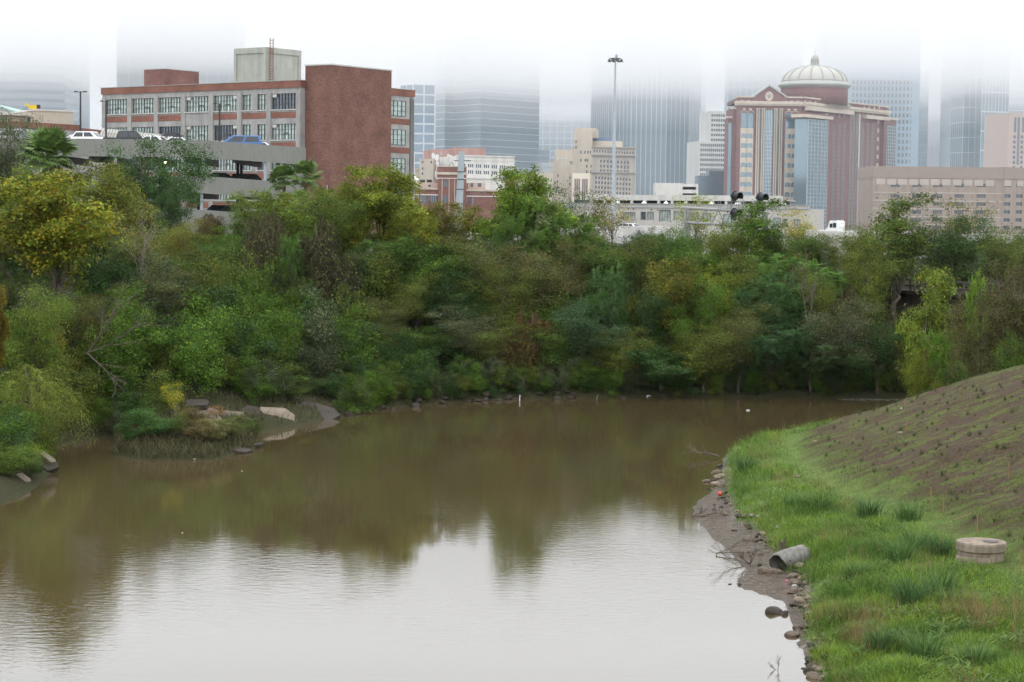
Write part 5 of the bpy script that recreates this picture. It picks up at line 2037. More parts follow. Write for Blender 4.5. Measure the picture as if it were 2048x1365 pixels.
# ---------------------------------------------------------------- high mast light
q = at(1226, 430, 340)
t = at(1231, 117, 340)
root = thing('high_mast_light', 'very tall steel mast with a ring of floodlights', 'light mast', (q.x, 340, 8))
H = t.z - 8
dx = t.x - q.x
MB().tube([(0, 0, 0), (dx, 0, H)], [.42, .14], 12).build('mast', STEEL, root)
hd = link('lamp_ring', MB().lathe([(.75, -.06), (.85, -.06), (.85, .06), (.75, .06)], 20).mesh('lamp_ring', DARK), root, (dx, 0, H - .1))
MB().lathe([(.05, .1), (.2, .12), (.24, .3), (.2, .55), (.05, .65)], 10).build('mast_head', STEEL, root, loc=(dx + .15, 0, H))
for i in range(8):
    a = i * math.pi / 4 + .2
    arm = MB().tube([(.2, 0, .05), (.8, 0, .05), (1.1, 0, -.1)], .04, 5).build('arm', DARK, root, loc=(dx, 0, H - .05), rot=(0, 0, a))
    MB().lathe([(.09, .0), (.11, -.15), (.27, -.42), (.27, -.47), (.05, -.47)], 10).build('floodlight', DARK, arm, loc=(1.12, 0, -.08))

# ---------------------------------------------------------------- steel utility pole
q = at(915, 420, 210)
t = at(923.5, 303, 210)
root = thing('utility_pole', 'grey tapering steel utility pole in front of the brick tower', 'utility pole', (q.x, 210, 8))
H = t.z - 8
MB().tube([(-.1, 0, 0), ((t.x - q.x) * .6, 0, H * .6), (t.x - q.x, 0, H)], [.5, .37, .3], 14).build('pole', plain('blue_grey_steel', (0.33, 0.38, 0.40), 0.5, 0.4, 0.2, var=0.06), root)
for py in (344, 359, 379):
    z = zz(py, 210, 918) - 8
    xx = (t.x - q.x) * z / H
    MB().lathe([(.40, -.04), (.42, 0), (.40, .04)], 14).build('joint_band', DARK, root, loc=(xx, 0, z))
z = zz(322, 210, 918) - 8
MB().tube([((t.x - q.x) * .9 - .75, 0, z), ((t.x - q.x) * .9 + 1.0, 0, z + .02)], .05, 5).build('cross_arm', DARK, root)

# ---------------------------------------------------------------- railway signal gantry
p0, p1 = at(1371, 416, 154), at(1530, 426, 152)
root = thing('signal_gantry', 'grey steel truss gantry over the railway, carrying three signals', 'signal gantry', (p0.x, p0.y, 0), math.atan2(p1.y - p0.y, p1.x - p0.x))
GL = math.hypot(p1.x - p0.x, p1.y - p0.y)
zt_, zb_ = p0.z, at(1371, 445, 154).z
dzz = p1.z - p0.z
GST = plain('gantry_steel', (0.30, 0.30, 0.29), 0.6, 0.4, 0.2, var=0.15)
for y in (0, 1.1):
    MB().tube([(-.2, y, zt_), (GL, y, zt_ + dzz)], .1, 5).build('top_chord', GST, root)
    MB().tube([(-.2, y, zb_), (GL, y, zb_ + dzz)], .1, 5).build('bottom_chord', GST, root)
for i in range(6):
    xa, xb = GL * i / 6, GL * (i + 1) / 6
    za_, zb2 = zt_ + dzz * i / 6, zb_ + dzz * (i + 1) / 6
    MB().tube([(xa, 0, zb_ + dzz * i / 6), (xa + (xb - xa) / 2, 0, zt_ + dzz * (i + .5) / 6)], .045, 5).build('diagonal', GST, root)
    MB().tube([(xb, 0, zb2), (xa + (xb - xa) / 2, 0, zt_ + dzz * (i + .5) / 6)], .045, 5).build('diagonal', GST, root)
for xx in (0.0, GL - .1):
    for y in (0, 1.1):
        MB().tube([(xx, y, 7), (xx, y, zt_ + dzz * xx / GL + .05)], .12, 6).build('leg', GST, root)
for px, lb, tp in ((1470, 'black railway signal head on the gantry, left upper one', 386), (1521, 'black railway signal head on the gantry, right upper one', 388)):
    c = at(px, tp, 152.5)
    MB().tube([((px - 3 - 1371) / FPX * 153, -.3, zb_), ((px - 3 - 1371) / FPX * 153, -.3, c.z + .1)], .06, 6).build('signal_post', GST, root)
    a = (px - 1371) / FPX * 153
    fr = MB()
    for y in (-.9, -.2):
        fr.tube([(a - 1.0, y, zt_ + .55), (a + .9, y, zt_ + .5)], .025, 4)
        for q in (-1.0, -.3, .4, .9):
            fr.tube([(a + q, y, zt_ - .1), (a + q, y, zt_ + .55)], .025, 4)
    fr.build('guard_rail', GST, root)


def signal(px, py, depth, label):
    c = at(px, py, depth)
    s = thing('railway_signal', label, 'railway signal', c, math.radians(38), 'railway signals on the gantry')
    s.scale = (.86, .86, .86)
    MB().tube([(0, .1, 0), (0, .16, 0)], .44, 20).build('target_disc', BLACK, s)
    MB().tube([(0, .16, 0), (0, .5, 0)], [.3, .22], 14).build('lamp_case', BLACK, s)
    h = MB()
    n = 22
    for i in range(n):                           # hood: tube open below
        t0, t1 = math.radians(-40 + 260 * i / n), math.radians(-40 + 260 * (i + 1) / n)
        for r0 in (.36, .34):
            h.quad((r0 * math.cos(t0), .1, r0 * math.sin(t0)), (r0 * math.cos(t1), .1, r0 * math.sin(t1)), (r0 * math.cos(t1), -.55, r0 * math.sin(t1) - .05), (r0 * math.cos(t0), -.55, r0 * math.sin(t0) - .05))
    h.build('hood', BLACK, s)
    MB().tube([(0, .08, 0), (0, .1, 0)], .2, 14).build('lens', PANE_D, s)
    MB().box(-.14, .14, .12, .45, -.62, -.28).build('bracket', BLACK, s)


signal(1472, 392, 151.8, 'black hooded railway signal, upper left of the three')
signal(1523, 395, 151.2, 'black hooded railway signal, upper right of the three')
signal(1471, 426, 151.8, 'black hooded railway signal, lowest of the three')

# ---------------------------------------------------------------- railway trestle at the bend
p0, p1 = at(1740, 600, 152), at(2090, 604, 134)
root = thing('railway_trestle', 'old dark concrete railway trestle with wooden railing half hidden by trees', 'bridge', (p0.x, p0.y, 0), math.atan2(p1.y - p0.y, p1.x - p0.x))
TL = math.hypot(p1.x - p0.x, p1.y - p0.y)
zt_ = zz(593, 141, 1940)
OLDC = plain('old_trestle_concrete', (0.05, 0.042, 0.034), 0.95, 0.2, var=0.3, scale=1.2, streak=0.4)
OLDW = plain('old_grey_timber', (0.085, 0.074, 0.064), 0.95, 0.2, var=0.2, scale=2)
MB().box(0, TL, 0, 4.5, zt_ - .95, zt_ - .12).build('girder', OLDC, root)
MB().box(-.1, TL + .1, -.35, 4.8, zt_ - .117, zt_ + .12).build('deck', OLDC, root)
MB().box(0, TL, -.12, -.003, zt_ - 1.3, zt_ - .97).build('lower_beam', OLDW, root)
for i in range(16):
    x = TL * (i + .3) / 16
    MB().box(x - .08, x + .08, -.3, -.16, zt_ + .123, zt_ + 1.0).build('railing_post', OLDW, root)
for z in (.95, .5):
    MB().box(0, TL, -.35, -.303, zt_ + z - .06, zt_ + z + .05).build('rail', OLDW, root)
for px in (1790, 1920, 1938):
    x = (px - 1740) / 350 * TL
    MB().box(x - .3, x + .3, .6, 4, -1, zt_ - 1.31).build('pier', OLDC, root)
# ================================================================ trees, shrubs and undergrowth
def unit(a):
    return a / np.maximum(np.linalg.norm(a, axis=1, keepdims=True), 1e-6)


def leaf_quads(r, pos, nrm, length, width, axis=None):
    """a rhombic leaf at each position; axis: direction in which the leaf points"""
    N = len(pos)
    nrm = unit(nrm)
    a = r.normal(0, 1, (N, 3)) if axis is None else axis
    a = unit(a - nrm * (a * nrm).sum(1, keepdims=True))
    b = np.cross(nrm, a)
    L = np.broadcast_to(np.asarray(length, float), (N,))[:, None]
    W = np.broadcast_to(np.asarray(width, float), (N,))[:, None]
    v = np.stack([pos - a * L * 0.5, pos + b * W * 0.5 - a * L * 0.05 + nrm * W * 0.12, pos + a * L * 0.5, pos - b * W * 0.5 - a * L * 0.05 + nrm * W * 0.12], 1).reshape(-1, 3)
    f = np.arange(N * 4).reshape(N, 4)
    return v, f


def sphere_pts(r, n):
    return unit(r.normal(0, 1, (n, 3)))


def crown_clusters(r, R, H, z0, nb, ns, up=0.25, fill=0.25):
    """twig clusters along limbs that fork off a leaning stem: positions, outward directions, a value per bough"""
    pos, out, bl = [], [], []
    blobs = []
    nl = max(6, int(nb / 2.6))
    for i in range(nl):
        az = i * 2.4 + r.uniform(-0.5, 0.5)
        el = math.radians(r.uniform(2, 62) + up * 30)
        reach = r.uniform(0.55, 1.12)
        zs = z0 + (H - z0) * r.uniform(0.0, 0.5)
        end = np.array([math.cos(az) * R * reach * math.cos(el) ** 0.6, math.sin(az) * R * reach * math.cos(el) ** 0.6, min(zs + (H - zs) * math.sin(el) * 1.15 * reach, H * 0.96)])
        st = np.array([0, 0, zs])
        v = r.uniform(0, 1)
        for t in (0.42, 0.7, 0.98):
            c = st + (end - st) * (t + r.uniform(-0.08, 0.08)) + r.normal(0, 0.07 * R, 3)
            blobs.append((c, R * r.uniform(0.2, 0.36) * (1.1 - 0.25 * t), v))
    for k in range(max(2, nl // 3)):                       # the leader
        t = 0.55 + 0.42 * k / max(1, nl // 3 - 1)
        blobs.append((np.array([r.normal(0, 0.12 * R), r.normal(0, 0.12 * R), z0 + (H - z0) * min(t, 0.95)]), R * r.uniform(0.22, 0.34), r.uniform(0, 1)))
    for c, br, v in blobs:
        m = max(6, int(ns * (br / R / 0.3) ** 2))
        sd = sphere_pts(r, m)
        o = np.array([c[0], c[1], max(c[2] - (z0 + H) * 0.4, 0.15)])
        o = o / (np.linalg.norm(o) + 1e-6)
        sd = sd[(sd @ o) > -0.6]
        p = c + sd * br * r.uniform(0.4, 1.25, (len(sd), 1)) * np.array([1, 1, 0.8])
        pos.append(p)
        out.append(sd)
        bl.append(np.full(len(sd), v))
    pos, out, bl = np.concatenate(pos), np.concatenate(out), np.concatenate(bl)
    k = pos[:, 2] > 0.05
    return pos[k], out[k], bl[k]


def tint(r, n, lo=0.65, hi=1.35, yellow=0.15):
    t = np.ones((n, 3)) * r.uniform(lo, hi, (n, 1))
    t[:, 0] *= 1 + r.normal(0, yellow, n)
    return np.clip(t, 0.15, 3)


def broad_crown(seed, R, H, z0, nb=22, ns=26, nl=22, leaf=0.2, spread=0.30, autumn=0.0, up=0.25, aspect=0.7, fill=0.25):
    r = np.random.default_rng(seed)
    p, o, bl = crown_clusters(r, R, H, z0, nb, ns, up, fill)
    n = len(p)
    ct = r.uniform(0.55, 1.4, n) * (0.7 + 0.6 * bl)
    cy = r.uniform(0, 1, n)
    P_ = np.repeat(p, nl, 0) + r.normal(0, spread, (n * nl, 3)) * np.array([1, 1, 0.7])
    O_ = np.repeat(o, nl, 0) * 0.7 + r.normal(0, 0.55, (n * nl, 3)) + np.array([0, 0, 0.45])
    k = P_[:, 2] > 0.02
    T = tint(r, n * nl, 0.7, 1.3) * np.repeat(ct, nl)[:, None]
    if autumn > 0:
        a = np.repeat(cy < autumn, nl) & (r.uniform(0, 1, n * nl) < 0.8)
        T[a] *= np.array([1.3, 0.98, 0.6])
    s = leaf * r.uniform(0.6, 1.35, n * nl)
    v, f = leaf_quads(r, P_[k], O_[k], s[k], s[k] * aspect)
    return v, f, T[k], p


def frond_crown(seed, R, H, z0, nb=14, ns=7, leaf=0.16, flen=0.75):
    r = np.random.default_rng(seed)
    p, o, bl = crown_clusters(r, R, H, z0, nb, ns, 0.5)
    n = len(p)
    nf, nk = 8, 11
    P_ = np.repeat(p, nf, 0)
    o2 = np.repeat(unit(o + np.array([0, 0, 0.6])), nf, 0)
    side = unit(r.normal(0, 1, (n * nf, 3)))
    d = unit(o2 * 0.55 + side * 0.8 + np.array([0, 0, 0.2]))
    fl = flen * r.uniform(0.6, 1.3, n * nf)
    T0 = np.repeat(r.uniform(0.75, 1.25, n) * (0.8 + 0.4 * bl), nf)
    vs, fs, ts, ofs = [], [], [], 0
    perp = unit(np.cross(d, np.array([0, 0, 1.0]) + r.normal(0, 0.1, d.shape)))
    upn = np.cross(perp, d)
    for k in range(1, nk):
        t = k / (nk - 1)
        c = P_ + d * (fl * t)[:, None] + np.array([0, 0, -1.0]) * (fl * 0.45 * t * t)[:, None]
        dd = unit(d + np.array([0, 0, -0.9]) * t)
        for s in (-1, 1):
            ax = unit(perp * s + dd * 0.45)
            w = leaf * (1 - 0.45 * t)
            pos = c + ax * w * 0.5
            v, f = leaf_quads(r, pos, upn + r.normal(0, 0.15, upn.shape), w, w * 0.34, ax)
            vs.append(v)
            fs.append(f + ofs)
            ofs += len(v)
            ts.append(tint(r, len(pos), 0.85, 1.2, 0.08) * T0[:, None])
    return np.concatenate(vs), np.concatenate(fs), np.concatenate(ts), p


def willow_crown(seed, R, H, z0, strands=330, leaf=0.17):
    r = np.random.default_rng(seed)
    d = sphere_pts(r, strands)
    d[:, 2] = np.abs(d[:, 2])
    top = np.column_stack([d[:, :2] * R * r.uniform(0.3, 0.9, (strands, 1)), z0 + (H - z0) * (0.25 + 0.72 * d[:, 2] * r.uniform(0.6, 1, strands))])
    L = r.uniform(0.25, 0.55, strands) * (H - z0)
    vs, ts = [], []
    nk = 34
    pos, nrm, ax = [], [], []
    T0 = r.uniform(0.6, 1.4, strands)
    ht = unit(np.column_stack([d[:, :2], np.zeros(strands)]))
    for k in range(nk):
        t = k / nk
        c = top + ht * (L * 0.55 * math.sin(t * 1.6))[:, None] + np.array([0, 0, 1.0]) * (L * (0.28 * math.sin(t * 2.6) - 1.05 * t * t))[:, None]
        pos.append(c + r.normal(0, 0.05, c.shape))
        ax.append(unit(ht * (1 - t) + np.array([0, 0, -1.3]) * (t + 0.1) + r.normal(0, 0.35, c.shape)))
        nrm.append(ht + r.normal(0, 0.6, c.shape))
        ts.append(tint(r, strands, 0.75, 1.25, 0.12) * T0[:, None])
    pos, nrm, ax, T = map(np.concatenate, (pos, nrm, ax, ts))
    k = pos[:, 2] > 0.03
    v, f = leaf_quads(r, pos[k], nrm[k], leaf * r.uniform(0.6, 1.3, k.sum()), leaf * 0.22, ax[k])
    return v, f, T[k], top


def vine_crown(seed, R, H, z0, n=11000, leaves=4200):
    """a curtain of bare hanging stems over a hidden snag, with some leaves left"""
    r = np.random.default_rng(seed)
    lob = [(r.uniform(-0.75, 0.75) * R, r.uniform(-0.4, 0.4) * R, r.uniform(0.28, 0.5) * R, H * r.uniform(0.6, 1.0)) for _ in range(11)]
    w = r.integers(0, 11, n)
    lob = np.array(lob)[w]
    ang = r.uniform(0, 2 * math.pi, n)
    z = r.uniform(0, 1, n) ** 0.8
    zz_ = z * lob[:, 3]
    prof = np.sqrt(np.clip(1 - z ** 7, 0, 1)) * (0.85 + 0.25 * np.sin(z * 7 + lob[:, 0] * 3))
    rad = lob[:, 2] * prof * r.uniform(0.6, 1.15, n)
    pos = np.column_stack([lob[:, 0] + np.cos(ang) * rad, lob[:, 1] + np.sin(ang) * rad, zz_])
    nrm = np.column_stack([np.cos(ang), np.sin(ang), np.zeros(n)]) + r.normal(0, 0.3, (n, 3))
    ax = np.array([0, 0, -1.0]) + r.normal(0, 0.42, (n, 3))
    v, f = leaf_quads(r, pos, nrm, r.uniform(0.2, 0.75, n), r.uniform(0.012, 0.035, n), ax)
    t = np.array([[0.07, 0.06, 0.048]]) * r.uniform(0.45, 1.7, (n, 1))
    k = r.integers(0, n, leaves)
    p2 = pos[k] * np.array([1.05, 1.05, 1])
    v2, f2 = leaf_quads(r, p2, nrm[k] + np.array([0, 0, 0.5]), r.uniform(0.06, 0.13, leaves), r.uniform(0.05, 0.1, leaves))
    c = np.array([[0.17, 0.15, 0.045], [0.075, 0.11, 0.032], [0.09, 0.11, 0.04]])[r.integers(0, 3, leaves)] * r.uniform(0.7, 1.2, (leaves, 1))
    return np.concatenate([v, v2]), np.concatenate([f, f2 + len(v)]), np.concatenate([t, c]), pos[::400]


def limbs(seed, targets, H, z_fork, r0, wob=0.1, count=14):
    """tapered trunk that forks into limbs reaching for the crown's clusters"""
    r = random.Random(seed)
    m = MB()
    trunk = [(0, 0, -0.3)]
    k = 5
    for i in range(1, k + 1):
        t = i / k
        trunk.append((r.uniform(-wob, wob) * t * 2, r.uniform(-wob, wob) * t * 2, z_fork * t))
    m.tube(trunk, [r0 * (1.25 - 0.55 * i / k) for i in range(k + 1)], 7)
    top = Vector(trunk[-1])
    lead = [top, top + Vector((r.uniform(-wob, wob), r.uniform(-wob, wob), (H - z_fork) * 0.5)), top + Vector((r.uniform(-.3, .3), r.uniform(-.3, .3), (H - z_fork) * 0.92))]
    m.tube(lead, [r0 * 0.62, r0 * 0.34, r0 * 0.08], 5)
    for i in range(min(count, len(targets))):
        q = Vector(targets[r.randrange(len(targets))].tolist())
        t0 = r.uniform(0.45, 1.0)
        i0 = t0 * k
        a = Vector(trunk[int(i0)])
        if q.z > z_fork * 1.2 and r.random() < 0.6:
            a = lead[0].lerp(lead[1], r.random())
        mid = a.lerp(q, 0.5) + Vector((r.uniform(-.2, .2), r.uniform(-.2, .2), 0.12 * (q - a).length))
        w = r0 * r.uniform(0.22, 0.45)
        m.tube([a, a.lerp(mid, .5) + Vector((0, 0, .05)), mid, q], [w, w * .8, w * .55, w * .12], 5)
    return m


PROTO = {}


def proto(key, crown, R, H, z_fork, r0, m_leaf=LEAF, m_bark=BARK, count=14, seed=1):
    v, f, t, targ = crown
    cm = np_mesh(key + '_crown', v, f, m_leaf, t)
    tm = limbs(seed, targ, H, z_fork, r0, count=count).mesh(key + '_trunk', m_bark, True)
    PROTO[key] = (cm, tm, 2 * R, H)


# real-size models: half width R, height H
proto('broad_a', broad_crown(1, 3.0, 8.0, 1.0, 30, 34, 30, 0.155, 0.23), 3.0, 8.0, 2.6, 0.17, seed=1)
proto('broad_b', broad_crown(2, 3.2, 7.0, 0.6, 28, 34, 30, 0.15, 0.24, autumn=0.15), 3.2, 7.0, 2.0, 0.16, seed=2)
proto('broad_c', broad_crown(3, 2.6, 7.5, 0.6, 28, 34, 30, 0.15, 0.22, autumn=0.3), 2.6, 7.5, 2.2, 0.15, seed=3)
proto('pale_broad', broad_crown(31, 2.2, 7.0, 1.4, 20, 28, 26, 0.15, 0.22, autumn=0.1), 2.2, 7.0, 2.6, 0.10, m_bark=PALE_BARK, seed=31)
proto('oak_a', broad_crown(4, 3.6, 6.5, 0.8, 32, 34, 22, 0.13, 0.22, aspect=0.55), 3.6, 6.5, 1.8, 0.22, seed=4)
proto('fine_a', broad_crown(5, 2.6, 7.0, 0.6, 26, 30, 26, 0.13, 0.26, aspect=0.4), 2.6, 7.0, 1.6, 0.11, seed=5)
proto('fine_b', broad_crown(6, 2.8, 6.0, 0.3, 24, 28, 26, 0.12, 0.25, aspect=0.42, autumn=0.2), 2.8, 6.0, 1.2, 0.10, seed=6)
proto('airy', broad_crown(7, 2.2, 6.5, 1.0, 18, 16, 15, 0.15, 0.30, aspect=0.5, autumn=0.12), 2.2, 6.5, 2.2, 0.08, m_bark=PALE_BARK, count=26, seed=7)
proto('upright', broad_crown(8, 1.9, 7.5, 0.5, 24, 26, 22, 0.15, 0.22, aspect=0.5, up=0.9), 1.9, 7.5, 1.8, 0.12, seed=8)
proto('frond_a', frond_crown(9, 2.8, 6.5, 0.5, 20, 13, 0.17, 0.8), 2.8, 6.5, 2.5, 0.10, seed=9)
proto('frond_b', frond_crown(10, 2.2, 4.0, 0.2, 15, 12, 0.15, 0.7), 2.2, 4.0, 1.2, 0.08, seed=10)
proto('willow', willow_crown(11, 2.6, 4.6, 0.1), 2.6, 4.6, 1.6, 0.12, seed=11)
proto('willow_b', willow_crown(41, 2.0, 5.6, 0.3, 300, 0.16), 2.0, 5.6, 2.0, 0.11, seed=41)
proto('shrub_a', broad_crown(12, 2.2, 3.2, 0.05, 20, 26, 22, 0.13, 0.2, aspect=0.5), 2.2, 3.2, 0.7, 0.06, seed=12)
proto('shrub_b', broad_crown(13, 2.4, 3.6, 0.05, 22, 26, 22, 0.12, 0.22, aspect=0.4, autumn=0.3), 2.4, 3.6, 0.7, 0.06, seed=13)
proto('shrub_c', broad_crown(14, 2.0, 2.8, 0.05, 18, 26, 22, 0.16, 0.19, aspect=0.6), 2.0, 2.8, 0.6, 0.06, seed=14)
proto('round_bush', broad_crown(51, 1.5, 2.3, 0.03, 26, 26, 22, 0.10, 0.13, aspect=0.35, up=0.5), 1.5, 2.3, 0.5, 0.04, seed=51)
proto('ivy', broad_crown(15, 2.3, 2.9, 0.02, 30, 40, 18, 0.12, 0.10, aspect=0.8, fill=0.05), 2.3, 2.9, 0.5, 0.05, seed=15)
proto('vine', vine_crown(16, 1.6, 6.5, 0.2), 1.6, 6.5, 4.5, 0.14, TWIG, seed=16)
proto('vine_b', vine_crown(17, 2.0, 5.5, 0.2, 11000, 5500), 2.0, 5.5, 4.0, 0.14, TWIG, seed=17)

# colours (reflectance)
YEL = (0.135, 0.15, 0.022)
ORA = (0.13, 0.105, 0.02)
LIM = (0.18, 0.20, 0.03)
GRN = (0.085, 0.145, 0.026)
MID = (0.072, 0.125, 0.027)
DRK = (0.04, 0.078, 0.026)
BLU = (0.05, 0.088, 0.045)
OLV = (0.10, 0.125, 0.03)
BRN = (0.092, 0.102, 0.04)
GRY = (0.085, 0.10, 0.06)
FRD = (0.085, 0.15, 0.04)

rt = random.Random(5)


def plant_tree(px, ytop, wpx, depth, key, col, label, cat='tree', name=None, group='trees along the far bank', low=0.0):
    cm, tm, W0, H0 = PROTO[key]
    x = at(px, 600, depth).x
    z0 = ground_z(x, depth) - low
    zt = at(px, ytop, depth).z
    H = max((zt - z0) * (1.0 if 'vine' in key or 'willow' in key else 1.07), 1.0)
    W = wpx * 1.12 * depth / FPX
    root = thing(name or cat.replace(' ', '_'), label, cat, (x, depth, z0), rt.uniform(0, 6.28), group)
    root.scale = (W / W0, W / W0, H / H0)
    c = link('crown', cm, root)
    k = rt.uniform(0.92, 1.1) * (1.22 if 'vine' not in key else 1.0)
    c.color = (col[0] * k * 1.0, col[1] * k * 1.03, col[2] * k * 0.85, 1)
    link('trunk', tm, root)
    return root


T = plant_tree
G_L = 'trees on the left bank'
G_F = 'trees along the far bank'
G_S = 'shrubs at the water'
G_R = 'shrubs behind the right slope'
# --- left bank, from the back to the water
T(25, 262, 150, 172, 'oak_a', GRY, 'grey-green oak at the left picture edge, in front of the garage', group=G_L)
T(290, 303, 215, 166, 'oak_a', DRK, 'large dark green oak covering the left part of the parking garage', group=G_L)
T(340, 372, 100, 160, 'oak_a', DRK, 'hanging dark oak limb mass beside the open garage decks', group=G_L)
T(62, 362, 130, 146, 'ivy', OLV, 'round vine-covered tree mound below the tall fan palm', group=G_L)
T(165, 372, 120, 146, 'fine_b', OLV, 'olive small-leaved tree between the fan palm and the dark oak', group=G_L)
T(232, 345, 150, 144, 'broad_b', (0.12, 0.135, 0.03), 'yellow-green tree standing in front of the dark oak', group=G_L)
T(112, 378, 250, 118, 'broad_c', YEL, 'big yellow and gold tree, brightest on the left bank', group=G_L)
T(30, 470, 120, 126, 'broad_c', (0.16, 0.17, 0.03), 'yellow-olive tree at the left picture edge behind the gold tree', group=G_L)
T(-14, 590, 50, 101, 'broad_c', ORA, 'orange-leaved tree cut off by the left picture edge', group=G_L)
T(70, 598, 170, 106, 'fine_a', (0.11, 0.155, 0.03), 'bright green fine-leaved tree below the gold tree', group=G_L)
T(105, 625, 90, 108, 'airy', (0.27, 0.22, 0.05), 'thin straw-yellow sapling in front of the gold tree', group=G_L)
T(287, 430, 120, 126, 'airy', (0.17, 0.175, 0.06), 'slender pale-trunked sapling with thin yellow-green leaves', group=G_L)
T(362, 455, 130, 137, 'fine_b', (0.15, 0.15, 0.04), 'olive-yellow tree right of the pale-trunked sapling', group=G_L)
T(250, 480, 120, 132, 'fine_a', OLV, 'olive tree between the gold tree and the pale-trunked sapling', group=G_L)
T(425, 428, 62, 152, 'vine', (1.3, 1.0, 0.8), 'dark brown vine-wrapped snag in front of the lowest garage wall', group=G_L)
T(440, 492, 150, 140, 'fine_a', MID, 'green tree below the vine-wrapped snag', group=G_L)
T(520, 395, 130, 154, 'frond_a', (0.12, 0.16, 0.045), 'light green feather-leaved tree below the two garage palms', group=G_L)
T(610, 392, 170, 152, 'frond_a', (0.105, 0.15, 0.04), 'feather-leaved tree in front of the brick tower base', group=G_L)
T(682, 405, 120, 154, 'broad_b', (0.13, 0.14, 0.04), 'olive tree against the foot of the brick tower', group=G_L)
T(528, 428, 105, 134.5, 'vine', (1.0, 1.0, 0.95), 'curtain of bare brown vines, left of two', group=G_L)
T(640, 440, 150, 134.5, 'vine_b', (0.85, 0.85, 0.8), 'wide dark curtain of bare vines, right of two', group=G_L)
T(585, 500, 80, 133, 'frond_b', FRD, 'small feather-leaved tree growing between the two vine curtains', group=G_L)
T(470, 520, 90, 139, 'frond_a', FRD, 'feather-leaved sapling left of the vine curtains', group=G_L)
T(485, 434, 120, 148, 'fine_a', GRN, 'rounded green tree between the vine-wrapped snag and the twin palms', group=G_L)
T(566, 402, 150, 146, 'broad_b', (0.11, 0.15, 0.03), 'yellow-green tree top directly below the twin palms', group=G_L)
T(655, 405, 140, 146, 'fine_a', (0.095, 0.14, 0.032), 'green tree covering the foot of the brick tower, above the wide vine curtain', group=G_L)
T(400, 520, 150, 134, 'fine_a', MID, 'mid green tree filling the slope below the olive-yellow tree', group=G_L)
# --- far bank, upper row
T(760, 353, 185, 150, 'broad_a', (0.145, 0.17, 0.022), 'tall broad yellow-green tree in front of the brick tower corner')
T(700, 385, 120, 148, 'broad_b', (0.12, 0.15, 0.025), 'green tree overlapping the tall yellow-green tree from the left')
T(838, 442, 120, 145, 'broad_b', (0.135, 0.15, 0.022), 'gold-tinged tree right of the tall yellow-green tree')
T(820, 412, 90, 152, 'broad_b', (0.13, 0.16, 0.025), 'green tree just under the warehouse corner windows')
T(905, 420, 130, 152, 'broad_b', (0.135, 0.135, 0.035), 'brownish green tree below the steel utility pole')
T(1042, 360, 165, 150, 'broad_a', (0.12, 0.175, 0.025), 'tall rounded bright green tree right of the utility pole')
T(1070, 415, 130, 146, 'frond_a', (0.09, 0.15, 0.035), 'feather-leaved tree in front of the tall rounded green tree')
T(1000, 440, 100, 146, 'fine_a', MID, 'green tree at the left foot of the tall rounded green tree')
T(1112, 384, 80, 155, 'airy', DRK, 'thin dark tree just right of the tall rounded green tree')
T(1172, 394, 90, 158, 'airy', (0.11, 0.12, 0.04), 'thin olive tree left of the high mast light pole')
T(1218, 405, 100, 156, 'airy', (0.2, 0.175, 0.05), 'thin yellowing tree at the high mast light pole')
T(1150, 446, 130, 150, 'frond_a', GRN, 'light green feathery tree under the thin olive tree')
T(1290, 480, 170, 152, 'broad_b', DRK, 'dark green tree below the freeway barrier')
T(1392, 402, 100, 158, 'airy', (0.21, 0.24, 0.045), 'lime sapling growing through the railway signal gantry')
T(1345, 466, 120, 149, 'fine_a', MID, 'mid green tree left of the lime sapling')
T(1505, 420, 130, 150, 'upright', GRN, 'dense green tree under the railway signals')
T(1440, 458, 130, 149, 'fine_b', OLV, 'olive tree below the signal gantry')
T(1588, 428, 90, 157, 'airy', (0.27, 0.24, 0.05), 'pale yellow tree in front of the long grey low building')
T(1640, 474, 140, 155, 'fine_a', OLV, 'olive tree right of the pale yellow tree')
T(1560, 476, 140, 150, 'fine_a', MID, 'green tree below the pale yellow tree')
T(1790, 416, 150, 146, 'upright', (0.095, 0.13, 0.035), 'tall upright green tree before the brown jail wall')
T(1725, 462, 150, 150, 'fine_b', OLV, 'olive tree left of the tall upright tree')
T(1905, 414, 130, 152, 'airy', (0.14, 0.14, 0.04), 'airy yellow-topped tree in front of the jail windows')
T(1905, 450, 170, 148, 'oak_a', (0.05, 0.085, 0.03), 'dark spreading tree above the railway trestle')
T(2015, 462, 130, 152, 'airy', OLV, 'thin tree at the right picture edge above the trestle')
T(2010, 480, 160, 147, 'fine_a', OLV, 'olive tree mass at the right picture edge behind the trestle')
# --- far bank, middle row
T(1335, 540, 140, 139, 'broad_b', (0.115, 0.12, 0.026), 'round olive-gold tree in the middle of the far bank')
T(1425, 528, 120, 142, 'willow_b', (0.17, 0.2, 0.03), 'soft lime-green weeping tree beside the olive-gold tree')
T(1580, 530, 220, 142, 'frond_a', (0.08, 0.145, 0.035), 'wide flat-topped feather-leaved tree on the far bank')
T(1690, 575, 120, 138, 'vine_b', (0.95, 0.9, 0.8), 'brown vine-hung thicket left of the railway trestle')
T(1730, 520, 120, 143, 'fine_b', OLV, 'olive tree above the brown vine-hung thicket')
T(1850, 558, 118, 130, 'pale_broad', (0.125, 0.165, 0.03), 'lime-leaved tree with a pale trunk in front of the trestle')
T(960, 500, 200, 140, 'fine_b', BRN, 'brown-olive tree in the middle of the far bank thicket')
T(1075, 520, 180, 140, 'fine_b', (0.105, 0.105, 0.045), 'dull olive tree right of the brown-olive tree')
T(1145, 500, 120, 145, 'fine_b', (0.12, 0.115, 0.045), 'dull yellow-olive tree on the far bank, under the feathery tree')
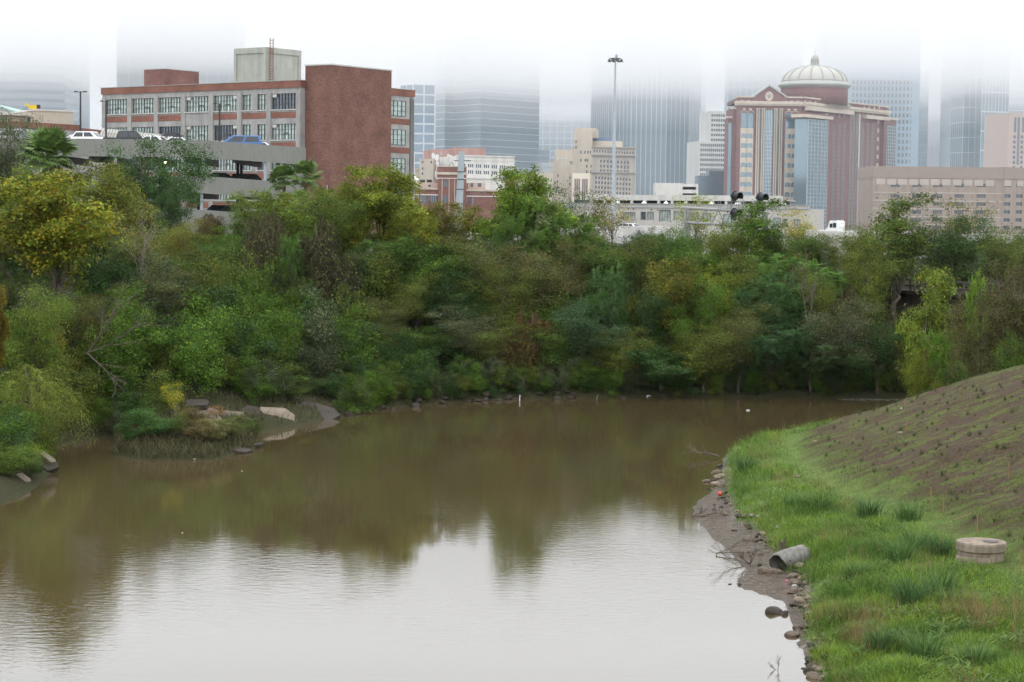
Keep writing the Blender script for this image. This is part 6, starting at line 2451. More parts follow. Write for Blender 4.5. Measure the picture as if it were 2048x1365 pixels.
T(1210, 505, 150, 146, 'fine_a', MID, 'mid green tree on the far bank below the thin yellowing tree')
T(1390, 500, 150, 147, 'fine_a', GRN, 'green tree behind the weeping lime tree')
T(1225, 565, 110, 138, 'frond_b', (0.065, 0.12, 0.045), 'blue-green feather-leaved shrub tree left of the olive-gold tree')
T(870, 505, 150, 141, 'broad_b', GRN, 'leafy green tree left of the brown-olive tree')
T(780, 500, 160, 142, 'frond_b', (0.075, 0.125, 0.035), 'green feathery tree below the tall yellow-green tree')
T(720, 520, 150, 141, 'fine_b', BRN, 'brown-olive tree right of the dark vine curtain')
T(1500, 535, 150, 142, 'fine_b', OLV, 'dull olive tree between the weeping lime tree and the flat-topped tree')
T(1265, 495, 140, 147, 'fine_b', OLV, 'olive tree under the dark green freeway tree')
# --- lower shrubs of the left bank
T(60, 722, 190, 96, 'willow', (0.15, 0.175, 0.04), 'yellow-green weeping willow overhanging the water at left', group=G_L)
T(25, 872, 120, 89, 'willow', (0.15, 0.2, 0.03), 'bright green low willow shrub in the left corner by the slabs', 'shrub', group=G_S)
T(22, 902, 120, 85.8, 'round_bush', (0.10, 0.15, 0.03), 'bright low shrub at the lowest left corner of the bank', 'shrub', group=G_S)
T(62, 930, 60, 87.5, 'round_bush', (0.07, 0.10, 0.03), 'dark low shrub beside the tilted corner slab', 'shrub', group=G_S)
T(300, 560, 220, 122, 'fine_b', BRN, 'brown thinning shrub behind the fallen grey branches', 'shrub', group=G_L)
T(205, 610, 160, 114, 'fine_b', (0.10, 0.10, 0.04), 'dull brush between the bright green tree and the fallen branches', 'shrub', group=G_L)
T(390, 580, 150, 124, 'fine_a', MID, 'green brush left of the bank ledge', 'shrub', group=G_L)
T(425, 670, 150, 120, 'fine_a', (0.10, 0.135, 0.03), 'fresh green shrub above the broken concrete slabs', 'shrub', group=G_S)
T(345, 680, 140, 118, 'fine_a', MID, 'mid green shrub above the yellow sapling', 'shrub', group=G_S)
T(250, 720, 110, 116, 'shrub_b', DRK, 'dark shrub above the feathery point bush', 'shrub', group=G_S)
T(180, 780, 110, 110, 'shrub_c', DRK, 'dark low shrub at the back of the small cove', 'shrub', group=G_S)
T(500, 630, 140, 128, 'fine_b', BRN, 'brown-green shrub under the left vine curtain', 'shrub', group=G_L)
T(535, 752, 140, 119, 'ivy', (0.085, 0.14, 0.03), 'bright ivy mound overhanging the pale concrete slab', 'shrub', group=G_S)
T(615, 640, 130, 127, 'fine_a', DRK, 'dark shrub right of the ivy mound', 'shrub', group=G_S)
T(690, 650, 150, 129, 'fine_a', (0.055, 0.085, 0.032), 'deep green waterside shrub left of the pale grassy bush', 'shrub', group=G_S)
T(780, 742, 120, 128, 'willow', (0.11, 0.125, 0.06), 'pale grassy bush bending to the water', 'shrub', group=G_S)
T(765, 610, 150, 134, 'fine_b', BRN, 'brown shrub above the pale grassy bush', 'shrub', group=G_F)
# --- waterside row of the far bank
row = [(855, 690, 120, 'shrub_a', MID, 'mid green waterside shrub right of the pale grassy bush'),
       (925, 660, 130, 'shrub_b', GRY, 'grey-green waterside shrub below the brown-olive tree'),
       (1005, 690, 120, 'shrub_b', OLV, 'olive waterside shrub left of the thin white post'),
       (1065, 650, 90, 'vine_b', (1.1, 0.8, 0.6), 'rusty brown vine thicket above the thin white post'),
       (1110, 690, 110, 'shrub_a', MID, 'green waterside shrub right of the thin white post'),
       (1170, 650, 120, 'shrub_a', BLU, 'blue-green waterside shrub left of the leaning white stick'),
       (1240, 700, 110, 'shrub_b', OLV, 'olive waterside shrub at the leaning white stick'),
       (1325, 730, 130, 'shrub_c', (0.045, 0.09, 0.03), 'deep green waterside shrub below the olive-gold tree'),
       (1410, 690, 120, 'shrub_b', OLV, 'olive waterside shrub below the weeping lime tree'),
       (1480, 660, 120, 'shrub_b', BRN, 'brown waterside shrub left of the blue-green feathery one'),
       (1545, 690, 130, 'frond_b', (0.05, 0.10, 0.045), 'blue-green feathery waterside shrub of the far bank'),
       (1625, 720, 130, 'frond_b', (0.06, 0.10, 0.04), 'drooping feathery waterside shrub, right of the blue-green one'),
       (1690, 650, 130, 'shrub_b', GRY, 'grey-green branching shrub below the brown vine-hung thicket'),
       (1760, 690, 120, 'shrub_a', DRK, 'dark waterside shrub in the shade by the bend'),
       (1830, 660, 110, 'shrub_b', (0.10, 0.115, 0.035), 'olive shrub at the foot of the pale-trunked lime tree'),
       (1545, 610, 110, 'frond_b', (0.06, 0.115, 0.045), 'feathery shrub under the wide flat-topped tree'),
       (1640, 610, 100, 'shrub_b', OLV, 'olive shrub under the right part of the flat-topped tree'),
       (1010, 600, 120, 'shrub_b', OLV, 'olive brush halfway up the far bank below the dull olive tree'),
       (1290, 640, 90, 'shrub_a', DRK, 'dark brush left of the olive-gold tree trunk'),
       (900, 600, 120, 'shrub_a', DRK, 'dark green brush left of the brown-olive tree trunk'),
       (830, 610, 110, 'shrub_b', OLV, 'olive brush below the leafy green tree'),
       (1400, 620, 90, 'shrub_a', GRN, 'green brush between the olive-gold tree and the weeping lime tree')]
bigger = {'shrub_a': 'fine_a', 'shrub_b': 'fine_b', 'shrub_c': 'broad_b', 'frond_b': 'frond_a'}
for px, yt, w, key, col, lb in row:
    T(px, yt - (28 if yt > 645 else 45), w * 1.25, 133.8 if yt > 645 else 137.5, bigger.get(key, key), col, lb, 'shrub', group=G_S if yt > 645 else G_F)
# --- behind the crest of the right slope
T(2028, 556, 170, 113, 'oak_a', (0.08, 0.075, 0.035), 'vine-smothered brown thicket at the right picture edge above the slope', 'shrub', group=G_R, low=1.0)
T(1968, 628, 120, 115, 'oak_a', (0.10, 0.095, 0.04), 'dull brown thicket left of the vine-smothered one', 'shrub', group=G_R, low=1.0)
T(1955, 595, 70, 119, 'frond_b', (0.12, 0.19, 0.03), 'lime feathery sapling touching the trestle end', 'shrub', group=G_R, low=1.0)
T(1895, 690, 100, 121, 'frond_b', (0.10, 0.18, 0.03), 'bright green feathery shrub at the slope tip', 'shrub', group=G_R, low=1.0)
T(1850, 725, 80, 121, 'shrub_b', (0.15, 0.17, 0.03), 'yellow-green shrub at the very tip of the slope by the water', 'shrub', group=G_R, low=1.0)
T(1945, 725, 90, 116, 'shrub_a', (0.07, 0.12, 0.035), 'low green shrub on the slope crest right of the bright feathery one', 'shrub', group=G_R, low=1.0)
T(2035, 690, 90, 111, 'shrub_b', MID, 'green shrub on the slope crest at the right picture edge', 'shrub', group=G_R, low=1.0)
# --- the low point on the left
T(298, 826, 118, 98.9, 'round_bush', (0.062, 0.125, 0.034), 'round feathery green bush on the low point in the water', 'shrub', group=G_S)
T(256, 858, 64, 99.0, 'round_bush', (0.055, 0.11, 0.034), 'smaller feathery bush at the left end of the low point', 'shrub', group=G_S)
T(352, 868, 58, 98.5, 'round_bush', (0.10, 0.12, 0.035), 'small weed clump in front of the yellow sapling', 'shrub', group=G_S)
T(398, 884, 62, 98.3, 'round_bush', (0.12, 0.095, 0.045), 'brown dry weed clump at the middle of the low point', 'shrub', group=G_S)
T(458, 876, 56, 100.5, 'round_bush', (0.09, 0.11, 0.035), 'olive weed clump left of the flat dark slab', 'shrub', group=G_S)
T(505, 866, 44, 105.5, 'round_bush', (0.085, 0.12, 0.035), 'low green clump at the inner corner of the low point', 'shrub', group=G_S)
T(575, 806, 80, 118, 'round_bush', (0.09, 0.13, 0.03), 'low green shrub hanging over the pale pointed slab', 'shrub', group=G_S)
T(640, 800, 80, 121, 'round_bush', (0.055, 0.09, 0.03), 'dark low shrub behind the slab that sinks into the water', 'shrub', group=G_S)
T(352, 772, 50, 101.3, 'airy', (0.30, 0.29, 0.03), 'small bright yellow sapling on the low point', group=G_S)
T(425, 876, 84, 99.2, 'round_bush', (0.17, 0.16, 0.075), 'dry straw-coloured grass mound on the low point', 'shrub', group=G_S)
T(432, 815, 50, 104, 'airy', (0.20, 0.11, 0.05), 'rusty bare shrub beside the broken slabs', 'shrub', group=G_S)
T(475, 855, 60, 103.5, 'round_bush', (0.11, 0.12, 0.045), 'green weedy shrub at the right end of the low point', 'shrub', group=G_S)
T(390, 862, 50, 101, 'round_bush', (0.13, 0.11, 0.05), 'brown weedy shrub at the foot of the yellow sapling', 'shrub', group=G_S)


# ---------------------------------------------------------------- undergrowth: nobody could count it
def undergrowth():
    r = np.random.default_rng(77)
    temps = []
    for i in range(4):
        v, f, t, _ = broad_crown(90 + i, 1.8, 4.0, 0.02, 20, 15, 17, 0.15, 0.24, aspect=0.5, autumn=0.05 * i, up=0.1 + 0.25 * i)
        o = bpy.data.objects.new('bush_pattern', np_mesh('bush_pattern', v, f, LEAF_I, t))
        temps.append(o)
    pal = np.array([MID, DRK, OLV, GRN, GRY, (0.09, 0.125, 0.03), (0.05, 0.085, 0.035)])
    N = 6000
    dep = r.uniform(86, 178, N)
    px = r.uniform(-60, 2110, N)
    x = np.array([at(p, 600, d).x for p, d in zip(px, dep)])
    z, d, g, right = land(np.stack([x, dep], 1))
    ok = ~right & (z > 0.02) & (d > 0.15) & ~((dep > 152) & (r.uniform(0, 1, N) < 0.4)) & ~((d < 4.0) & (px > 350) & (px < 480) & (dep < 119)) & ~((px > 225) & (px < 360) & (dep < 103.5))
    # nothing in front of the broken slabs, nothing tall in front of the trestle
    ok &= ~((px > 470) & (px < 670) & (d < 2.6)) & ~((px > 1760) & (dep < 150) & (dep > 133))
    sc = r.uniform(0.45, 1.1, N) * np.clip(0.5 + d * 0.12, 0.5, 1.05) * np.where(d > 15, 0.55, 1.0)
    x, dep, z, sc, d = (q[ok][:820] for q in (x, dep, z, sc, d))
    # low growth hanging over the waterline
    W_ = 2600
    pw = r.uniform(500, 1830, W_)
    qw = np.array([on_level(p, np.interp(p, [500, 600, 655, 740, 820, 900, 1040, 1180, 1300, 1830], [864, 850, 836, 820, 811, 802, 796.5, 793.5, 791.5, 796]) - u, 0.1)[:2] for p, u in zip(pw, r.uniform(0.5, 7, W_))])
    zw, dw, gw, rw_ = land(qw)
    kw = ~rw_ & (zw > 0.02) & (dw < 2.0) & ~((pw > 490) & (pw < 668))
    kw = np.where(kw)[0][:260]
    x, dep, z = np.append(x, qw[kw, 0]), np.append(dep, qw[kw, 1]), np.append(z, zw[kw] + 0.15)
    sc, d = np.append(sc, r.uniform(0.22, 0.45, len(kw))), np.append(d, dw[kw])
    n = len(x)
    k1 = (vnoise(x, dep * 0.8, 6.0) * 6.99).astype(int)
    k2 = r.integers(0, 7, n)
    pal = pal * np.array([1.0, 1.06, 0.85])
    col = pal[np.where(r.uniform(0, 1, n) < 0.6, k1, k2)] * r.uniform(0.8, 1.25, (n, 1))
    pm = bpy.data.meshes.new('undergrowth')
    pm.vertices.add(n)
    pm.vertices.foreach_set('co', np.column_stack([x, dep, z - 0.3]).astype(np.float32).ravel())
    for nm, ty, key, val in (('bush_col', 'FLOAT_COLOR', 'color', np.column_stack([col, np.ones(n)])), ('bush_scale', 'FLOAT_VECTOR', 'vector', np.column_stack([sc, sc, sc * r.uniform(0.75, 1.3, n)])),
                             ('bush_rot', 'FLOAT_VECTOR', 'vector', np.column_stack([np.zeros((n, 2)), r.uniform(0, 6.28, n)])), ('bush_kind', 'INT', 'value', r.integers(0, 4, n))):
        at_ = pm.attributes.new(nm, ty, 'POINT')
        at_.data.foreach_set(key, np.ascontiguousarray(val, dtype=np.int32 if ty == 'INT' else np.float32).ravel())
    pm.materials.append(LEAF_I)
    uo = tag(link('undergrowth', pm), 'tangled green and olive undergrowth filling the wooded bank', 'undergrowth', kind='stuff')
    ng = bpy.data.node_groups.new('undergrowth', 'GeometryNodeTree')
    ng.interface.new_socket('Geometry', in_out='INPUT', socket_type='NodeSocketGeometry')
    ng.interface.new_socket('Geometry', in_out='OUTPUT', socket_type='NodeSocketGeometry')
    nn = ng.nodes
    gi, go = nn.new('NodeGroupInput'), nn.new('NodeGroupOutput')
    join = nn.new('GeometryNodeJoinGeometry')

    def named(nm, ty):
        q = nn.new('GeometryNodeInputNamedAttribute')
        q.data_type = ty
        q.inputs['Name'].default_value = nm
        return [s for s in q.outputs if s.enabled][0]
    for i, o in enumerate(temps):
        oi = nn.new('GeometryNodeObjectInfo')
        oi.inputs['Object'].default_value = o
        cmp = nn.new('FunctionNodeCompare')
        cmp.data_type = 'INT'
        cmp.operation = 'EQUAL'
        ng.links.new(named('bush_kind', 'INT'), [s for s in cmp.inputs if s.enabled and s.name == 'A'][0])
        [s for s in cmp.inputs if s.enabled and s.name == 'B'][0].default_value = i
        ip = nn.new('GeometryNodeInstanceOnPoints')
        ng.links.new(gi.outputs[0], ip.inputs['Points'])
        ng.links.new(cmp.outputs[0], ip.inputs['Selection'])
        ng.links.new(oi.outputs['Geometry'], ip.inputs['Instance'])
        ng.links.new(named('bush_rot', 'FLOAT_VECTOR'), ip.inputs['Rotation'])
        ng.links.new(named('bush_scale', 'FLOAT_VECTOR'), ip.inputs['Scale'])
        ng.links.new(ip.outputs[0], join.inputs[0])
    ng.links.new(join.outputs[0], go.inputs[0])
    md = uo.modifiers.new('undergrowth', 'NODES')
    md.node_group = ng
    # dry stalks and weeds on the low point and along the far waterline
    Q = np.array([on_level(p, q, 0.3)[:2] for p, q in zip(np.append(r.uniform(225, 525, 9000), r.uniform(60, 1800, 30000)), np.append(r.uniform(845, 925, 9000), r.uniform(795, 925, 30000)))])
    z, d, g, right = land(Q)
    ok = ~right & (z > 0.05) & (d < 5)
    S = np.column_stack([Q, z])[ok][:13000]
    n = len(S)
    h = r.uniform(0.15, 0.6, n)
    c = np.array([[0.075, 0.095, 0.03], [0.13, 0.11, 0.06], [0.07, 0.055, 0.032]])[r.integers(0, 3, n)] * r.uniform(0.7, 1.3, (n, 1))
    tag(link('weeds', np_mesh('weeds', *blades(r, S, h, r.uniform(0.02, 0.045, n), h * 0.3, h * 0.4, c)[:2], GRASS, np.repeat(c, 3, 0))),
        'dry brown and green weeds along the far waterline and the low point', 'weeds', kind='stuff')


undergrowth()


# ---------------------------------------------------------------- palms
def fan_leaf(seed, petiole=0.9, blade=0.95, fold=0.0):
    r = random.Random(seed)
    m = MB()
    m.tube([(0, 0, 0), (0, petiole * .6, 0.06), (0, petiole, 0.0)], [0.03, 0.025, 0.018], 4)
    n = 22
    for i in range(n):
        a = math.radians(-105 + 210 * i / (n - 1)) * (1 - fold)
        L = blade * (0.72 + 0.28 * math.cos(a * 0.8)) * r.uniform(0.9, 1.08)
        d = Vector((math.sin(a), math.cos(a), 0))
        p = Vector((d.y, -d.x, 0))
        o = Vector((0, petiole, 0))
        w = 0.075 * blade
        dz = r.uniform(-0.04, 0.04)
        mid = o + d * L * 0.6 + Vector((0, 0, 0.05 + dz))
        tip = o + d * L + Vector((0, 0, -0.16 * L + dz))
        m.tri(o, mid - p * w, mid + p * w)
        m.tri(mid - p * w, tip, mid + p * w)
    return m


PALM_GREEN = plain('palm_leaf', (0.11, 0.18, 0.045), 0.5, 0.15, var=0.35, scale=1.2)
PALM_DEAD = plain('dead_palm_leaf', (0.23, 0.17, 0.105), 0.9, 0.2, var=0.3, scale=1.5)
PALM_BARK = plain('palm_bark', (0.13, 0.085, 0.06), 0.95, 0.2, var=0.35, scale=6, bump=0.5)
FANS = [fan_leaf(s).mesh('frond', PALM_GREEN) for s in (1, 2, 3)]
DEADS = [fan_leaf(s, 0.9, 0.9, 0.55).mesh('dead_frond', PALM_DEAD) for s in (4, 5)]


def palm(px, y_heart, depth, size, label, n_green=34, n_dead=14, lean=0.0, seed=0):
    r = random.Random(seed)
    h = at(px, y_heart, depth)
    z0 = ground_z(h.x, depth)
    H = h.z - z0
    root = thing('fan_palm', label, 'palm tree', (h.x, depth, z0), 0, 'fan palms')
    MB().tube([(lean * 0.8, 0, -0.2), (lean * .5, 0, H * .3), (lean * .15, 0, H * .7), (0, 0, H)], [0.26 * size ** .5, 0.21 * size ** .5, 0.19 * size ** .5, 0.16 * size ** .5], 9).build('trunk', PALM_BARK, root, True)
    for i in range(n_green):
        az = i * 2.4 + r.uniform(-.3, .3)
        el = math.radians(88 - 122 * (i / n_green) ** 1.05 + r.uniform(-10, 10))
        s = size * r.uniform(0.85, 1.12)
        link('frond', FANS[i % 3], root, (0, 0, H + 0.1 * size), (el, r.uniform(-.35, .35), az), (s, s, s))
    for i in range(n_dead):
        az = i * 2.4 + 0.7
        el = math.radians(-62 - 20 * r.random())
        s = size * r.uniform(0.85, 1.2)
        link('dead_frond', DEADS[i % 2], root, (0, 0, H - 0.1 * size), (el, r.uniform(-.3, .3), az), (s, s, s))
    return root


palm(96, 322, 150, 1.35, 'big fan palm with a skirt of dead leaves at left, before the garage', 40, 26, seed=1)
palm(568, 366, 192, 1.0, 'fan palm before the garage end, left of a pair', 30, 3, 0.3, seed=2)
palm(612, 358, 190, 1.02, 'fan palm against the brick tower, right of a pair', 30, 2, -0.1, seed=3)
# ================================================================ things on the banks
ROCK = plain('bank_rock', (0.13, 0.10, 0.073), 0.8, 0.3, var=0.35, scale=3, bump=0.5)
ROCK_W = plain('wet_rock', (0.045, 0.036, 0.027), 0.6, 0.15, var=0.35, scale=3, bump=0.5)
ROCK_P = plain('pale_rock', (0.21, 0.165, 0.12), 0.85, 0.3, var=0.25, scale=3, bump=0.4)
SLAB_P = plain('pale_slab_concrete', (0.235, 0.195, 0.15), 0.9, 0.25, var=0.2, scale=1.2, streak=0.25, bump=0.3)
SLAB = plain('old_slab_concrete', (0.19, 0.158, 0.125), 0.9, 0.25, var=0.2, scale=1.2, streak=0.25, bump=0.3)
SLAB_D = plain('wet_slab_concrete', (0.048, 0.04, 0.033), 0.7, 0.15, var=0.3, scale=1.5, bump=0.3)
WHITE_P = plain('white_litter', (0.5, 0.5, 0.48), 0.6, 0.3, var=0.05)
RED_P = plain('red_plastic', (0.65, 0.06, 0.03), 0.4, 0.4, var=0.05)
PINK_P = plain('pink_plastic', (0.65, 0.08, 0.2), 0.5, 0.4, var=0.05)
STAKE = plain('stake_wood', (0.26, 0.175, 0.085), 0.85, 0.25, var=0.15, scale=4)


def rock_mesh(seed, m, flat=0.65):
    import bmesh
    bm = bmesh.new()
    bmesh.ops.create_icosphere(bm, subdivisions=2, radius=0.5)
    r = random.Random(seed)
    planes = [(Vector((r.uniform(-1, 1), r.uniform(-1, 1), r.uniform(-.6, 1))).normalized(), r.uniform(.30, .42)) for _ in range(7)]
    for v in bm.verts:
        for n_, d_ in planes:
            k_ = v.co.dot(n_) - d_
            if k_ > 0:
                v.co -= n_ * k_ * .9
        v.co += Vector((r.uniform(-1, 1), r.uniform(-1, 1), r.uniform(-1, 1))) * .02
        v.co.z *= flat
    me = bpy.data.meshes.new('rock')
    bm.to_mesh(me)
    bm.free()
    me.materials.append(m)
    return me


RM = {k: [rock_mesh(s * 7 + i, m, .55 + .1 * (i % 3)) for i in range(4)] for s, (k, m) in enumerate((('d', ROCK), ('w', ROCK_W), ('p', ROCK_P)))}
rk = random.Random(9)


def rock(px, py, size, kind, label, z=None, name='rock', group=None):
    p = on_level(px, py, 0.05 if z is None else z)
    zg = max(ground_z(p.x, p.y), -0.03)
    o = link(name, RM[kind][rk.randrange(4)], None, (p.x, p.y, zg + size * .12), (rk.uniform(-.2, .2), rk.uniform(-.2, .2), rk.uniform(0, 6)), (size * rk.uniform(.9, 1.25), size * rk.uniform(.8, 1.1), size * rk.uniform(.8, 1.15)))
    return tag(o, label, 'rock', group)


G_RK = 'rocks along the right waterline'
for a in ((1548, 1222, .62, 'w', 'large rounded dark rock standing in the water below the drain pipe'),
          (1568, 1226, .36, 'w', 'smaller dark rock touching the large rounded one in the water'),
          (1584, 1268, .46, 'd', 'egg-shaped brown rock in the water, nearest of the water rocks'),
          (1496, 1082, .46, 'd', 'flat brown rock alone on the mud left of the square one'),
          (1526, 1073, .40, 'p', 'square tan rock on the mud above the drain pipe'),
          (1479, 1040, .42, 'w', 'dark wet rock of a pair on the mud, left one'),
          (1492, 1043, .46, 'd', 'dark brown rock of a pair on the mud, right one'),
          (1504, 1048, .30, 'p', 'pale lump beside the dark pair on the mud'),
          (1468, 1062, .26, 'd', 'small reddish rock on the mud below the dark pair'),
          (1452, 1031, .34, 'p', 'tan rock on the mud near the algae streaks'),
          (1475, 1030, .26, 'p', 'small pale rock just right of the tan rock on the mud'),
          (1537, 1088, .30, 'w', 'dark mossy rock just above the pipe'),
          (1528, 1146, .46, 'd', 'squarish rock in front of the pipe mouth, left one'),
          (1542, 1147, .40, 'd', 'brown rock in front of the pipe mouth, middle one'),
          (1555, 1148, .34, 'd', 'small brown rock in front of the pipe mouth, right one'),
          (1519, 1131, .20, 'w', 'round wet stone in the shallows left of the pipe'),
          (1522, 1111, .22, 'd', 'brown stone by the driftwood sticks'),
          (1479, 1168, .16, 'w', 'tiny dark stone on the mud tongue'),
          (1460, 1166, .16, 'w', 'tiny dark stone at the mud tongue tip'),
          (1585, 1158, .45, 'd', 'brown rock at the grass edge right below the pipe'),
          (1597, 1142, .42, 'p', 'pale brown boulder at the grass edge beside the pipe'),
          (1590, 1172, .46, 'd', 'wide brown boulder below the pipe at the grass edge'),
          (1432, 970, .55, 'p', 'pale boulder in the heap above the red ball'),
          (1441, 955, .6, 'p', 'light boulder leaning on the grass above the red ball'),
          (1433, 945, .55, 'd', 'grey-brown boulder at the top of the heap by the red ball'),
          (1424, 962, .5, 'w', 'dark boulder at the water side of the heap by the red ball'),
          (1443, 974, .45, 'd', 'brown boulder at the foot of the heap by the red ball'),
          (1413, 962, .45, 'd', 'brown rock in the shallows left of the heap'),
          (1440, 932, .5, 'w', 'dark rock at the far end of the bank, by the water'),
          (1415, 977, .3, 'w', 'small dark rock at the shore under the heap'),
          (1593, 1253, .3, 'd', 'brown stone at the shore beside the egg-shaped rock'),
          (1583, 1188, .38, 'd', 'brown rock at the shore, just above the two water rocks'),
          (1600, 1206, .40, 'p', 'tan rock at the shore right of the two water rocks'),
          (1588, 1212, .36, 'w', 'wet rock at the shore right of the two water rocks'),
          (1622, 1322, .42, 'w', 'dark rock near the foot of the picture by the shore'),
          (1618, 1340, .36, 'w', 'wet rock near the foot of the picture, lower one'),
          (1628, 1352, .44, 'd', 'brown rock at the foot of the picture by the shore')):
    rock(*a, group=G_RK)
# the many small stones between them: alike, in one group
for i in range(120):
    t = rk.random()
    py = 985 + t * 375
    k_ = int(np.interp(py, [984, 1020, 1060, 1090, 1120, 1160, 1200, 1255, 1310, 1365], [1450, 1470, 1505, 1545, 1585, 1608, 1620, 1632, 1645, 1655]))
    o = rock(k_ - abs(rk.gauss(0, 14)) + 2, py, rk.uniform(.1, .27), rk.choice('dwwp'), 'small muddy stone at the grassy edge of the right shore', group='small stones at the right shore', name='stone')
for i in range(44):
    px = rk.uniform(690, 1330)
    py = np.interp(px, [690, 820, 900, 1040, 1180, 1330], [829, 813, 804, 798, 795, 793.5]) - rk.uniform(-1, 3)
    rock(px, py, rk.uniform(.2, .7), rk.choice('www'), 'muddy dark rock at the far waterline', group='rocks at the far waterline', name='stone')


# broken concrete slabs on the left bank
def slab(px, py, depth_z, size, rot, label, m=SLAB, seed=0):
    p = on_level(px, py, depth_z)
    r = random.Random(seed + px)
    w, l, h = size
    poly = [(-w * .5, -l * .5), (w * r.uniform(.3, .5), -l * r.uniform(.4, .5)), (w * .5, l * r.uniform(.1, .3)), (w * r.uniform(.2, .4), l * .5), (-w * r.uniform(.35, .5), l * r.uniform(.35, .5))]
    o = MB().prism(poly, -h / 2, h / 2).build('concrete_slab', m)
    bv = o.modifiers.new('worn_edges', 'BEVEL')
    bv.width = .03
    bv.segments = 2
    o.location = (p.x, p.y, depth_z)
    o.rotation_euler = rot
    return tag(o, label, 'concrete slab', 'broken slabs on the left bank')


slab(548, 838, .35, (2.3, 1.9, .3), (.55, .12, .1), 'pale pointed slab lying half in the water, brightest one', SLAB_P)
slab(500, 838, .45, (1.7, 1.6, .28), (.7, -.35, .7), 'grey slab leaning left of the pale pointed slab', SLAB_D)
slab(518, 850, .12, (1.2, .9, .22), (.1, .2, .3), 'small flat slab at the water in front of the leaning one')
slab(635, 828, .25, (2.6, 1.8, .35), (.35, .25, -.2), 'dark slab sinking into the water right of the ivy mound', SLAB_D)
slab(402, 828, 1.0, (1.9, 1.1, .3), (.35, .08, .05), 'pale broken slab above the rusty shrub, upper one')
slab(400, 846, .7, (2.3, 1.5, .3), (.6, .1, -.12), 'wide tilted slab below the upper pale one')
slab(395, 812, 1.4, (1.3, .9, .4), (.3, 0, .2), 'blocky slab at the top of the slab heap', SLAB_D)
slab(325, 815, 1.2, (1.7, 1.0, .25), (.45, .3, .5), 'slab half hidden left of the yellow sapling', SLAB_D)
slab(460, 842, .55, (1.6, 1.5, .3), (.6, .15, -.4), 'reddish slab behind the rusty shrub')
slab(345, 850, .55, (1.8, .5, .2), (.2, .35, -.1), 'long narrow slab under the yellow sapling', SLAB_D)
slab(474, 902, .1, (1.5, .9, .16), (.12, .1, .1), 'flat dark slab at the right tip of the low point', SLAB_D)
slab(503, 892, .08, (1.3, .5, .14), (.05, -.12, .2), 'thin dark ledge slab farthest out on the low point', SLAB_D)
slab(88, 928, .4, (1.3, .9, .22), (.35, .5, -.3), 'dark slab tilting to the water under the low willow shrub', SLAB_D)
slab(95, 917, .8, (.9, .35, .2), (.2, .5, -.5), 'pale edge slab on top of the dark tilting one')
slab(48, 958, .35, (.7, .4, .15), (.2, .5, -.5), 'small grey slab at the left corner shore')
slab(22, 978, .2, (.8, .5, .16), (.2, .35, .4), 'lowest dark slab in the left corner by the water', SLAB_D)
slab(445, 640, 4.6, (2.0, 1.2, .35), (.15, .05, .1), 'pale rock ledge showing halfway up the left bank')
slab(455, 665, 3.8, (1.6, 1.0, .5), (.2, -.1, .3), 'brown rock ledge below the pale one on the left bank')


# fallen grey branches on the left bank
def branch(name, label, cat, start, spec, r0, m, seed, group=None):
    r = random.Random(seed)
    root = thing(name, label, cat, start, 0, group)

    def grow(p, d, L, rad, lev, mb):
        pts, rs = [p], [rad]
        n = 5
        for i in range(n):
            d = (d + Vector((r.uniform(-.2, .2), r.uniform(-.2, .2), r.uniform(-.16, .2)))).normalized()
            p = p + d * L / n
            pts.append(p)
            rs.append(rad * (1 - .8 * (i + 1) / n))
            if lev > 0 and i > 0:
                for _ in range(1 + (r.random() < .5)):
                    s = (d + Vector((r.uniform(-1, 1), r.uniform(-.6, .6), r.uniform(-.7, .9))) * .75).normalized()
                    grow(p, s, L * r.uniform(.3, .55), rad * .5, lev - 1, mb)
        mb.tube(pts, rs, 5)
    for i, (d, L) in enumerate(spec):
        mb = MB()
        grow(Vector((0, 0, 0)), Vector(d).normalized(), L, r0, 2, mb)
        mb.build('bough', m, root)
    return root


p = at(178, 705, 108)
branch('fallen_tree', 'bare grey fallen tree with spread branches on the left bank', 'fallen tree', (p.x, 107.5, p.z), [((1, -.1, .35), 3.9), ((.9, -.2, .75), 3.2), ((.75, -.2, -.75), 2.4)], .05, DEAD_WOOD, 4)
p = at(286, 560, 123)
branch('bare_sapling', 'pale bare sapling trunk with upright twigs on the left bank', 'tree', (p.x, 122.5, p.z - .5), [((.05, 0, 1), 3.2), ((.25, 0, 1), 2.8), ((-.2, 0, 1), 2.4)], .04, PALE_BARK, 8)
p = at(1610, 620, 134)
branch('dead_stem', 'thin dark forked dead stem in front of the flat-topped feathery tree', 'tree', (p.x, 133, p.z - 1), [((-.05, 0, 1), 3.6), ((.2, 0, 1), 2.4)], .05, BARK, 12)
p = on_level(1500, 1125, .1)
branch('driftwood', 'tangled dark driftwood sticks in the shallows left of the drain pipe', 'driftwood', (p.x, p.y, .05), [((-1, .2, .12), 1.1), ((-.6, -.3, .35), .6), ((.5, 0, .5), .5), ((.1, -.4, .35), .5)], .025, BARK, 6)
p = on_level(1432, 1108, .05)
branch('driftwood', 'long thin driftwood branch curving over the mud edge', 'driftwood', (p.x, p.y, .06), [((1, -.15, .03), 1.5), ((.8, .3, .12), 1.0), ((.2, -.1, -.5), .3)], .022, BARK, 14)
p = on_level(1445, 915, .05)
branch('driftwood', 'stranded dark branches at the far end of the right bank', 'driftwood', (p.x - .2, p.y, .1), [((-1, .1, .15), 1.3), ((-.9, -.3, .3), .8)], .05, DEAD_WOOD, 15)
p = on_level(1385, 1032, .05)
branch('driftwood', 'small black stick lying on the tip of the mud flat', 'driftwood', (p.x, p.y, .05), [((1, -.1, .05), .9), ((.6, .2, .2), .5)], .04, BARK, 18)
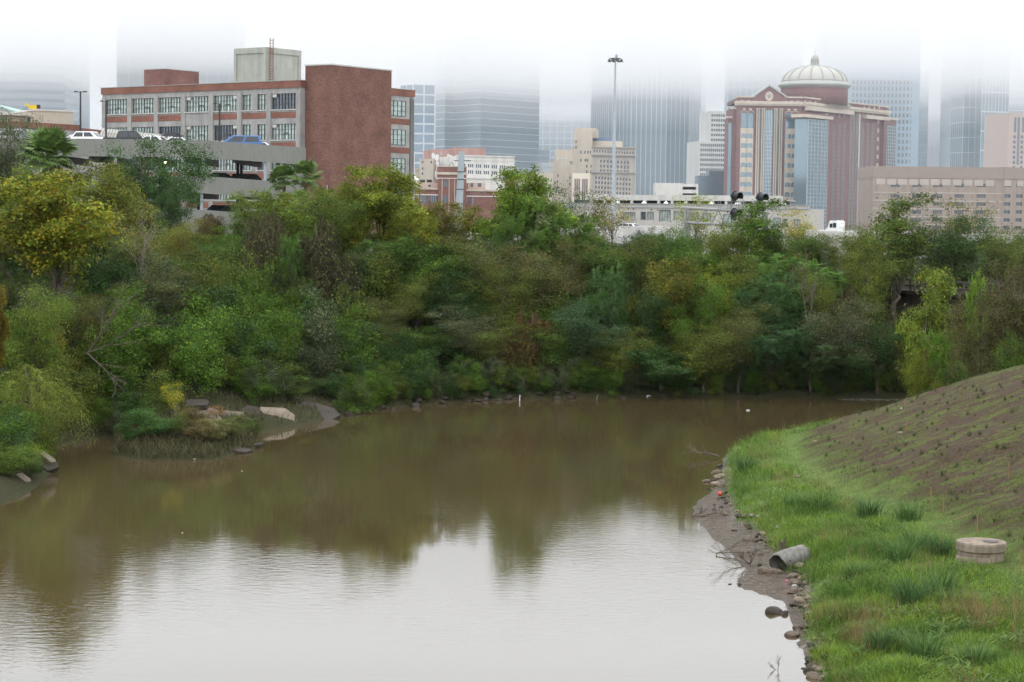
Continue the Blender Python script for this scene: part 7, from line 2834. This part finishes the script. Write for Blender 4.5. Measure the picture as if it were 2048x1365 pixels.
p = on_level(1555, 1338, .02)
branch('driftwood', 'thin twig standing out of the calm water at the bottom', 'driftwood', (p.x, p.y, -.05), [((.2, 0, 1), .3), ((-.7, 0, .4), .25)], .012, BARK, 16)
# mossy stump
p = on_level(1564, 1095, .3)
root = thing('tree_stump', 'short dark broken stump just above the drain pipe', 'stump', (p.x, p.y, ground_z(p.x, p.y)))
MB().tube([(0, 0, -.1), (.02, 0, .25), (0, 0, .42)], [.16, .13, .11], 8).tube([(.07, 0, .3), (.1, 0, .55)], [.05, .02], 5).tube([(-.08, 0, .3), (-.1, 0, .5)], [.05, .02], 5).build('wood', BARK, root)


# corrugated drain pipe
def drain_pipe():
    a = on_level(1552, 1133, .22)
    root = thing('drain_pipe', 'rusted corrugated metal drain pipe sticking out of the grassy bank', 'pipe', (a.x, a.y, .34), math.radians(12))
    root.rotation_euler = (0, math.radians(-6), math.radians(38))
    R, L, n, k = .35, 1.35, 28, 26
    PM = plain('corrugated_metal', (0.23, 0.22, 0.20), 0.65, 0.3, 0.2, var=0.4, scale=4, streak=0.3)
    V_, F_ = [], []
    for s, rr in ((0, R), (1, R - .02)):
        for i in range(k + 1):
            x = L * i / k
            for j in range(n):
                t = 2 * math.pi * j / n
                q = rr + .018 * (1 if i % 2 else -1)
                sag = 0
                if i < 8 and math.cos(t) * 0 + math.sin(t) > .35:              # torn, dented rim
                    q -= .10 * (1 - i / 8) * max(0, math.sin(t + .5) - .35)
                cut = .22 * max(0, math.sin(t * 1.0 - 2.6)) if i < 6 else 0
                V_.append((x + cut, q * math.cos(t), q * math.sin(t)))
    for s in range(2):
        o = s * (k + 1) * n
        for i in range(k):
            for j in range(n):
                j2 = (j + 1) % n
                F_.append((o + i * n + j, o + i * n + j2, o + (i + 1) * n + j2, o + (i + 1) * n + j))
    m = MB()
    m.v, m.f = V_, F_
    m.build('pipe_wall', PM, root, True)
    fl = MB().quad((.05, -.1, -.05), (.55, -.34, -.02), (.62, .1, -.12), (.15, .2, -.2))
    fl.build('torn_flap', PM, root)


drain_pipe()


# round concrete manhole
def manhole():
    p = on_level(1962, 1110, 1.15)
    z = ground_z(p.x, p.y)
    root = thing('concrete_manhole', 'low round concrete manhole with a broken base on the lawn', 'manhole', (p.x, p.y, z - .05))
    MC = plain('manhole_concrete', (0.29, 0.235, 0.18), 0.9, 0.25, var=0.3, scale=2.5, streak=0.5, bump=0.35)
    R = .80
    MB().lathe([(R * .92, -.2), (R * .92, .33), (R * .93, .36), (R * 1.0, .40), (R * 1.01, .60), (R * .985, .66), (R * .9, .665), (.2, .67), (.05, .67)], 36).build('ring', MC, root, False)
    MB().lathe([(.24, .668), (.24, .69), (.22, .70), (.02, .70)], 18, .28, -.1).build('lid', plain('iron_lid', (0.10, 0.08, 0.07), 0.7), root)
    r = random.Random(2)
    c = MB()
    c.prism([(-.98, -.62), (.1, -.98), (.3, -.8), (-.2, -.3), (-.9, -.1)], -.2, .22, [(-.9, -.55), (.05, -.9), (.2, -.7), (-.2, -.3), (-.85, -.1)])
    c.build('broken_collar', MC, root)


manhole()

# wooden stakes on the slope
for px, py0, py1, lb in ((1810, 826, 797, 'short wooden stake at the tip of the slope by the water'), (1886, 1030, 988, 'tall thin stake on the slope, left of the tallest pair'), (1862, 1010, 975, 'faint stake left of the tall thin one'),
                         (1954, 1068, 1027, 'upright stake just above the concrete manhole'), (1813, 868, 840, 'thin stake on the upper slope under the shrubs'), (2017, 962, 925, 'stake on the slope near the right edge, upper one'),
                         (2040, 1150, 1098, 'stake at the right picture edge below the manhole'), (1762, 884, 866, 'small stake at the lawn bend far up the bank'), (1914, 972, 950, 'short stake halfway up the slope'), (1920, 802, 775, 'stake in front of the crest shrubs')):
    b = None
    for z in np.arange(9.0, 0.15, -.04):
        q = on_level(px, py0, z)
        if ground_z(q.x, q.y) >= z - .02 and q.x > 5:
            b = q
            break
    if b is None:
        continue
    h = (py0 - py1) * b.y / FPX
    o = MB().box(-.018, .018, -.012, .012, -.15, h).build('wooden_stake', STAKE)
    o.location = (b.x, b.y, b.z)
    o.rotation_euler = (0, rk.uniform(-.06, .06), rk.uniform(0, 1))
    tag(o, lb, 'stake', 'wooden stakes on the slope')
q = on_level(1905, 1041, 1.9)
q2 = on_level(1942, 1028, 2.1)
o = MB().tube([(0, 0, 0), tuple(q2 - q)], .014, 5).build('wooden_stake', STAKE)
o.location = q
tag(o, 'fallen slanting stake left of the one above the manhole', 'stake', 'wooden stakes on the slope')

# white post and stick at the far waterline
p = on_level(1039, 801, 0)
tag(MB().tube([(0, 0, -.3), (.02, 0, .38)], [.035, .03], 6).build('white_post', WHITE_M, loc=(p.x, p.y - .4, 0)), 'thin white post standing in the water at the far bank', 'post')
p = on_level(1192, 799, 0)
tag(MB().tube([(0, 0, -.3), (.06, 0, .22), (.12, 0, .38)], [.03, .025, .02], 6).build('leaning_stick', PALE_BARK, loc=(p.x, p.y - .4, 0)), 'leaning pale stick at the far waterline', 'stick')
# red ball
p = on_level(1440, 986, .2)
me = rock_mesh(3, RED_P, .95)
tag(link('plastic_ball', me, None, (p.x, p.y, max(ground_z(p.x, p.y), 0) + .1), None, (.22, .22, .22)), 'small bright red plastic ball washed up on the shore stones', 'ball')


# litter
def scrap(px, py, s, m, label, z=None, cat='litter', group='scraps of litter'):
    p = on_level(px, py, .05 if z is None else z)
    zg = max(ground_z(p.x, p.y), 0)
    r = random.Random(px * 3 + py)
    mb = MB()
    pts = [(s * math.cos(t) * r.uniform(.5, 1), s * .6 * math.sin(t) * r.uniform(.5, 1)) for t in [i * math.pi / 3 for i in range(6)]]
    mb.prism(pts, -s * .25, s * .35, [(a * .55 + r.uniform(-.1, .1) * s, b * .55) for a, b in pts])
    o = mb.build('litter', m, loc=(p.x, p.y, zg + s * .15))
    o.scale = (1, 1, 0.35 if px == 1495 else 0.8)
    return tag(o, label, cat, group)


for px, py, s, m, lb in ((1515, 1049, .13, WHITE_P, 'white crumpled bag at the grass edge above the mud'), (1543, 1061, .11, WHITE_P, 'white cup lying at the grass edge'),
                         (1555, 1073, .12, WHITE_P, 'pale wrapper at the grass edge, uphill of the square rock'), (1591, 1149, .09, WHITE_P, 'white scrap right of the rocks at the pipe mouth'),
                         (1573, 1164, .09, PINK_P, 'pink plastic scrap on the mud below the pipe'), (1589, 1174, .1, WHITE_P, 'white bottle top on the boulder below the pipe'),
                         (1592, 1057, .06, WHITE_P, 'tiny white scrap in the grass above the pipe'), (1500, 1042, .07, WHITE_P, 'tiny white scrap beside the dark pair of rocks'),
                         (389, 919, .1, WHITE_P, 'white bottle floating at the low point'), (484, 941, .07, WHITE_P, 'white cup floating in mid river'), (365, 1064, .05, WHITE_P, 'small white cup floating in the left part of the river'),
                         (1495, 820, .2, WHITE_P, 'white bag drifting on the far water'), (355, 886, .16, WHITE_P, 'white scrap on the low point below the sapling'), (490, 878, .12, STAKE, 'orange scrap at the end of the low point'),
                         (548, 821, .15, WHITE_P, 'white scrap on the bank above the pale pointed slab'), (1297, 793, .25, WHITE_P, 'white scrap at the far waterline'), (1801, 873, .1, WHITE_P, 'white paper on the brown slope')):
    scrap(px, py, s, m, lb, z=1.6 if px == 1801 else None)
# blocks on the slope
for px, py, lb in ((1800, 868, 'pale stone on the brown slope, upper of two'), (1594, 955, 'reddish stone on the lawn bend'), (1630, 885, 'flat tan stone at the lawn edge far up the bank')):
    for z in np.arange(9.0, 0.15, -.04):
        q = on_level(px, py, z)
        if ground_z(q.x, q.y) >= z - .02 and q.x > 5:
            break
    o = link('rock', RM['p'][1], None, (q.x, q.y, q.z + .03), (0, 0, px), (.3, .25, .25))
    tag(o, lb, 'rock', 'stones on the slope')
# foam and drift line at the bend
fm = []
r = np.random.default_rng(4)
nfo = 160
pp = [on_level(x, y, 0) for x, y in zip(r.uniform(1680, 1800, nfo), r.normal(799.5, 1.2, nfo))]
Vf, Ff = [], []
for i, q in enumerate(pp):
    s = r.uniform(.05, .22)
    Vf += [(q.x - s, q.y - s * .6, .012), (q.x + s, q.y - s * .4, .02), (q.x + s * .7, q.y + s * .6, .016), (q.x - s * .6, q.y + s * .5, .02)]
    Ff.append((4 * i, 4 * i + 1, 4 * i + 2, 4 * i + 3))
tag(link('drift_debris', np_mesh('drift_debris', np.array(Vf), np.array(Ff), plain('drift_foam', (0.14, 0.125, 0.105), 0.8, var=0.5, scale=4))), 'line of drifting foam and leaves at the bend', 'debris', kind='stuff')
# a bird far above the courthouse gable
q = at(1536, 161, 520)
root = thing('bird', 'small dark bird flying left of the dome', 'bird', q, .4)
b = MB()
b.v += [(0, -.3, 0), (.08, 0, .05), (0, .3, 0), (-.08, 0, -.03), (.75, .05, .25), (-.75, .05, .25), (.1, -.1, .02), (-.1, -.1, .02)]
b.f += [(0, 1, 2), (0, 2, 3), (6, 4, 1), (7, 3, 5), (0, 3, 1), (2, 1, 3)]
b.build('body', BLACK, root)

# flotsam: twigs, leaves and grit on the mud flat
r = np.random.default_rng(31)
M_ = 9000
Q = np.array([on_level(u, v, 0.06)[:2] for u, v in zip(r.uniform(1375, 1660, M_), r.uniform(985, 1365, M_))])
zq, dq, gq, rq = land(Q)
k_ = rq & (gq < 0.35) & (vnoise(Q[:, 0], Q[:, 1], 0.7) > 0.4)
Q, zq = Q[k_][:1700], zq[k_][:1700]
n_ = len(Q)
L_ = r.uniform(0.02, 0.11, n_)
W_ = r.uniform(0.012, 0.04, n_)
a_ = r.uniform(0, 6.28, n_)
pos = np.column_stack([Q, np.maximum(zq, 0) + 0.012])
ax_ = np.column_stack([np.cos(a_), np.sin(a_), r.uniform(-.1, .2, n_)])
v_, f_ = leaf_quads(r, pos, np.array([[0, 0, 1.0]]) + r.normal(0, 0.2, (n_, 3)), L_, W_, ax_)
c_ = np.array([[0.05, 0.038, 0.028], [0.14, 0.11, 0.08], [0.03, 0.025, 0.02], [0.08, 0.09, 0.03], [0.22, 0.19, 0.15]])[r.integers(0, 5, n_)]
fo = link('flotsam', np_mesh('flotsam', v_, f_, TWIG, c_))
tag(fo, 'twigs, leaves and grit strewn over the mud flat', 'debris', kind='stuff')
# ================================================================ the air: even haze everywhere, and the low cloud that hides the tower tops
def air(name, label, x0, x1, y0, y1, z0, z1, dens, col):
    m = bpy.data.materials.new(name)
    m.use_nodes = True
    n = m.node_tree.nodes
    for q in list(n):
        if q.type != 'OUTPUT_MATERIAL':
            n.remove(q)
    v = n.new('ShaderNodeVolumePrincipled')
    v.inputs['Color'].default_value = (*col, 1)
    v.inputs['Density'].default_value = dens
    v.inputs['Anisotropy'].default_value = 0.0
    m.node_tree.links.new(v.outputs[0], n['Material Output'].inputs['Volume'])
    o = MB().box(x0, x1, y0, y1, z0, z1).build(name, m)
    return tag(o, label, name.replace('_', ' '), kind='stuff')


air('haze', 'thin bluish haze in the air over the river and the city', -6500, 6500, -120, 7000, -3, 190, 0.00003, (0.92, 0.965, 1.0))
air('mist', 'grey-blue mist standing between the downtown towers', -2550, 2550, 470, 2550, -2.5, 53, 0.00068, (0.82, 0.92, 1.0))
air('low_cloud_veil', 'thin lower veil of the low cloud that swallows the towers', -2600, 2600, 565, 2600, 56, 112, 0.0019, (0.995, 0.998, 1.0))
air('low_cloud_bank', 'dense low cloud hiding the tower tops', -2500, 2500, 570, 2500, 72, 111, 0.0085, (0.995, 0.998, 1.0))
